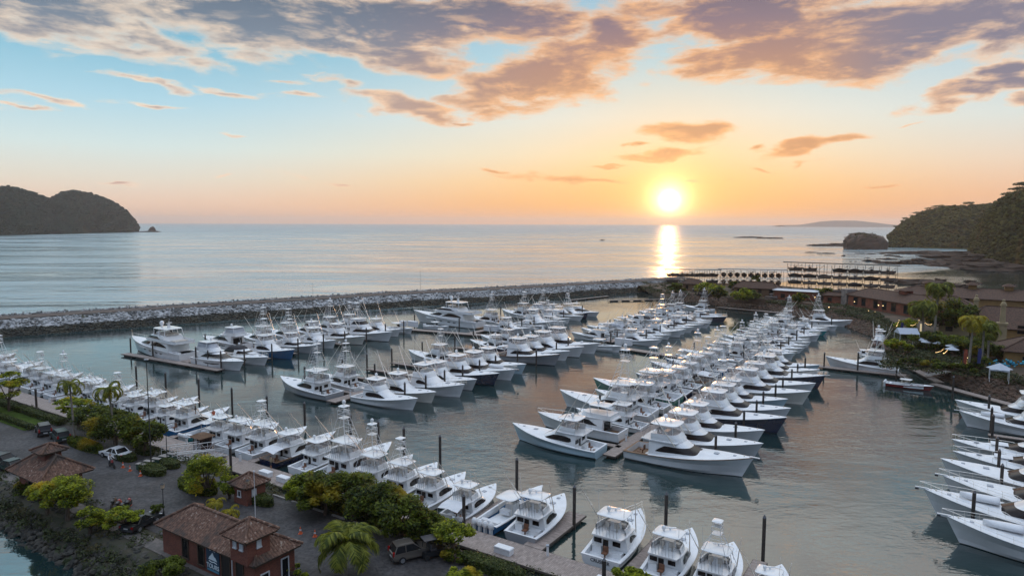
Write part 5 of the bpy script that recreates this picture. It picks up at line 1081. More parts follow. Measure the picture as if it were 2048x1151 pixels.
def tree(name, loc, rx, ry, h, label, leafm, n=34, leaves=150, sz=.24, seed=0, th=.35, group=None, flat=.7, cr=None, cat='tree'):
    R = random.Random(seed + 11); t = empty(name, loc, GA, label, cat, group); mb = MB(); base = h * th
    mb.tube([(0, 0, -.4), (.1, 0, base * .6), (0, .1, base)], .24, 7, .17)
    cs = []
    for i in range(n):
        a = R.uniform(0, 2 * PI); q = math.sqrt(R.random()) * .86; zt = math.sqrt(max(0, 1 - q * q)); z = base + (h - base) * (R.uniform(.08, .95) * zt if R.random() < .45 else zt * R.uniform(.75, 1.0)) * .86
        cs.append(Vector((rx * q * math.cos(a), ry * q * math.sin(a), z)))
    for c in cs[:9]: mb.tube([(0, 0, base * .8), c * .5 + Vector((0, 0, base * .35)), c], .10, 5, .03)
    mb.build('trunk', m_trunk, t); mb = MB()
    for c in cs: clump(mb, c, (cr or min(rx, ry) * .30) * R.uniform(.75, 1.35), leaves, sz, R, flat)
    mb.build('crown', leafm, t); return t
def palm(name, loc, h, fr, nf, label, leafm, seed=0, droop=1.0, thick=.16, group=None, wide=.42):
    R = random.Random(seed); t = empty(name, loc, 0, label, 'palm tree', group); mb = MB(); lean = R.uniform(-.5, .5)
    top = Vector((lean, R.uniform(-.3, .3), h)); mb.tube([(0, 0, -.3), (lean * .2, 0, h * .4), (lean * .6, 0, h * .75), top], thick * 1.25, 8, thick * .8); mb.build('trunk', m_ptrunk, t)
    if h > 5: mb = MB(); mb.tube([top - Vector((0, 0, .2)), top + Vector((0, 0, .9))], thick * 1.0, 8, thick * .5); mb.build('crownshaft', m_palm, t)
    mb = MB()
    for i in range(nf):
        a = 2.4 * i + R.uniform(-.2, .2); e0 = R.uniform(.45, 1.35) if i % 3 else R.uniform(.0, .6); L = fr * R.uniform(.85, 1.1); p = top + Vector((0, 0, .6 if h > 5 else .1)); el_ = e0; pts = [p.copy()]; ns = 11
        for k in range(ns):
            p = p + Vector((math.cos(a) * math.cos(el_), math.sin(a) * math.cos(el_), math.sin(el_))) * (L / ns); el_ -= (.17 + .05 * k * .4) * droop; pts.append(p.copy())
        sd = Vector((-math.sin(a), math.cos(a), 0)); mb.tube(pts, .035, 3, .008)
        for k in range(1, ns + 1):
            for mm in (0, .33, .66):
                q = pts[k - 1].lerp(pts[k], mm); fw = (pts[k] - pts[k - 1]).normalized(); kk = (k + mm) / (ns + 1); ll = fr * .30 * wide / .55 * math.sin(PI * min(1, .18 + kk * .80)) ** .8 * R.uniform(.85, 1.1)
                for s in (1, -1):
                    tip = q + (sd * s * .75 + fw * .55 + Vector((0, 0, -.45 * R.uniform(.6, 1.4)))) * ll; w_ = fw * .05 * (fr / 3); mid = q.lerp(tip, .5) + Vector((0, 0, .06 * ll)); mb.add([q - w_, q + w_, mid + w_ * 1.2, tip, mid - w_ * 1.2], [(0, 1, 2, 3, 4)])
    mb.build('crown', leafm, t); return t
def P(px, py, z=GZ): return at(px, py, z)
tree('broadleaf_tree', G(-98.5, 48.6, GZ), 5.6, 3.4, 5.2, 'large dark rounded tree behind the two tall palms on the left', m_leafA, 46, 240, seed=1)
tree('broadleaf_tree', G(-106.5, 49.2, GZ), 4.6, 3.0, 4.8, 'dark tree joined to the left of the large rounded tree', m_leafA, 36, 220, seed=2)
tree('broadleaf_tree', G(-91.5, 48.8, GZ), 3.2, 2.8, 4.9, 'dark tree just behind the tall bare light pole', m_leafA, 26, 220, seed=3)
tree('almond_tree', G(-113, 50.3, GZ), 5.2, 2.6, 4.6, 'layered spreading tree left of the tall palms with flat boughs', m_leafB, 24, 170, seed=4, flat=.3, th=.55)
tree('almond_tree', P(18, 822), 3.4, 3.0, 7.4, 'upright layered yellow-green tree at the left picture edge', m_leafB, 22, 150, seed=5, flat=.35, th=.3)
tree('round_tree', G(-71.8, 45.4, GZ), 2.9, 2.7, 5.3, 'dense rounded green tree between the gangway and the small brick hut', m_leafB, 34, 260, seed=6, th=.1, sz=.16)
tree('round_tree', G(-68.9, 46.2, GZ), 1.6, 1.6, 3.0, 'small yellowish tree beside the dense rounded tree', m_leafB, 12, 200, seed=26, th=.1, sz=.16)
WT = [(-59.5, 49.6, 3.0, 2.2, 3.8, 7, m_leafB, 'bright low tree at the left end of the waterfront clump'), (-56.2, 49.2, 3.2, 2.8, 4.8, 8, m_leafA, 'second tree from the left in the waterfront clump'), (-52.6, 49.8, 3.4, 3.0, 5.6, 9, m_leafA, 'tallest tree in the middle of the waterfront clump'), (-48.6, 49.6, 3.2, 3.0, 5.2, 10, m_leafA, 'tree above the big palm in the waterfront clump'), (-45.2, 49.2, 3.3, 3.0, 5.0, 12, m_leafA, 'right tree of the waterfront clump, beyond the silver car'), (-42.6, 50.2, 2.0, 2.0, 3.2, 13, m_leafA, 'low bough-like tree at the right end of the waterfront clump')]
for (u, v, rx, ry, h, sd_, mm, lb) in WT: tree('waterfront_tree', G(u, v, GZ), rx, ry, h, lb, mm, 36, 250, seed=sd_, th=.28, group='waterfront tree clump', sz=.2)
tree('waterfront_tree', G(-39.3, 50.0, GZ), 2.5, 1.9, 3.0, 'small round green tree right of the silver car', m_leafB, 22, 220, seed=14, th=.35, sz=.18)
tree('garden_tree', P(135, 1035), 3.3, 2.6, 4.6, 'bright yellow-green spreading tree beside the tiled gatehouse', m_leafB, 34, 230, seed=15, th=.35, sz=.17)
tree('garden_tree', P(95, 1020), 2.4, 2.0, 3.6, 'lower yellow-green tree behind the bright spreading tree', m_leafB, 20, 200, seed=16, th=.3, sz=.17)
tree('garden_tree', P(180, 1060), 1.8, 1.6, 2.6, 'drooping shrub tree on the edge of the boulder path', m_leafB, 16, 200, seed=17, th=.2, sz=.17)
tree('garden_tree', P(247, 1062), 2.0, 1.7, 2.7, 'small flat bright tree in front of the parked motorcycles', m_leafB, 18, 200, seed=18, th=.4, flat=.45, sz=.17)
tree('garden_shrub', P(330, 1160), 2.5, 1.8, 2.2, 'dark green bush below the brick wall of the tour office', m_leafA, 22, 260, seed=19, th=.05, sz=.14, cat='shrub')
tree('garden_shrub', P(930, 1165), 2.0, 1.3, 1.5, 'yellow-green shrub at the bottom edge left of the trimmed hedge', m_leafB, 14, 220, seed=20, th=.05, sz=.16, cat='shrub')
tree('garden_shrub', P(905, 1120), 1.6, 1.1, 1.2, 'low green shrub below the small round tree', m_leafA, 12, 200, seed=27, th=.05, sz=.14, cat='shrub')
tree('garden_shrub', P(1262, 1166, 2.0), 2.0, 1.2, 1.7, 'yellow-green palm-like shrub at the bottom edge below the charter boats', m_leafB, 14, 200, seed=21, th=.05, sz=.2, cat='shrub')
tree('garden_shrub', P(590, 1150), 1.2, 1.0, 1.2, 'small yellow-green shrub at the right foot of the tour office', m_leafB, 8, 180, seed=22, th=.05, sz=.13, cat='shrub')
tree('garden_shrub', P(314, 1035), .8, .8, 1.8, 'narrow upright shrub standing by the near lantern post', m_leafA, 8, 150, seed=23, th=.05, sz=.13, cat='shrub')
tree('garden_shrub', P(60, 985), 2.2, 1.4, 1.7, 'blue-green scrub bush left of the gatehouse wall', m_leafA, 12, 200, seed=24, th=.05, sz=.16, cat='shrub')
palm('royal_palm', G(-105, 46.1, GZ), 7.8, 3.4, 12, 'left of the two tall thin palms over the dark trees', m_palm, 3, 1.5, .13, 'pair of tall thin palms', .25)
palm('royal_palm', G(-97.8, 48.0, GZ), 7.8, 3.8, 12, 'right of the two tall thin palms over the dark trees', m_palm, 4, 1.45, .13, 'pair of tall thin palms', .25)
palm('coconut_palm', G(-44.4, 41.0, GZ), 3.1, 3.9, 22, 'big feathery palm in the middle of the near car park', m_palm, 5, .85, .17, wide=.6)
palm('dwarf_palm', P(425, 1032), 1.4, 1.6, 14, 'left of the two small bright palms behind the tiled office roof', m_palmY, 6, 1.1, .12, 'small bright palms')
palm('dwarf_palm', P(465, 1045), 1.2, 1.7, 14, 'right of the two small bright palms behind the tiled office roof', m_palmY, 7, 1.1, .12, 'small bright palms')
def hedge(poly, h, label, seed=1, mm=None, name='hedge'):
    pts = [Vector(q) for q in poly]; R = random.Random(seed); cx = sum((q.x for q in pts)) / len(pts); cy = sum((q.y for q in pts)) / len(pts); xs = [q.x for q in pts]; ys = [q.y for q in pts]; mb = MB(); n = 0
    def inside(x, y):
        c = False; j = len(pts) - 1
        for i in range(len(pts)):
            if (pts[i].y > y) != (pts[j].y > y) and x < (pts[j].x - pts[i].x) * (y - pts[i].y) / (pts[j].y - pts[i].y) + pts[i].x: c = not c
            j = i
        return c
    z0 = GZ; area = (max(xs) - min(xs)) * (max(ys) - min(ys)); N = int(area * 120)
    mb.prism([(q.x * .94 + cx * .06, q.y * .94 + cy * .06) for q in pts], z0 - .1, z0 + h * .86)
    vs = []; fs = []
    for _ in range(N):
        x, y = R.uniform(min(xs), max(xs)), R.uniform(min(ys), max(ys))
        if not inside(x, y): continue
        z = z0 + h * (R.uniform(.84, 1.06)); p = Vector((x, y, z)); t1 = Vector((R.uniform(-1, 1), R.uniform(-1, 1), R.uniform(-.6, .6))).normalized() * .11; b = Vector((R.uniform(-1, 1), R.uniform(-1, 1), R.uniform(-.3, .3))).normalized() * .07; o = len(vs); vs += [p - t1, p - b, p + t1, p + b]; fs.append((o, o + 1, o + 2, o + 3))
    for i in range(len(pts)):
        a, b_ = pts[i], pts[(i + 1) % len(pts)]; L = (b_ - a).length
        for _ in range(int(L * h * 90)):
            p = a.lerp(b_, R.random()); p = Vector((p.x + R.uniform(-.08, .08), p.y + R.uniform(-.08, .08), z0 + h * R.random())); t1 = Vector((R.uniform(-1, 1), R.uniform(-1, 1), R.uniform(-1, 1))).normalized() * .11; b = t1.cross(Vector((R.uniform(-1, 1), R.uniform(-1, 1), 1))).normalized() * .08; o = len(vs); vs += [p - t1, p - b, p + t1, p + b]; fs.append((o, o + 1, o + 2, o + 3))
    mb.add(vs, fs); return tag(mb.build(name, mm or m_hedge), label, 'hedge')
m_hedge = mat_veg('clipped_hedge', (0.022, 0.034, 0.008), (0.075, 0.095, 0.018), None, 0.8, transl=.15)
def ell(c, a, b, n=12): return [Vector((c.x + GU.x * a * math.cos(2 * PI * k / n) + GV.x * b * math.sin(2 * PI * k / n), c.y + GU.y * a * math.cos(2 * PI * k / n) + GV.y * b * math.sin(2 * PI * k / n), 0)) for k in range(n)]
hedge(ell(P(247, 916), 2.6, 1.0), .8, 'clipped oval hedge right of the white car', 1)
hedge(ell(P(290, 905), 1.9, .8), .75, 'clipped hedge behind the oval hedge near the tall light pole', 2)
hedge(ell(P(305, 944), 2.4, 1.1), .8, 'clipped hedge island at the foot of the tall light pole', 3)
hedge(ell(P(340, 932), 1.7, .9), .8, 'second clipped hedge on the light pole island', 4)
hedge(ell(P(170, 895), 4.6, .9), 1.0, 'long dark hedge under the big rounded trees', 5, m_leafA)
hedge(ell(P(395, 978), 3.4, 1.3), .9, 'hedge round the foot of the dense rounded tree', 6, m_leafA)
hedge(ell(P(515, 1003), 2.6, .8), .95, 'bright green hedge in front of the small brick hut', 7)
hedge([G(-63, 50.6), G(-42, 50.6), G(-42, 51.6), G(-63, 51.6)], 1.0, 'long dark hedge at the back of the parking bays', 8, m_leafA)
hedge(ell(P(985, 1142), 3.6, .8), 1.0, 'trimmed hedge along the bottom edge above the water', 9)
hedge([G(-140, 48.6), G(-116, 48.6), G(-116, 49.8), G(-140, 49.8)], .9, 'low hedge on the left lawn by the water', 10)
hedge([G(-140, 45.2), G(-117, 45.2), G(-117, 46), G(-140, 46)], .7, 'lower hedge row on the left lawn', 11)

# ------------------------------------------------------------------ near buildings
m_brick = bpy.data.materials.new('red_brick'); m_brick.use_nodes = True; t = NT(m_brick.node_tree); p = t.n['Principled BSDF']; tcn = t.new('ShaderNodeTexCoord'); X, Y, Z = t.xyz(tcn.outputs['Object'])
bt = t.new('ShaderNodeTexBrick'); t.put(bt.inputs['Vector'], t.comb(t.m('ADD', X, Y), Z, 0.0)); bt.inputs['Scale'].default_value = 3.2; bt.inputs['Color1'].default_value = (0.20, 0.058, 0.034, 1); bt.inputs['Color2'].default_value = (0.12, 0.034, 0.022, 1); bt.inputs['Mortar'].default_value = (0.16, 0.10, 0.08, 1); bt.inputs['Mortar Size'].default_value = .012
t.put(p.inputs['Base Color'], t.mix(t.mr(t.noise(tcn.outputs['Object'], .8, 4), .45, .7, 0, .45), bt.outputs['Color'], (0.08, 0.03, 0.022, 1))); p.inputs['Roughness'].default_value = .85
m_tile = bpy.data.materials.new('clay_tiles'); m_tile.use_nodes = True; t = NT(m_tile.node_tree); p = t.n['Principled BSDF']; geo = t.new('ShaderNodeNewGeometry')
n1 = t.noise(geo.outputs['Position'], 3.5, 3, .7); n2 = t.noise(geo.outputs['Position'], .35, 3, .6)
cc = t.mix(t.mr(n1, .35, .65), (0.070, 0.034, 0.022, 1), (0.165, 0.085, 0.055, 1)); cc = t.mix(t.m('MULTIPLY', t.mr(n1, .56, .66), t.mr(n2, .45, .62)), cc, (0.30, 0.25, 0.21, 1)); cc = t.mix(t.mr(n2, .5, .35), cc, (0.05, 0.035, 0.028, 1))
t.put(p.inputs['Base Color'], cc); p.inputs['Roughness'].default_value = .85
m_roofB = bpy.data.materials.new('far_clay_tiles'); m_roofB.use_nodes = True; t = NT(m_roofB.node_tree); p = t.n['Principled BSDF']; tcn = t.new('ShaderNodeTexCoord')
n1 = t.noise(tcn.outputs['Object'], 2.2, 4, .7); t.put(p.inputs['Base Color'], t.mix(t.mr(n1, .35, .65), (0.040, 0.022, 0.015, 1), (0.105, 0.054, 0.034, 1))); p.inputs['Roughness'].default_value = .9
bb = t.new('ShaderNodeBump'); bb.inputs['Strength'].default_value = .8; bb.inputs['Distance'].default_value = .1; t.put(bb.inputs['Height'], n1); t.put(p.inputs['Normal'], bb.outputs[0])
m_frame = mat('window_frame_white', (0.55, 0.56, 0.58), .5); m_pane = mat('window_pane', (0.010, 0.011, 0.013), .2, spec=.25); m_door = mat('dark_doorway', (0.012, 0.010, 0.010), .7); m_wood = mat('eave_wood', (0.07, 0.045, 0.03), .8, var=.4)
def hip_roof(parent, x0, x1, y0, y1, ze, zr, name='roof', material=None, ins=None, pitch=.30, fine=True, gable=False, over=0):
    """hip roof over a rectangle, barrel tiles as real corrugation"""
    W = (y1 - y0) / 2; L = x1 - x0; ins = (W if ins is None else ins); ins = min(ins, L / 2); mb = MB()
    def slope(o, ax, up, LL, run, insL, slopeins):
        n = max(4, int(LL / pitch * (4 if fine else 1))); rr = []
        for i in range(n + 1):
            x = LL * i / n; tm = 1.0 if slopeins < .01 else min(1.0, x / slopeins, (LL - x) / slopeins); k = abs(math.sin(PI * x / pitch)) if fine else 0; col_ = []
            m_ = 10 if fine else 3
            for j in range(m_ + 1):
                t_ = tm * j / m_; st = .035 * ((t_ * 22) % 1.0) if fine else 0
                p = o + ax * x + up * (run * t_); p.z = ze + (zr - ze) * t_ + .075 * k - st; col_.append(p)
            rr.append(col_)
        mb.loft(rr, closed=False)
    g0 = .001 if gable else ins
    slope(Vector((x0, y0, 0)), Vector((1, 0, 0)), Vector((0, 1, 0)), L, W, 0, g0); slope(Vector((x1, y1, 0)), Vector((-1, 0, 0)), Vector((0, -1, 0)), L, W, 0, g0)
    if not gable: slope(Vector((x1, y0, 0)), Vector((0, 1, 0)), Vector((-1, 0, 0)), 2 * W, ins, 0, W); slope(Vector((x0, y1, 0)), Vector((0, -1, 0)), Vector((1, 0, 0)), 2 * W, ins, 0, W)
    rf = mb.build(name, material or m_tile, parent); mb = MB(); ym = (y0 + y1) / 2; a = Vector((x0 + (0 if gable else ins), ym, zr + .08)); b = Vector((x1 - (0 if gable else ins), ym, zr + .08)); r = .13
    if (b - a).length > .1: mb.tube([a, b], r, 6)
    if not gable:
        for c, e in ((a, (x0, y0)), (a, (x0, y1)), (b, (x1, y0)), (b, (x1, y1))): mb.tube([c, (e[0], e[1], ze + .1)], r, 6)
    mb.build('ridge_tiles', material or m_tile, rf); mb = MB(); mb.prism([(x0 + .12, y0 + .12), (x1 - .12, y0 + .12), (x1 - .12, y1 - .12), (x0 + .12, y1 - .12)], ze - .16, ze - .02); mb.build('eaves', m_wood, rf); return rf
def window(parent, x, y, z, w_, h_, face, frame=m_frame, pane=m_pane, name='window', bars=1):
    """face 'y-': on a wall looking towards -y; 'x+', 'x-', 'y+' likewise"""
    mb = MB(); ax = face[0] == 'y'; s = -1 if face[1] == '-' else 1
    def bx(a, b, wa, hb, th, off):
        c = (x + a, y + s * off, z + b) if ax else (x + s * off, y + a, z + b); mb.box(c, (wa, th, hb) if ax else (th, wa, hb))
    t_ = .10
    bx(0, h_ / 2, w_ + t_, t_, .12, .03); bx(0, -h_ / 2, w_ + t_ * 1.6, t_, .18, .05); bx(-w_ / 2, 0, t_, h_ - t_, .12, .03); bx(w_ / 2, 0, t_, h_ - t_, .12, .03)
    if bars: bx(0, 0, .05, h_ - t_, .08, .03)
    o = mb.build(name, frame, parent); mb = MB(); bx(0, 0, w_ - t_, h_ - t_, .04, .012); mb.build('pane', pane, o); return o
def walls(parent, x0, x1, y0, y1, z0, z1, material, name='wall'):
    for i, (a, b) in enumerate((((x0, y0), (x1, y0)), ((x1, y0), (x1, y1)), ((x1, y1), (x0, y1)), ((x0, y1), (x0, y0)))):
        mb = MB(); dx_, dy_ = b[0] - a[0], b[1] - a[1]; t_ = .2
        if dx_: mb.prism([(min(a[0], b[0]), a[1] + (t_ if i == 0 else -t_)), (min(a[0], b[0]), a[1]), (max(a[0], b[0]), a[1]), (max(a[0], b[0]), a[1] + (t_ if i == 0 else -t_))], z0, z1)
        else: mb.prism([(a[0], y0 + t_ + .002), (a[0] + (-t_ if i == 1 else t_), y0 + t_ + .002), (a[0] + (-t_ if i == 1 else t_), y1 - t_ - .002), (a[0], y1 - t_ - .002)], z0, z1)
        mb.build(name, material, parent)
def text(parent, s, loc, rot, size, material, name='lettering', ext=.01):
    c = bpy.data.curves.new(name, 'FONT'); c.body = s; c.size = size; c.extrude = ext; c.align_x = 'CENTER'; c.align_y = 'CENTER'; c.offset = .012 * size; c.materials.append(material)
    tmp = bpy.data.objects.new(name, c); me = bpy.data.meshes.new_from_object(tmp); bpy.data.objects.remove(tmp)
    o = bpy.data.objects.new(name, me); COL.objects.link(o); o.parent = parent; o.location = loc; o.rotation_euler = rot; return o
# tour office (local frame on the grid: x = u, y = v)
b = empty('tour_office', G(-63.3, 34.3, 0), GA, 'long red brick office with clay tile roof, little tower and a TOURS sign', 'building')
walls(b, .6, 14.6, .5, 4.7, GZ - .6, 5.0, m_brick); hip_roof(b, 0, 15.2, 0, 5.2, 5.05, 6.75, ins=2.6)
walls(b, 12.2, 14.5, -.1, 2.2, 5.0, 7.35, m_brick, 'tower_wall'); hip_roof(b, 11.6, 15.1, -.7, 2.8, 7.35, 8.6, name='tower_roof')
for x in (12.9, 13.8): window(b, x, -.1, 6.6, .36, .62, 'y-', bars=0, pane=m_frame)
window(b, 14.5, 1.05, 6.6, .36, .62, 'x+', bars=0, pane=m_frame)
for x in (4.4, 6.9): window(b, x, .5, 3.7, .95, 1.9, 'y-', frame=m_wood, bars=0)
window(b, 10.6, .5, 3.4, 1.2, 2.6, 'y-', frame=m_wood, pane=m_door, name='doorway', bars=0); window(b, 12.6, .5, 3.4, 1.0, 2.6, 'y-', frame=m_wood, pane=m_door, name='doorway', bars=0)
window(b, 14.6, 1.5, 3.3, .8, 1.0, 'x+', bars=0); window(b, 14.6, 3.6, 3.35, .75, 1.9, 'x+', bars=0)
mb = MB(); mb.tube([(11.75, .3, 5.0), (11.75, .3, 2.4)], .05, 6); mb.build('downpipe', m_frame, b)
m_sign = mat('sign_navy', (0.02, 0.05, 0.09), .5); m_signw = mat('sign_white', (0.6, 0.68, 0.72), .5); m_signb = mat('sign_blue', (0.08, 0.25, 0.36), .5)
mb = MB(); mb.box((8.75, .44, 3.75), (1.9, .06, 2.2)); sg = mb.build('sign', m_sign, b)
text(sg, 'TOURS', (8.75, .395, 3.15), (PI / 2, 0, 0), .58, m_signw); mb = MB()
mb.add([(8.1, .4, 3.75), (9.4, .4, 3.75), (9.2, .4, 4.05), (8.95, .4, 4.15), (8.75, .4, 4.5), (8.5, .4, 4.2), (8.3, .4, 4.05)], [(0, 1, 2, 3, 4, 5, 6)]); mb.tube([(8.2, .4, 3.62), (8.6, .4, 3.55), (8.95, .4, 3.62), (9.35, .4, 3.55)], .035, 4); mb.tube([(8.35, .4, 4.62), (8.75, .4, 4.72), (9.15, .4, 4.62)], .04, 4); mb.build('emblem', m_signw, sg)
mb = MB(); mb.box((8.75, .4, 2.78), (1.7, .02, .16)); mb.build('sign_band', m_signb, sg)
text(NAMED, 'CRUSHER', (-.03, 0, .72), (PI / 2, 0, -PI / 2), .52, m_dark)
# gatehouse with two-tier roof
b = empty('gatehouse', G(-92.6, 33.0, 0), GA, 'brick gatehouse with a wide tiled roof and small upper tier', 'building')
walls(b, 1.2, 7.2, .9, 5.1, GZ - .6, 4.8, m_brick); hip_roof(b, 0, 8.4, 0, 6.0, 4.85, 6.9, ins=2.4)
walls(b, 3.3, 5.1, 2.1, 3.9, 6.1, 7.3, m_brick, 'lantern_wall'); hip_roof(b, 2.7, 5.7, 1.5, 4.5, 7.25, 8.0, name='upper_roof')
window(b, 4.2, .9, 3.6, 1.0, 1.2, 'y-', frame=m_wood); window(b, 7.2, 3.0, 3.6, 1.1, 1.2, 'x+', frame=m_wood)
# small brick hut
b = empty('brick_hut', G(-67.9, 45.4, 0), GA, 'small square brick hut with a pyramid tile roof by the water', 'building')
walls(b, .45, 2.75, .45, 2.95, GZ - .1, 4.45, m_brick); hip_roof(b, 0, 3.2, 0, 3.4, 4.45, 5.6, ins=1.6); window(b, 2.75, 1.4, 3.6, .5, .75, 'x+', bars=0, pane=m_frame); window(b, 1.5, .45, 3.5, .5, .7, 'y-', bars=0)
# pier hut
m_thatch = mat('hut_roof_brown', (0.16, 0.09, 0.05), .9, var=.4, vscale=2); m_hut = mat('hut_dark_wood', (0.06, 0.025, 0.018), .8, var=.4)
b = empty('pier_hut', G(-91.6, 57.4, .6), GA, 'brown-roofed little attendant hut with a white door on the front pier', 'hut'); mb = MB(); mb.box((0, 0, 1.05), (1.9, 1.7, 2.1)); mb.build('wall', m_hut, b); mb = MB(); mb.box((0, 0, 2.32), (2.9, 2.7, .42), taper=.35); mb.build('roof', m_thatch, b); mb = MB(); mb.box((-.35, -.87, .98), (.6, .06, 1.8)); mb.build('door', m_frame, b); mb = MB(); mb.box((.97, 0, 1.25), (.05, 1.0, .9)); mb.build('window', m_pane, b)
# gangways: white truss bridges
def gangway(a, c, label, wd=1.5, h=1.2, arch=0.0):
    a, c = Vector(a), Vector(c); d = c - a; L = d.length; e = d.normalized(); s = Vector((-e.y, e.x, 0)).normalized(); r = empty('gangway', a, 0, label, 'gangway'); o = -a; mb = MB(); n = int(L / 1.3)
    for sd in (1, -1):
        q = a + o + s * sd * wd / 2; top = [q + e * L * i / n + Vector((0, 0, h + arch * math.sin(PI * i / n))) for i in range(n + 1)]; bot = [q + e * L * i / n for i in range(n + 1)]
        mb.tube(top, .055, 5); mb.tube(bot, .055, 5)
        mb.tube([p - Vector((0, 0, h * .45)) for p in top], .02, 4)
        for i in range(n + 1): mb.tube([bot[i], top[i]], .03, 4)
        for i in range(n): mb.tube([bot[i], top[i + 1]] if i % 2 else [top[i], bot[i + 1]], .03, 4)
    mb.build('truss', m_rail, r); mb = MB(); mb.add([a + o + s * wd / 2, a + o - s * wd / 2, c + o - s * wd / 2, c + o + s * wd / 2], [(0, 1, 2, 3)]); mb.build('walkway', m_kerb, r); return r
m_rail = mat('white_rail', (0.62, 0.62, 0.63), .4, var=.15)
gangway(G(-88.4, 50.0, 2.5), G(-90.6, 58.0, .75), 'white truss gangway sloping from the foreshore down to the front pier'); gangway(G(-85.6, 49.6, 2.5), G(-86.6, 57.6, .75), 'second white gangway rail beside the longer one, near the pier hut', 1.0, .9)
gangway(at(1920, 738, 2.6), at(1852, 750, .9), 'white truss gangway from the right bank down to the floats', 1.4, 1.3)
for i, (x, y) in enumerate([(283, 938), (298, 932), (313, 927), (328, 922), (343, 917)]):
    mb = MB(); mb.box((0, 0, .35), (1.25, .5, .7)); mb.mi(1).box((0, 0, .74), (1.35, .6, .08)); tag(mb.build('planter_wall', [mat('planter_green', (0.03, 0.07, 0.05), .7), m_kerb], loc=P(x, y), rz=GA + .25), 'low green block with pale top by the hedge island, %s from the left' % ordn(i + 1), 'planter', 'low green blocks beside the hedge island')
# lamps and poles
m_iron = mat('lamp_iron', (0.02, 0.022, 0.022), .5); m_lamp = mat('lamp_glass', (0.55, 0.42, 0.30), .3)
def lantern(p, h, label, lit=m_lamp):
    r = empty('street_lantern', p, 0, label, 'street lamp', 'iron street lanterns'); mb = MB(); mb.tube([(0, 0, 0), (0, 0, .5)], .12, 8, .07); mb.tube([(0, 0, .5), (0, 0, h - .6)], .05, 6, .04); mb.tube([(0, 0, h - .62), (0, 0, h - .55)], .14, 8); mb.build('post', m_iron, r)
    mb = MB(); mb.box((0, 0, h - .32), (.24, .24, .42), taper=1.45); mb.build('lamp_glass', lit, r); mb = MB(); mb.box((0, 0, h - .02), (.46, .46, .18), taper=.1); mb.build('lamp_cap', m_iron, r); return r
lantern(G(-95.2, 47.0, GZ), 4.0, 'iron street lantern standing beside the right tall palm'); lantern(G(-70.6, 39.4, GZ), 3.6, 'iron street lantern in the open middle of the car park'); lantern(P(497, 1010), 3.0, 'iron street lantern hidden behind the small bright palms')
def pole(p, h, label, arm=0, r=.09, mm=None, name='light_pole'):
    t_ = empty(name, p, 0, label, 'pole'); mb = MB(); mb.tube([(0, 0, 0), (0, 0, h)], r, 7, r * .55); mb.build('mast', mm or m_iron, t_); mb = MB(); mb.box((0, 0, h + .06), (.5, .2, .12)) if arm else mb.sphere((0, 0, h + .08), .1, 6, 4); mb.build('lamp_head', m_frame, t_); return t_
pole(G(-85.9, 46.6, GZ), 14.2, 'very tall thin dark pole rising from the hedge island', 1); pole(G(-86.2, 48.9, GZ), 6.3, 'shorter dark pole behind the tall thin pole', 1, .06); pole(G(-56.4, 40.6, GZ), 7.4, 'white flagpole without a flag behind the tour office roof', 0, .05, m_frame, 'flagpole')
pole(at(841, 583, 4.0), 9.5, 'thin dark mast on the breakwater crest, middle', 0, .06); pole(at(626, 597, 4.0), 6.5, 'thin dark mast on the breakwater crest, left of the middle one', 0, .05)
# cones
m_cone = mat('cone_orange', (0.55, 0.10, 0.03), .6); c0 = None
for i, (x, y) in enumerate([(246, 934), (260, 941), (281, 951), (601, 1066), (630, 1072), (243, 1012), (251, 1013), (259, 1010)]):
    if c0 is None: mb = MB(); mb.box((0, 0, .02), (.4, .4, .04)); mb.tube([(0, 0, .04), (0, 0, .72)], .15, 8, .04); mb.mi(1).tube([(0, 0, .34), (0, 0, .48)], .112, 8, .092); c0 = o = mb.build('traffic_cone', [m_cone, m_frame])
    else: o = c0.copy(); COL.objects.link(o)
    o.location = P(x, y); tag(o, 'orange traffic cone on the dark car park, %s' % ['left one of three by the motorcyclist', 'middle one of three by the motorcyclist', 'beside the light pole hedge island', 'left of the pair beyond the office tower', 'right of the pair beyond the office tower', 'left of three by the parked motorcycles', 'middle of three by the parked motorcycles', 'right of three by the parked motorcycles'][i], 'traffic cone', 'orange traffic cones')
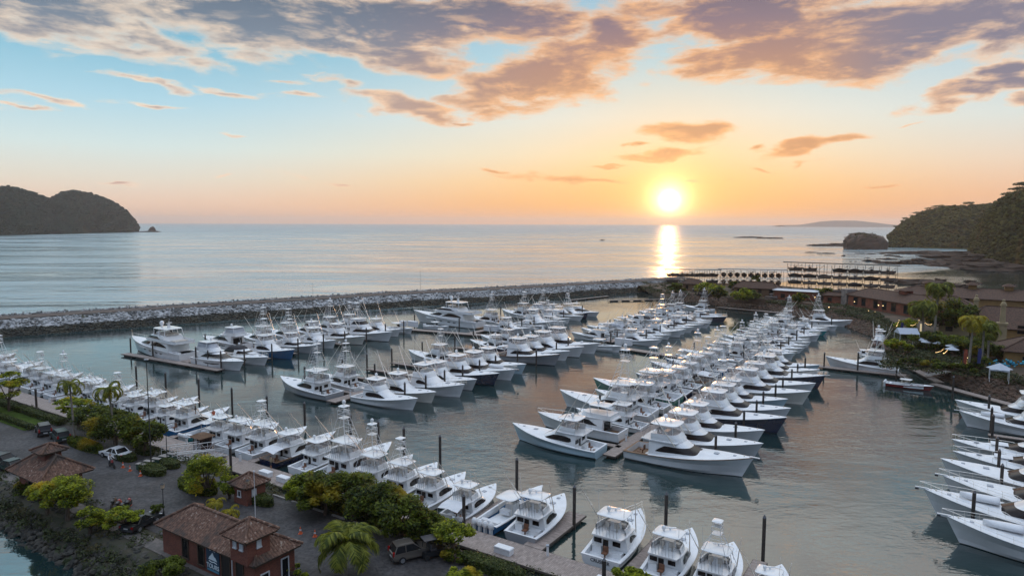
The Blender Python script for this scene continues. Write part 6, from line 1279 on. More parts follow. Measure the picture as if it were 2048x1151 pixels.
# cars
m_tyre = mat('tyre_rubber', (0.015, 0.015, 0.015), .8); m_rim = mat('alloy_rim', (0.35, 0.36, 0.38), .35, metal=.7); m_head = mat('headlamp', (0.6, 0.62, 0.65), .15); m_tail = mat('tail_lamp', (0.30, 0.01, 0.01), .25); m_plate = mat('number_plate', (.5, .5, .5), .5)
def car(loc, rz, paint, label, suv=True, L=4.6):
    r = empty('car', loc, rz, label, 'car'); W = .92; zb = .32; k = 1.0 if suv else .86; H1 = .95 * k; H2 = 1.68 if suv else 1.42
    prof = [(-L / 2, .55), (-L / 2 + .03, .95 * k), (-L / 2 + .12, 1.02 * k), (L / 2 - 1.25, 1.02 * k), (L / 2 - .35, .88 * k), (L / 2 - .03, .70), (L / 2, .45), (L / 2 - .15, zb), (-L / 2 + .15, zb)]
    mb = MB(); mb.loft([[Vector((x, sy * W * (.94 if z > .9 * k or z < .4 else 1), z)) for x, z in prof] for sy in (-1, -.92, .92, 1)], True, True); mb.build('body', paint, r, smooth=False)
    gx0, gx1 = (-L / 2 + .10, L / 2 - 1.15) if suv else (-L / 2 + .75, L / 2 - 1.25); tx0, tx1 = (-L / 2 + .42, L / 2 - 1.95) if suv else (-L / 2 + 1.35, L / 2 - 2.1)
    mb = MB(); zt = 1.0 * k; lo = [(gx0, W * .93), (gx1, W * .90)]; mb.add([(gx0, -W * .92, zt), (gx1, -W * .88, zt), (gx1, W * .88, zt), (gx0, W * .92, zt), (tx0, -W * .74, H2 - .06), (tx1, -W * .72, H2 - .06), (tx1, W * .72, H2 - .06), (tx0, W * .74, H2 - .06)], [(0, 1, 5, 4), (1, 2, 6, 5), (2, 3, 7, 6), (3, 0, 4, 7)]); mb.build('window', m_pane, r)
    mb = MB(); mb.prism([(tx0 - .06, -W * .74), (tx1 + .06, -W * .72), (tx1 + .06, W * .72), (tx0 - .06, W * .74)], H2 - .06, H2)
    for sy in (1, -1):
        mb.tube([(gx1, sy * W * .88, zt), (tx1, sy * W * .725, H2 - .05)], .045, 4); mb.tube([(gx0, sy * W * .92, zt), (tx0, sy * W * .745, H2 - .05)], .06, 4); xm = (tx0 + tx1) / 2; mb.tube([(xm, sy * W * .92, zt), (xm, sy * W * .74, H2 - .05)], .04, 4)
        if suv: mb.tube([(tx0 + .2, sy * .55, H2 + .05), (tx1 - .2, sy * .55, H2 + .05)], .022, 4)
    mb.build('roof', paint, r)
    for sx in (-L / 2 + .85, L / 2 - .85):
        for sy in (1, -1): wn_ = empty('wheel', (sx, sy * (W - .06), .34)); wn_.parent = r; mb = MB(); mb.tube([(0, -.11, 0), (0, .11, 0)], .345, 16); mb.build('tyre', m_tyre, wn_); mb = MB(); mb.tube([(0, -.125, 0), (0, .125, 0)], .21, 10); mb.build('rim', m_rim, wn_)
    for sy in (1, -1):
        mb = MB(); mb.box((L / 2 - .14, sy * .66, .74 * k), (.28, .36, .16)); mb.build('headlight', m_head, r); mb = MB(); mb.box((-L / 2 + .06, sy * .76, (1.0 if suv else .86) * k), (.16, .22, .42 if suv else .2)); mb.build('tail_light', m_tail, r); mb = MB(); mb.box((gx1 - .35, sy * (W + .08), 1.04 * k), (.14, .2, .14)); mb.build('wing_mirror', paint, r)
    mb = MB(); mb.box((-L / 2 - .01, 0, .62), (.03, .5, .14)); mb.build('number_plate', m_plate, r); mb = MB(); mb.box((L / 2 - .04, 0, .40), (.16, 1.6, .16)); mb.box((-L / 2 + .04, 0, .42), (.16, 1.65, .18)); mb.build('bumper', m_dark, r); return r
P1 = mat('car_black', (0.008, 0.010, 0.013), .35, coat=.15); P2 = mat('car_white', (0.70, 0.71, 0.72), .25, coat=.6); P3 = mat('car_silver', (0.16, 0.14, 0.12), .35, metal=.5, coat=.3); P4 = mat('car_green', (0.012, 0.035, 0.032), .35, coat=.15)
car(P(88, 866), GA + PI - .3, P1, 'black four-wheel drive under the left trees, left of the pair'); car(P(121, 879), GA + PI - .2, P4, 'dark green four-wheel drive under the left trees, right of the pair'); car(P(232, 913), GA + PI + .12, P2, 'white saloon car parked by the oval hedge', False)
car(P(822, 1113), GA + PI / 2 - .5, P3, 'silver hatchback parked under the waterfront trees, rear to the camera', True, 4.0); car(P(8, 931), GA + .3, P1, 'black car partly behind the gatehouse roof at the left edge'); car(P(28, 940), GA + .2, P4, 'pale-windowed dark car beside the gatehouse at the left edge', False)
car(P(283, 1052), GA + PI / 2 + .3, P1, 'black car half hidden by the tour office roof corner', False, 4.0)
def cart(loc, rz):
    r = empty('golf_cart', loc, rz, 'dark golf cart with flat roof beside the silver car', 'golf cart'); mb = MB(); mb.box((0, 0, .55), (2.3, 1.15, .45), taper=.9); mb.build('body', P1, r); mb = MB(); mb.box((-.1, 0, .92), (.6, 1.05, .16)); mb.box((-.4, 0, 1.2), (.12, 1.05, .5)); mb.build('seat', m_dark, r); mb = MB(); mb.box((0, 0, 1.95), (2.1, 1.25, .07)); mb.build('roof', m_dark, r); mb = MB()
    for sx in (-.9, .85):
        for sy in (.5, -.5): mb.tube([(sx, sy, .7), (sx * .9, sy, 1.95)], .03, 4)
    mb.build('roof_posts', m_iron, r)
    for sx in (-.8, .8):
        for sy in (.55, -.55): mb = MB(); mb.tube([(sx, sy - .08, .25), (sx, sy + .08, .25)], .25, 10); mb.build('wheel', m_tyre, r)
cart(P(866, 1112), GA + PI / 2 - .5)
def moto(loc, rz, label, paint):
    r = empty('motorcycle', loc, rz, label, 'motorcycle', 'motorcycles in the car park')
    for sx in (-.68, .68): mb = MB(); mb.tube([(sx, -.05, .31), (sx, .05, .31)], .31, 12); mb.build('wheel', m_tyre, r)
    mb = MB(); mb.tube([(.68, 0, .31), (.45, 0, 1.0)], .04, 5); mb.tube([(.42, -.36, 1.05), (.48, 0, 1.02), (.42, .36, 1.05)], .022, 5); mb.box((0, 0, .5), (.6, .28, .4)); mb.tube([(-.68, 0, .31), (-.1, 0, .4)], .04, 5); mb.build('frame', m_iron, r); mb = MB(); mb.box((.15, 0, .86), (.5, .26, .24), taper=.7); mb.build('tank', paint, r); mb = MB(); mb.box((-.35, 0, .84), (.7, .26, .12)); mb.build('seat', m_dark, r); return r
MR = mat('moto_red', (0.30, 0.02, 0.02), .3, coat=.5)
moto(P(224, 934), GA - .1, 'motorcycle being ridden past the white car', MR)
for i, (x, y) in enumerate([(228, 1012), (238, 1016), (248, 1019), (258, 1014)]): moto(P(x, y), GU.angle(Vector((1, 0, 0))) + 1.2, 'parked motorcycle beyond the small flat tree, %s from the left' % ordn(i + 1), MR if i in (1, 3) else m_dark)
# people
m_skin = (0.30, 0.15, 0.09)
def person(loc, rz, label, shirt, legs, pose='stand'):
    nm = 'clothes_%s_%s' % (shirt, legs)
    C_ = {'red': (.45, .09, .04), 'dark': (.02, .02, .025), 'white': (.6, .6, .6), 'blue': (.04, .09, .2), 'tan': (.3, .24, .16)}
    if nm in MATS: m_ = MATS[nm]
    else:
        m_ = MATS[nm] = bpy.data.materials.new(nm); m_.use_nodes = True; t = NT(m_.node_tree); X, Y, Z = t.xyz(t.new('ShaderNodeTexCoord').outputs['Object']); h0 = .0
        cc = t.mix(t.m('GREATER_THAN', Z, .92 if pose == 'stand' else .95), C_[legs] + (1,), C_[shirt] + (1,)); cc = t.mix(t.m('GREATER_THAN', Z, 1.46), cc, m_skin + (1,)); cc = t.mix(t.m('LESS_THAN', Z, .42), cc, m_skin + (1,)); t.put(t.n['Principled BSDF'].inputs['Base Color'], cc)
    r = empty('person', loc, rz, label, 'person'); me = bpy.data.meshes.new('body')
    if pose == 'stand': V = [(0, 0, .95), (0, 0, 1.18), (0, 0, 1.42), (.01, 0, 1.53), (.02, 0, 1.66), (0, .10, .88), (.03, .12, .48), (0, .12, .07), (.12, .13, .03), (0, -.10, .88), (-.02, -.12, .48), (-.05, -.12, .07), (.07, -.13, .03), (0, .2, 1.40), (-.02, .27, 1.14), (.10, .24, .92), (.14, .23, .84), (0, -.2, 1.40), (-.02, -.27, 1.14), (.10, -.24, .92), (.14, -.23, .84)]
    else: V = [(-.3, 0, .95), (-.24, 0, 1.15), (-.16, 0, 1.40), (-.12, 0, 1.52), (-.08, 0, 1.65), (-.22, .12, .95), (.15, .22, .88), (.05, .24, .45), (.17, .24, .40), (-.22, -.12, .95), (.15, -.22, .88), (.05, -.24, .45), (.17, -.24, .40), (-.15, .2, 1.36), (.05, .28, 1.2), (.34, .32, 1.1), (.40, .32, 1.08), (-.15, -.2, 1.36), (.05, -.28, 1.2), (.34, -.32, 1.1), (.40, -.32, 1.08)]
    E_ = [(0, 1), (1, 2), (2, 3), (3, 4), (0, 5), (5, 6), (6, 7), (7, 8), (0, 9), (9, 10), (10, 11), (11, 12), (2, 13), (13, 14), (14, 15), (15, 16), (2, 17), (17, 18), (18, 19), (19, 20)]
    RD = [.13, .12, .14, .055, .095, .09, .062, .045, .04, .09, .062, .045, .04, .06, .045, .035, .035, .06, .045, .035, .035]
    me.from_pydata(V, E_, []); o = bpy.data.objects.new('body', me); COL.objects.link(o); o.parent = r; me.materials.append(m_); sk = o.modifiers.new('skin', 'SKIN'); sl_ = me.skin_vertices[0].data if me.skin_vertices else None
    if sl_ is None: me.skin_vertices.new(name='skin') if hasattr(me.skin_vertices, 'new') else None
    if me.skin_vertices:
        for i, q in enumerate(RD): me.skin_vertices[0].data[i].radius = (q, q * (1.25 if i in (0, 1, 2) else 1))
        me.skin_vertices[0].data[0].use_root = True
    o.modifiers.new('sub', 'SUBSURF').levels = 1; mb = MB(); mb.sphere((V[4][0] - .012, 0, V[4][2] + .045), .105, 10, 7, 1.0, -.1); mb.build('hair', m_dark, r); return r
person(P(222, 932, GZ), GA - .1, 'motorcyclist in white shirt riding past the white car', 'white', 'dark', 'ride')
person(G(-101.5, 62.6, 3.2), .5, 'person in dark clothes standing on a charter boat roof, left one', 'dark', 'dark'); person(G(-97.9, 63.4, 2.6), 2.4, 'person in a red-brown shirt leaning by the piling on a charter boat', 'red', 'tan'); person(G(-97.3, 63.0, 2.6), 1.4, 'second person in a reddish shirt on the same charter boat', 'red', 'dark')
person(G(-76.8, 58.0, .6), 1.0, 'deckhand in tan clothes on the front pier by the awning boat', 'tan', 'dark'); person(G(-43.9, 57.4, .6), 1.3, 'person in white on the front pier by the near piling', 'white', 'blue'); person(at(1932, 700, 3.5), 2, 'person in white on the terrace below the umbrellas', 'white', 'dark')
# far sailing boat
b = empty('far_boat', at(1200, 481, 0), .3, 'tiny dark boat far out on the open sea', 'boat'); H_ = Hull(11, 3.4, 1.6, 1.2); H_.mesh(m_dark, b, boot=m_dark, rail=m_dark); mb = MB(); mb.tube([(5.5, 0, .8), (5.5, 0, 9)], .14, 5, .06); mb.build('mast', m_dark, b); mb = MB(); mb.box((4.2, 0, 1.6), (3.5, 2, 1.2), taper=.8); mb.build('cabin', m_dark, b)

# ------------------------------------------------------------------ land on the right: quay, village, boat storage
RZ = 3.4
m_bank = mat('brown_bank', (0.085, 0.052, 0.032), .95, col2=(0.04, 0.035, 0.018), vscale=.35, bump=.8, bscale=1.5)
m_yard = mat('yard_ground', (0.10, 0.062, 0.040), .95, col2=(0.045, 0.036, 0.022), vscale=.12, bump=.5, bscale=1.2)
SH = [(at(1405, 577, 0)), (at(1330, 600, 0)), at(1400, 607, 0), at(1440, 612, 0), at(1500, 618, 0), at(1560, 626, 0), at(1620, 640, 0), at(1690, 652, 0), at(1745, 672, 0), at(1770, 698, 0), at(1800, 722, 0), at(1850, 748, 0), at(1905, 768, 0), at(1960, 788, 0), at(2048, 812, 0), at(2200, 850, 0)]
SH[0] = at(1300, 588, 0)
SEA = [at(*q, 3.0) for q in ((1268, 571), (1340, 562), (1440, 566), (1500, 568), (1560, 571), (1640, 579), (1720, 586), (1790, 592), (1850, 597), (1900, 602), (1990, 606), (2060, 612), (2200, 622))]
def poly_land(name, shore, sea, z, m_top, m_side, s_in, slope_out, label):
    n = 64
    def samp(pl, k):
        k *= len(pl) - 1; i = min(int(k), len(pl) - 2); return pl[i].lerp(pl[i + 1], k - i)
    rr = []
    for i in range(n + 1):
        k = i / n; a = samp(shore, k); c = samp(sea, k); d = Vector((c.x - a.x, c.y - a.y, 0)); L = d.length; d.normalize(); wob = fbm(a.x * .1, a.y * .1) * .8; slope_in = s_in + 9.0 * max(0.0, 1 - abs(k - .52) / .16)
        pa = a - d * 1.5; q1 = a + d * (1.0 + wob); q2 = a + d * (slope_in + wob); q3 = c - d * slope_out
        rr.append([Vector((pa.x, pa.y, -1)), Vector((q1.x, q1.y, .5)), Vector((q2.x, q2.y, z - .1)), Vector((q2.x + d.x, q2.y + d.y, z)), Vector((q3.x, q3.y, z)), Vector((c.x, c.y, -1))])
    mb = MB(); mb.mi(0); mb.loft([r[3:5] for r in rr], closed=False); mb.mi(1); mb.loft([r[:4] for r in rr], closed=False); mb.loft([r[4:] for r in rr], closed=False); o = mb.build(name, [m_top, m_side]); tag(o, label, kind='structure'); return rr
rr = poly_land('terrain', SH, SEA, RZ, m_yard, m_bank, 8.5, 4, 'brown land of the boatyard and waterfront village on the right')
mb = MB(); R = random.Random(31)
for _ in range(4600):
    i = R.randrange(5, 64); k = R.random(); q = rr[i][1].lerp(rr[min(64, i + 1)][1], k); s = rr[i][2].lerp(rr[min(64, i + 1)][2], k); t_ = R.uniform(-.15, 1); p_ = q.lerp(s, t_); p_.z = max(p_.z, -.1); rock(mb, tuple(p_), R.uniform(.3, .65), R)
m_bould2 = mat('bank_rocks_brown', (0.13, 0.075, 0.05), .9, col2=(0.05, 0.035, 0.025), vscale=.6)
tag(mb.build('rock_bank', m_bould2), 'brown rocks facing the sloping right-hand bank', kind='stuff')
mb = MB()
for _ in range(520):
    i = R.randrange(18, 64); k = R.random(); s = rr[i][2].lerp(rr[min(64, i + 1)][2], k); d = (rr[i][3] - rr[i][2]).normalized(); c = s + d * R.uniform(-2.5, 3.5); c.z = RZ - .2; leaf_ball(mb, c, R.uniform(.7, 1.8), R.uniform(.5, 1.1), 46, .42, R)
for _ in range(420): leaf_ball(mb, G(R.uniform(-13, 10), R.uniform(166, 226), RZ + .05), R.uniform(.8, 1.8), R.uniform(.2, .45), 40, .4, R)
for _ in range(320):
    i = R.randrange(26, 42); s = rr[i][3].lerp(rr[i + 1][3], R.random()); d = (rr[i][3] - rr[i][2]).normalized(); leaf_ball(mb, s + d * R.uniform(-6, 12) + Vector((0, 0, -.1)), R.uniform(.7, 1.5), R.uniform(.25, .6), 40, .4, R)
for _ in range(340): leaf_ball(mb, G(R.uniform(-125, -30), R.uniform(288, 345), RZ + .1), R.uniform(.6, 1.6), R.uniform(.4, .9), 30, .5, R)
tag(mb.build('undergrowth', m_scrub), 'scrub along the top of the right-hand bank', kind='stuff')
# quay wall with ramp in front of the yard
m_quay = mat('quay_wall', (0.15, 0.095, 0.065), .9, var=.4, vscale=.5)
for (a, c, h, lb) in ((at(1455, 598, RZ), at(1545, 602, RZ), 1.0, 'low brown quay wall behind the far float'), (at(1590, 606, RZ), at(1692, 622, RZ), 1.6, 'low red-brown terrace wall below the long brick hall')):
    d = c - a; mb = MB(); mb.box((d.length / 2, 0, -h / 2 + .2), (d.length, .5, h + 1.2)); tag(mb.build('quay_wall', m_quay, loc=(a.x, a.y, RZ), rz=math.atan2(d.y, d.x)), lb, 'wall')
def house(name, label, u, v, L, W, z0, ze, zr, wall, roofm, wins=(), ins=None, rz=GA, gable=False, cat='building', over=.7, wname='window'):
    b = empty(name, G(u, v, 0), rz, label, cat); walls(b, over, L - over, over, W - over, z0, ze, wall); hip_roof(b, 0, L, 0, W, ze, zr, material=roofm, ins=ins, fine=False, gable=gable, pitch=.6)
    for (x, y, z, w_, h_, f) in wins: window(b, x, y, z, w_, h_, f, bars=0, name=wname, frame=m_wood)
    return b
m_brickF = mat('village_brick', (0.24, 0.070, 0.038), .9, col2=(0.13, 0.045, 0.028), vscale=.8); m_ochre = mat('ochre_plaster', (0.30, 0.18, 0.065), .85, var=.3, vscale=.4); m_cream2 = mat('cream_plaster', (0.36, 0.28, 0.16), .85, var=.3, vscale=.4); m_stone = mat('grey_stone', (0.26, 0.22, 0.20), .9, col2=(0.14, 0.12, 0.11), vscale=1.2)
bl = house('brick_hall', 'long low red brick hall with a big tiled roof above the bank', -34.2, 285.4, 44, 12, RZ - .3, 7.6, 10.4, m_brickF, m_roofB, [(x, .7, 5.6, 2.2, 2.8, 'y-') for x in (5, 9.5, 16, 20.5, 25, 31, 36)], ins=5, rz=D2R(-81))
mb = MB(); mb.box((-1.4, 2.5, 6.2), (3.4, 4.4, 6.4)); mb.build('stone_end_tower', m_stone, bl); mb = MB(); mb.box((24, 6, 10.7), (3.2, 3, 1.3)); mb.build('roof_lantern', m_brickF, bl); mb = MB(); mb.box((24, 6, 11.7), (4.6, 4.4, .8), taper=.3); mb.build('lantern_roof', m_roofB, bl)
house('yard_office', 'flat red shed with pale roof beside the long brick hall', -62, 291, 17, 6, RZ - .3, 7.2, 7.7, m_brickF, m_frame, [(4, .7, 5, 1.6, 1.6, 'y-'), (9, .7, 5, 1.6, 1.6, 'y-')], ins=1.5)
house('yard_office', 'second low red shed close to the stone end of the hall', -43, 287.5, 9, 5, RZ - .3, 6.6, 7.6, m_brickF, m_roofB, [(3, .7, 5, 1.4, 1.4, 'y-')], ins=2)
house('ochre_house', 'low brown-roofed house with pale doors behind the far float', -80, 297, 19, 8, RZ - .3, 7.0, 9.4, mat('brown_plaster', (0.17, 0.10, 0.055), .9, var=.3), m_roofB, [(x, .7, 5.2, 1.5, 2.4, 'y-') for x in (3, 8, 11.5, 16)], ins=3)
house('ochre_house', 'small brown hut near the pointed boatyard trees', -106, 306, 10, 6, RZ - .3, 6.6, 8.6, mat('brown_plaster', (0.17, 0.10, 0.055)), m_roofB, [(3, .7, 5, 1.3, 1.6, 'y-')], ins=2.5)
# big roofs on the far right
h1 = house('village_block', 'wide brown-roofed block at the right edge with small roof lanterns', -20, 296, 70, 20, RZ - .3, 7.5, 10.5, m_ochre, m_roofB, [(x, .7, 6.2, 2.2, 2.6, 'y-') for x in (4, 10, 17, 24)], ins=8)
for i, (x, y) in enumerate(((8, 10), (22, 10), (33, 10), (46, 10))): mb = MB(); mb.box((x + 4, y, 11.0), (2.6, 2.6, 1.6)); q = mb.build('roof_lantern', m_ochre, h1); mb = MB(); mb.box((x + 4, y, 12.2), (4.2, 4.2, .9), taper=.25); mb.build('lantern_roof', m_roofB, q)
house('village_block', 'brown-roofed range in front of the wide block, behind the two obelisks', 2, 226, 50, 20, RZ - .3, 6.0, 11.0, m_ochre, m_roofB, [(x, .7, 6, 1.8, 2.2, 'y-') for x in (3, 8, 14, 20)], ins=6)
house('village_house', 'dark far house seen left of the wide block over the palms', -14, 272, 20, 11, RZ - .3, 7.2, 9.6, m_ochre, m_roofB, [(4, .7, 6, 1.6, 1.8, 'y-')], ins=5)
house('village_house', 'narrow two-storey cream house between the big palm and the obelisks', -2.2, 232, 7.5, 7, RZ - .3, 9.6, 11.6, m_cream2, m_roofB, [(2.6, .7, 8.2, 1.6, 1.3, 'y-'), (6.6, .7, 8.2, 1.2, 1.3, 'y-')], ins=3)
house('village_house', 'low cream wing in front of the two-storey house', -3.6, 223, 8.6, 7, RZ - .3, 6.4, 8.6, m_cream2, m_roofB, [(3.2, .7, 5.2, 1.6, 1.2, 'y-')], ins=3)
house('village_house', 'ochre house with a deep tiled roof at the right edge above the tent', 9.5, 182, 20, 14, RZ - .3, 6.6, 9.9, m_ochre, m_roofB, [(4.5, .7, 5.0, 1.2, 1.2, 'y-'), (10, .7, 5.0, 1.2, 1.2, 'y-')], ins=6)
# obelisks
for i, (px, yb, lb) in enumerate(((1950, 642, 'left of the two cream obelisk chimneys rising over the brown roofs'), (2004, 655, 'right of the two cream obelisk chimneys rising over the brown roofs'))):
    p_ = at(px, yb, 7.0); b = empty('obelisk', (p_.x, p_.y, RZ), GA, lb, 'obelisk', 'cream obelisk chimneys', .86); mb = MB(); mb.box((0, 0, 2.6), (2.4, 2.4, 5.2)); mb.box((0, 0, 5.5), (2.9, 2.9, .6)); mb.build('base', m_cream2, b); mb = MB(); mb.box((0, 0, 8.4), (1.5, 1.5, 5.4), taper=.82); mb.build('shaft', m_cream2, b); mb = MB(); mb.sphere((0, 0, 11.5), .75, 10, 7); mb.tube([(0, 0, 11), (0, 0, 11.3)], .9, 10); mb.sphere((0, 0, 12.6), .42, 8, 6); mb.build('finial', m_cream2, b)
# storage racks with boats
m_steel = mat('rack_steel', (0.05, 0.042, 0.038), .7); m_sheet = mat('rack_roof_sheet', (0.42, 0.43, 0.45), .5); m_sheetd = mat('rack_roof_dark', (0.09, 0.10, 0.09), .6)
m_rkh = mat('stored_hull_shade', (0.26, 0.22, 0.20), .7, col2=(0.12, 0.09, 0.08), vscale=.3); m_rkd = mat('stored_hull_deep_shade', (0.05, 0.04, 0.04), .7)  # backlit shade put into the stored boats' hull colours
def rack_boat(cover, tt):
    r = empty('stored_boat', (0, 0, 0)); H_ = Hull(7.4, 2.5, 1.5, 1.05, .12, 2.1)
    H_.mesh(m_rkh if not cover or tt else m_rkd, r, boot=m_rkd, rail=m_rkd); H_.deck(r, 0.05, [m_rkh] * 3, cock=False)
    if cover: mb = MB(); cp = House([(1.15, .3, 6.9, 1.1), (1.5, .9, 5.2, .75), (1.8, 2.0, 4.0, .2)], q=.7, side=.4, nar=.05); cp.mesh('cover', cover, r)
    else:
        mb = MB(); mb.box((3.3, 0, 1.5), (1.2, .9, .9), taper=.8); mb.build('console', m_rkh, r)
        mb = MB(); plate(mb, 3.2, 0, 2.5, 2.2, 1.7, .06, n=12); [mb.tube([(3.2 + sx, sy, 1.1), (3.2 + sx, sy, 2.5)], .05, 4) for sx in (-.7, .7) for sy in (-.6, .6)]; mb.build('t_top', m_rkh, r)
    mb = MB(); mb.box((-.35, 0, .9), (.5, .4, 1.5), taper=.8); mb.build('outboard_motor', m_dark, r); return r
m_cvr = mat('boat_cover_shade', (0.09, 0.07, 0.06), .9)  # brown and black rack covers carry the same painted backlit shade
RB = [rack_boat(m_canvb, False), rack_boat(None, False), rack_boat(m_cvr, True), rack_boat(m_cvr, False)]; rbused = [0]
def put_rb(k, loc, rz, label, group, s=1.0):
    o = RB[k] if k not in put_rb.used else copy_tree(RB[k]); put_rb.used.add(k); o.location = loc; o.rotation_euler.z = rz; o.scale = (s, s, s); tag(o, label, 'boat', group)
put_rb.used = set()
def rack(a, c, h, depth, levels, nb, label, which, endon=False, roof=True, skip=()):
    a, c = Vector(a), Vector(c); d = c - a; L = d.length; rz = math.atan2(d.y, d.x); b = empty('boat_rack', (a.x, a.y, RZ), rz, label, 'storage rack', 'open boat storage racks'); mb = MB(); n = nb * (1 if endon else 2)
    for i in range(n + 1):
        for y in (0, depth): mb.box((L * i / n, y, h / 2), (.15, .15, h))
    for k in range(1, levels):
        z = h * k / levels * .96
        for y in (0, depth): mb.box((L / 2, y, z), (L, .10, .12))
        for i in range(0, n + 1, 2): mb.box((L * i / n, depth / 2, z - .1), (.10, depth, .10))
    mb.build('rack_frame', m_steel, b)
    if roof: mb = MB(); mb.add([(-1.5, -2.2, h + .9), (L + 1.5, -2.2, h + .9), (L + 1.5, depth + 1.5, h + .2), (-1.5, depth + 1.5, h + .2), (-1.5, -2.2, h + .75), (L + 1.5, -2.2, h + .75), (L + 1.5, depth + 1.5, h + .05), (-1.5, depth + 1.5, h + .05)], [(0, 1, 2, 3), (7, 6, 5, 4), (0, 4, 5, 1), (1, 5, 6, 2), (2, 6, 7, 3), (3, 7, 4, 0)]); mb.build('roof', m_sheet if endon else m_sheetd, b); mb = MB(); mb.box((L / 2, -2.2, h + .75), (L + 3, .25, .4)); mb.build('roof_fascia', m_sheet if endon else m_sheetd, b)
    mb = MB()
    for i in range(0, n, 3): mb.tube([(L * i / n, 0, h * .25), (L * (i + 1) / n, 0, h * .48)], .07, 4); mb.tube([(L * (i + 1) / n, 0, h * .75), (L * min(n, i + 2) / n, 0, h * .98)], .07, 4)
    mb.build('bracing', m_steel, b); R_ = random.Random(len(label)); e = d.normalized(); s = Vector((-e.y, e.x, 0))
    for k in range(levels):
        for i in range(nb):
            if (k, i) in skip: continue
            z = RZ + (h * k / levels * .96 + .15 if k else .1); kind = R_.choice([0, 0, 1, 1, 2, 3]) if k else R_.choice([1, 1, 3])
            if endon: p_ = a + e * (L * (i + .5) / nb) + s * depth * .85; put_rb(kind, (p_.x, p_.y, z + .45), rz - PI / 2, '%s boat from the left, shelf %s up, %s' % (ordn(i + 1), ['none', 'one', 'two', 'three'][k], which), 'boats stored in the racks', 1.05)
            else: p_ = a + e * (L * i / nb + .4) + s * depth * .3; put_rb(kind, (p_.x, p_.y, z + .45), rz + R_.uniform(-.05, .05), '%s boat from the left, shelf %s up, %s' % (ordn(i + 1), ['none', 'one', 'two', 'three'][k], which), 'boats stored in the racks', .80)
rack(at(1573, 581, RZ), at(1789, 593, RZ), 12.6, 7.0, 4, 7, 'tallest open steel boat rack at the right with a sloping roof edge', 'tallest rack', skip=((0, 0), (3, 2)))
rack(at(1441, 569, RZ), at(1566, 572, RZ), 7.4, 8.0, 2, 9, 'middle boat rack with pale roof and boats stored end-on', 'middle rack', endon=True)
rack(at(1334, 566, RZ), at(1434, 567, RZ), 6.6, 7.0, 2, 5, 'leftmost low boat rack silhouetted against the sun glitter', 'leftmost rack', skip=((0, 1), (0, 3)))
YB = [(1345, 588), (1372, 592), (1388, 580), (1398, 590), (1412, 583), (1425, 590), (1466, 578), (1482, 572), (1507, 582), (1519, 576), (1535, 588), (1552, 596), (1591, 588), (1612, 592), (1560, 580), (1640, 596), (1355, 577), (1574, 600), (1490, 592)]
for i, (x, y) in enumerate(sorted(YB)): put_rb(i % 4, at(x, y, RZ + .6) - Vector((0, 0, .2)), GA + (i * 1.7) % 6, 'boat or hull standing in the yard below the racks, %s from the left' % ordn(i + 1), 'boats standing in the yard', .8)
# village trees and palms
VT = [(1418, 597, 6, 7.5, 'feathery green tree standing before the leftmost rack', m_leafB), (1437, 600, 4, 5.5, 'lower green tree right of the feathery yard tree', m_leafA), (1485, 606, 5, 6, 'bright green tree by the low brown house', m_leafB), (1500, 602, 4, 5, 'dark tree over the roof of the low brown house', m_leafA), (1352, 590, 4, 5.5, 'dark bushy tree near the landward end of the breakwater', m_leafA), (1600, 606, 3.5, 4, 'dark bush left of the red sheds', m_leafA), (1647, 600, 4, 5.5, 'dark tree between the red sheds', m_leafA), (1512, 574, 2.4, 6.5, 'pointed small tree in front of the middle rack', m_leafA), (1470, 580, 3, 5, 'pointed dark tree below the middle rack', m_leafA)]
for i, (x, y, r_, h, lb, mm) in enumerate(VT): tree('village_tree', at(x, y, RZ), r_, r_ * .9, h, lb, mm, 18, 110, seed=40 + i, th=.2, sz=.5)
tree('village_tree', at(1885, 668, RZ), 9, 7, 10.5, 'big dark tree behind the large shaggy palm', m_leafA, 34, 220, seed=61, th=.2, sz=.45)
tree('village_tree', at(1860, 700, RZ), 7, 4, 5.0, 'broad low dark tree behind the white umbrellas', m_leafA, 24, 200, seed=62, th=.1, sz=.4)
tree('village_tree', at(1900, 705, RZ), 5, 4, 4.5, 'low dark tree right of the umbrellas', m_leafA, 18, 200, seed=63, th=.1, sz=.4)
tree('village_tree', at(1792, 705, RZ), 3.4, 2.6, 3.8, 'small green tree under the white canopy', m_leafB, 14, 180, seed=64, th=.1, sz=.35)
tree('village_tree', at(1822, 668, RZ), 4, 3, 4.5, 'green tree behind the pitched canopy', m_leafB, 16, 180, seed=70, th=.15, sz=.35)
tree('village_tree', at(1935, 712, RZ), 5, 4, 5.0, 'green tree behind the yellow palm', m_leafA, 20, 200, seed=71, th=.15, sz=.35)
tree('village_tree', at(1990, 722, RZ), 4.5, 3, 4.4, 'dark tree over the blue decorations', m_leafA, 18, 200, seed=72, th=.15, sz=.35)
tree('village_tree', at(1965, 740, RZ), 3.4, 2.6, 2.6, 'dark shrubbery left of the blue decorations', m_leafA, 14, 180, seed=65, th=.1, sz=.3)
tree('village_tree', at(1845, 733, RZ), 5.5, 2.2, 1.8, 'dark hedge-like bush on the terrace edge', m_leafA, 16, 200, seed=66, th=.05, sz=.3)
tree('village_tree', at(1905, 742, RZ), 5.5, 2.0, 1.8, 'dark shrubs left of the lit banner', m_leafA, 16, 200, seed=67, th=.05, sz=.3)
palm('village_palm', at(1845, 690, RZ), 9.2, 5.6, 24, 'large shaggy palm in front of the long brick hall', m_palm, 21, 1.25, .30, wide=.65)
palm('village_palm', at(1868, 680, RZ), 13.5, 5.2, 20, 'tall dark palm rising behind the shaggy one', m_palm, 22, 1.1, .26, wide=.6)
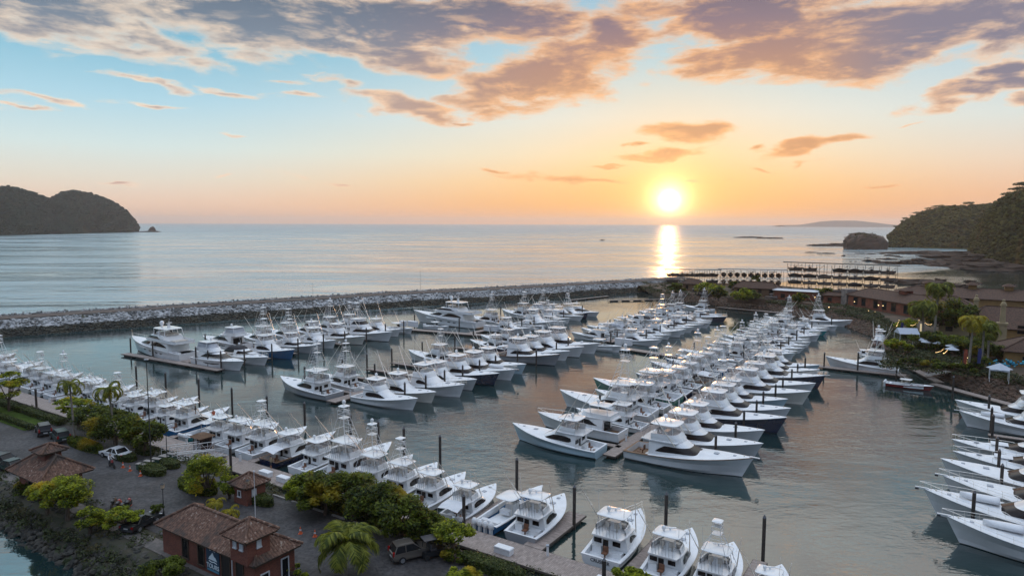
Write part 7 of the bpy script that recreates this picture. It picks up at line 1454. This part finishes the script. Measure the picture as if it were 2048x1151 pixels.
palm('village_palm', at(1937, 738, RZ), 9.6, 3.9, 18, 'bright yellow palm beside the lit banner', m_palmY, 23, 1.0, .22, wide=.6)
palm('village_palm', at(1962, 733, RZ), 8.6, 3.7, 18, 'green palm just right of the yellow palm', m_palm, 24, 1.0, .22, wide=.6)
palm('village_palm', at(1975, 725, RZ), 6.4, 3.6, 16, 'lower green palm below the yellow one', m_palm, 25, 1.1, .2, wide=.6)
# umbrellas, tents, banners, string lights
m_umb = mat('umbrella_canvas', (0.42, 0.46, 0.52), .85)
for i, (x, y) in enumerate([(1838, 676), (1853, 681), (1876, 684), (1903, 690), (1903, 697)]):
    b = empty('patio_umbrella', at(x, y + 21, RZ), 0, 'pale patio umbrella on the terrace, %s from the left' % ordn(i + 1), 'umbrella', 'pale patio umbrellas'); mb = MB(); mb.tube([(0, 0, 2.3), (0, 0, 2.95)], 1.45, 8, .04); mb.build('canopy', m_umb, b); mb = MB(); mb.tube([(0, 0, 0), (0, 0, 3)], .05, 5); mb.build('pole', m_wood, b); mb = MB(); mb.box((.9, .4, .72), (1.0, .9, .08)); mb.tube([(.9, .4, 0), (.9, .4, .7)], .08, 5); mb.build('table', m_wood, b)
def tent(p_, s, h, rz, label):
    b = empty('canopy_tent', p_, rz, label, 'tent'); mb = MB(); mb.box((0, 0, h + .12), (s, s, .3)); mb.tube([(0, 0, h + .27), (0, 0, h + 1.35)], s * .70, 4, .05, caps=False); o = mb.build('canopy', m_umb, b); mb = MB(); [mb.tube([(sx * s * .48, sy * s * .48, 0), (sx * s * .48, sy * s * .48, h)], .05, 4) for sx in (1, -1) for sy in (1, -1)]; mb.build('posts', m_rail, b)
tent(at(1997, 762, RZ), 3.2, 2.3, GA, 'white peaked canopy tent by the right bank below the blue decorations')
b = empty('canopy_tent', at(1812, 694, RZ), GA + .4, 'white pitched roof canopy on posts above the small tree', 'tent'); mb = MB(); mb.add([(-2.3, -2.0, 3.6), (2.3, -2.0, 3.6), (2.3, 0, 4.9), (-2.3, 0, 4.9), (2.3, 2.0, 3.6), (-2.3, 2.0, 3.6)], [(0, 1, 2, 3), (3, 2, 4, 5), (0, 3, 5), (1, 4, 2)]); mb.build('canopy', m_umb, b); mb = MB(); [mb.tube([(sx * 2.2, sy * 1.9, 0), (sx * 2.2, sy * 1.9, 3.6)], .07, 4) for sx in (1, -1) for sy in (1, -1)]; mb.build('posts', m_rail, b)
m_bulb = mat('warm_bulb', (1.0, 0.66, 0.28), .4, emit=4.0); m_wire = mat('string_wire', (.02, .02, .02), .8)
def lights(p0, p1, n, sag, label):
    b = empty('string_lights', p0, 0, label, 'string lights', 'strings of warm bulbs'); d = p1 - p0; q = [d * (i / n) - Vector((0, 0, sag * 4 * (i / n) * (1 - i / n))) for i in range(n + 1)]; mb = MB(); mb.tube(q, .015, 3); mb.build('wire', m_wire, b); mb = MB(); [mb.sphere(tuple(k), .07, 6, 4) for k in q]; mb.build('bulbs', m_bulb, b)
A = lambda x, y, z: at(x, y, z)
lights(A(1793, 652, 6), A(1798, 640, 7), 5, .2, 'short hanging string of bulbs left of the pitched canopy'); lights(A(1822, 650, 6.5), A(1838, 640, 7.5), 7, .5, 'bulb string rising from the canopy to the shaggy palm'); lights(A(1848, 643, 7), A(1863, 648, 6.5), 6, .4, 'bulb string just right of the shaggy palm trunk')
lights(A(1910, 682, 5.6), A(1929, 684, 5.4), 12, .3, 'upper bulb string left of the yellow palm'); lights(A(1905, 690, 5), A(1929, 682, 5.6), 12, .4, 'lower bulb string left of the yellow palm'); lights(A(1932, 688, 5.4), A(1942, 694, 4.9), 12, .2, 'bright bulb string right of the yellow palm trunk')
lights(A(1872, 704, 4.2), A(1888, 697, 4.6), 6, .2, 'bulb string on the lower terrace, left part'); lights(A(1887, 706, 4.2), A(1896, 698, 4.6), 6, .2, 'bulb string on the lower terrace, right part')
for i, (x, y, z, s) in enumerate([(1658, 614, 6, .25), (1709, 603, 6, .25), (1757, 610, 6, .3), (1766, 611, 6, .25), (1800, 617, 5, .3), (1811, 618, 5, .3), (1750, 623, 4.5, .2), (1737, 621, 4.5, .2), (1630, 594, 6, .25), (1587, 590, 5, .22), (1507, 563, 5, .22), (1945, 625, 9, .2), (1858, 628, 6, .2)]):
    b = empty('wall_lamp', at(x, y, z), 0, 'small warm lamp on the right shore buildings, %s from the left' % ordn(1 + sorted([1658, 1709, 1757, 1766, 1800, 1811, 1750, 1737, 1630, 1587, 1507, 1945, 1858]).index(x)), 'lamp', 'small warm lamps of the village'); mb = MB(); mb.sphere((0, 0, 0), s * .55, 7, 5); mb.build('lamp_glass', m_bulb, b); mb = MB(); mb.tube([(0, 0, -(z - RZ)), (0, 0, -s)], .05, 4); mb.build('stem', m_iron, b)
m_ban = mat('banner_blue', (0.03, 0.04, 0.16), .8, var=.4); m_ban2 = mat('banner_red', (0.3, 0.06, 0.03), .8, var=.3)
def feather(p_, h, mm, label):
    b = empty('feather_banner', p_, GA, label, 'banner', 'tall feather banners'); mb = MB(); mb.tube([(0, 0, 0), (0, 0, h * .8), (.25, 0, h * .96), (.6, 0, h)], .035, 4); mb.build('pole', m_iron, b); mb = MB(); mb.loft([[Vector((.03, y, h * z)) , Vector((w_, y * 3, h * z))] for y, z, w_ in ((0, .25, .55), (.03, .5, .65), (0, .75, .70), (.02, .94, .62))], closed=False); mb.build('flag', mm, b)
feather(A(1953, 742, RZ), 5.2, m_ban, 'tall dark blue feather banner right of the lit sign'); feather(A(1925, 742, RZ), 5.0, m_ban2, 'red and pale feather banner behind the lit sign'); feather(A(1800, 672, RZ), 4, m_ban, 'small blue feather banner behind the pitched canopy')
# the lit vertical sign: bright warm strokes
m_lit = mat('sign_lit', (1.0, 0.80, 0.36), .4, emit=3.0)
b = empty('lit_sign', A(1929, 737, RZ), GA + .2, 'tall narrow sign with rows of lit warm lettering beside the banner', 'sign'); mb = MB(); mb.box((0, 0, 2.0), (.95, .12, 3.6)); mb.build('board', m_iron, b); mb = MB()
for i in range(9): mb.box((R.uniform(-.1, .1), -.09, .5 + i * .38), (R.uniform(.45, .75), .04, .16))
mb.build('light_strokes', m_lit, b)
for i, (x, y, h) in enumerate([(1841, 672, 3.4), (1847, 655, 3.2)]): b = empty('lit_column', A(x, y, RZ), GA, '%s pale lit column at the foot of the shaggy palm' % ['left', 'right'][i], 'lamp', 'pale lit columns'); mb = MB(); mb.box((0, 0, h / 2), (.5, .5, h)); mb.build('column', mat('lit_column', (0.8, .62, .36), .5, emit=.5), b)
m_bluef = mat_veg('blue_decor', (0.02, 0.14, 0.22), (0.10, 0.42, 0.55), None, 1.5, transl=0)
b = empty('blue_canopy_decor', A(2010, 742, RZ), 0, 'cluster of bright blue decorations like balloons by the terrace', 'decoration'); mb = MB()
for i in range(60): mb.sphere((R.uniform(-4, 4), R.uniform(-1.2, 1.2), R.uniform(1.0, 2.4)), R.uniform(.12, .30), 7, 5)
mb.build('balloons', m_bluef, b, smooth=True)

HAZE_D = 0.00007
haze()
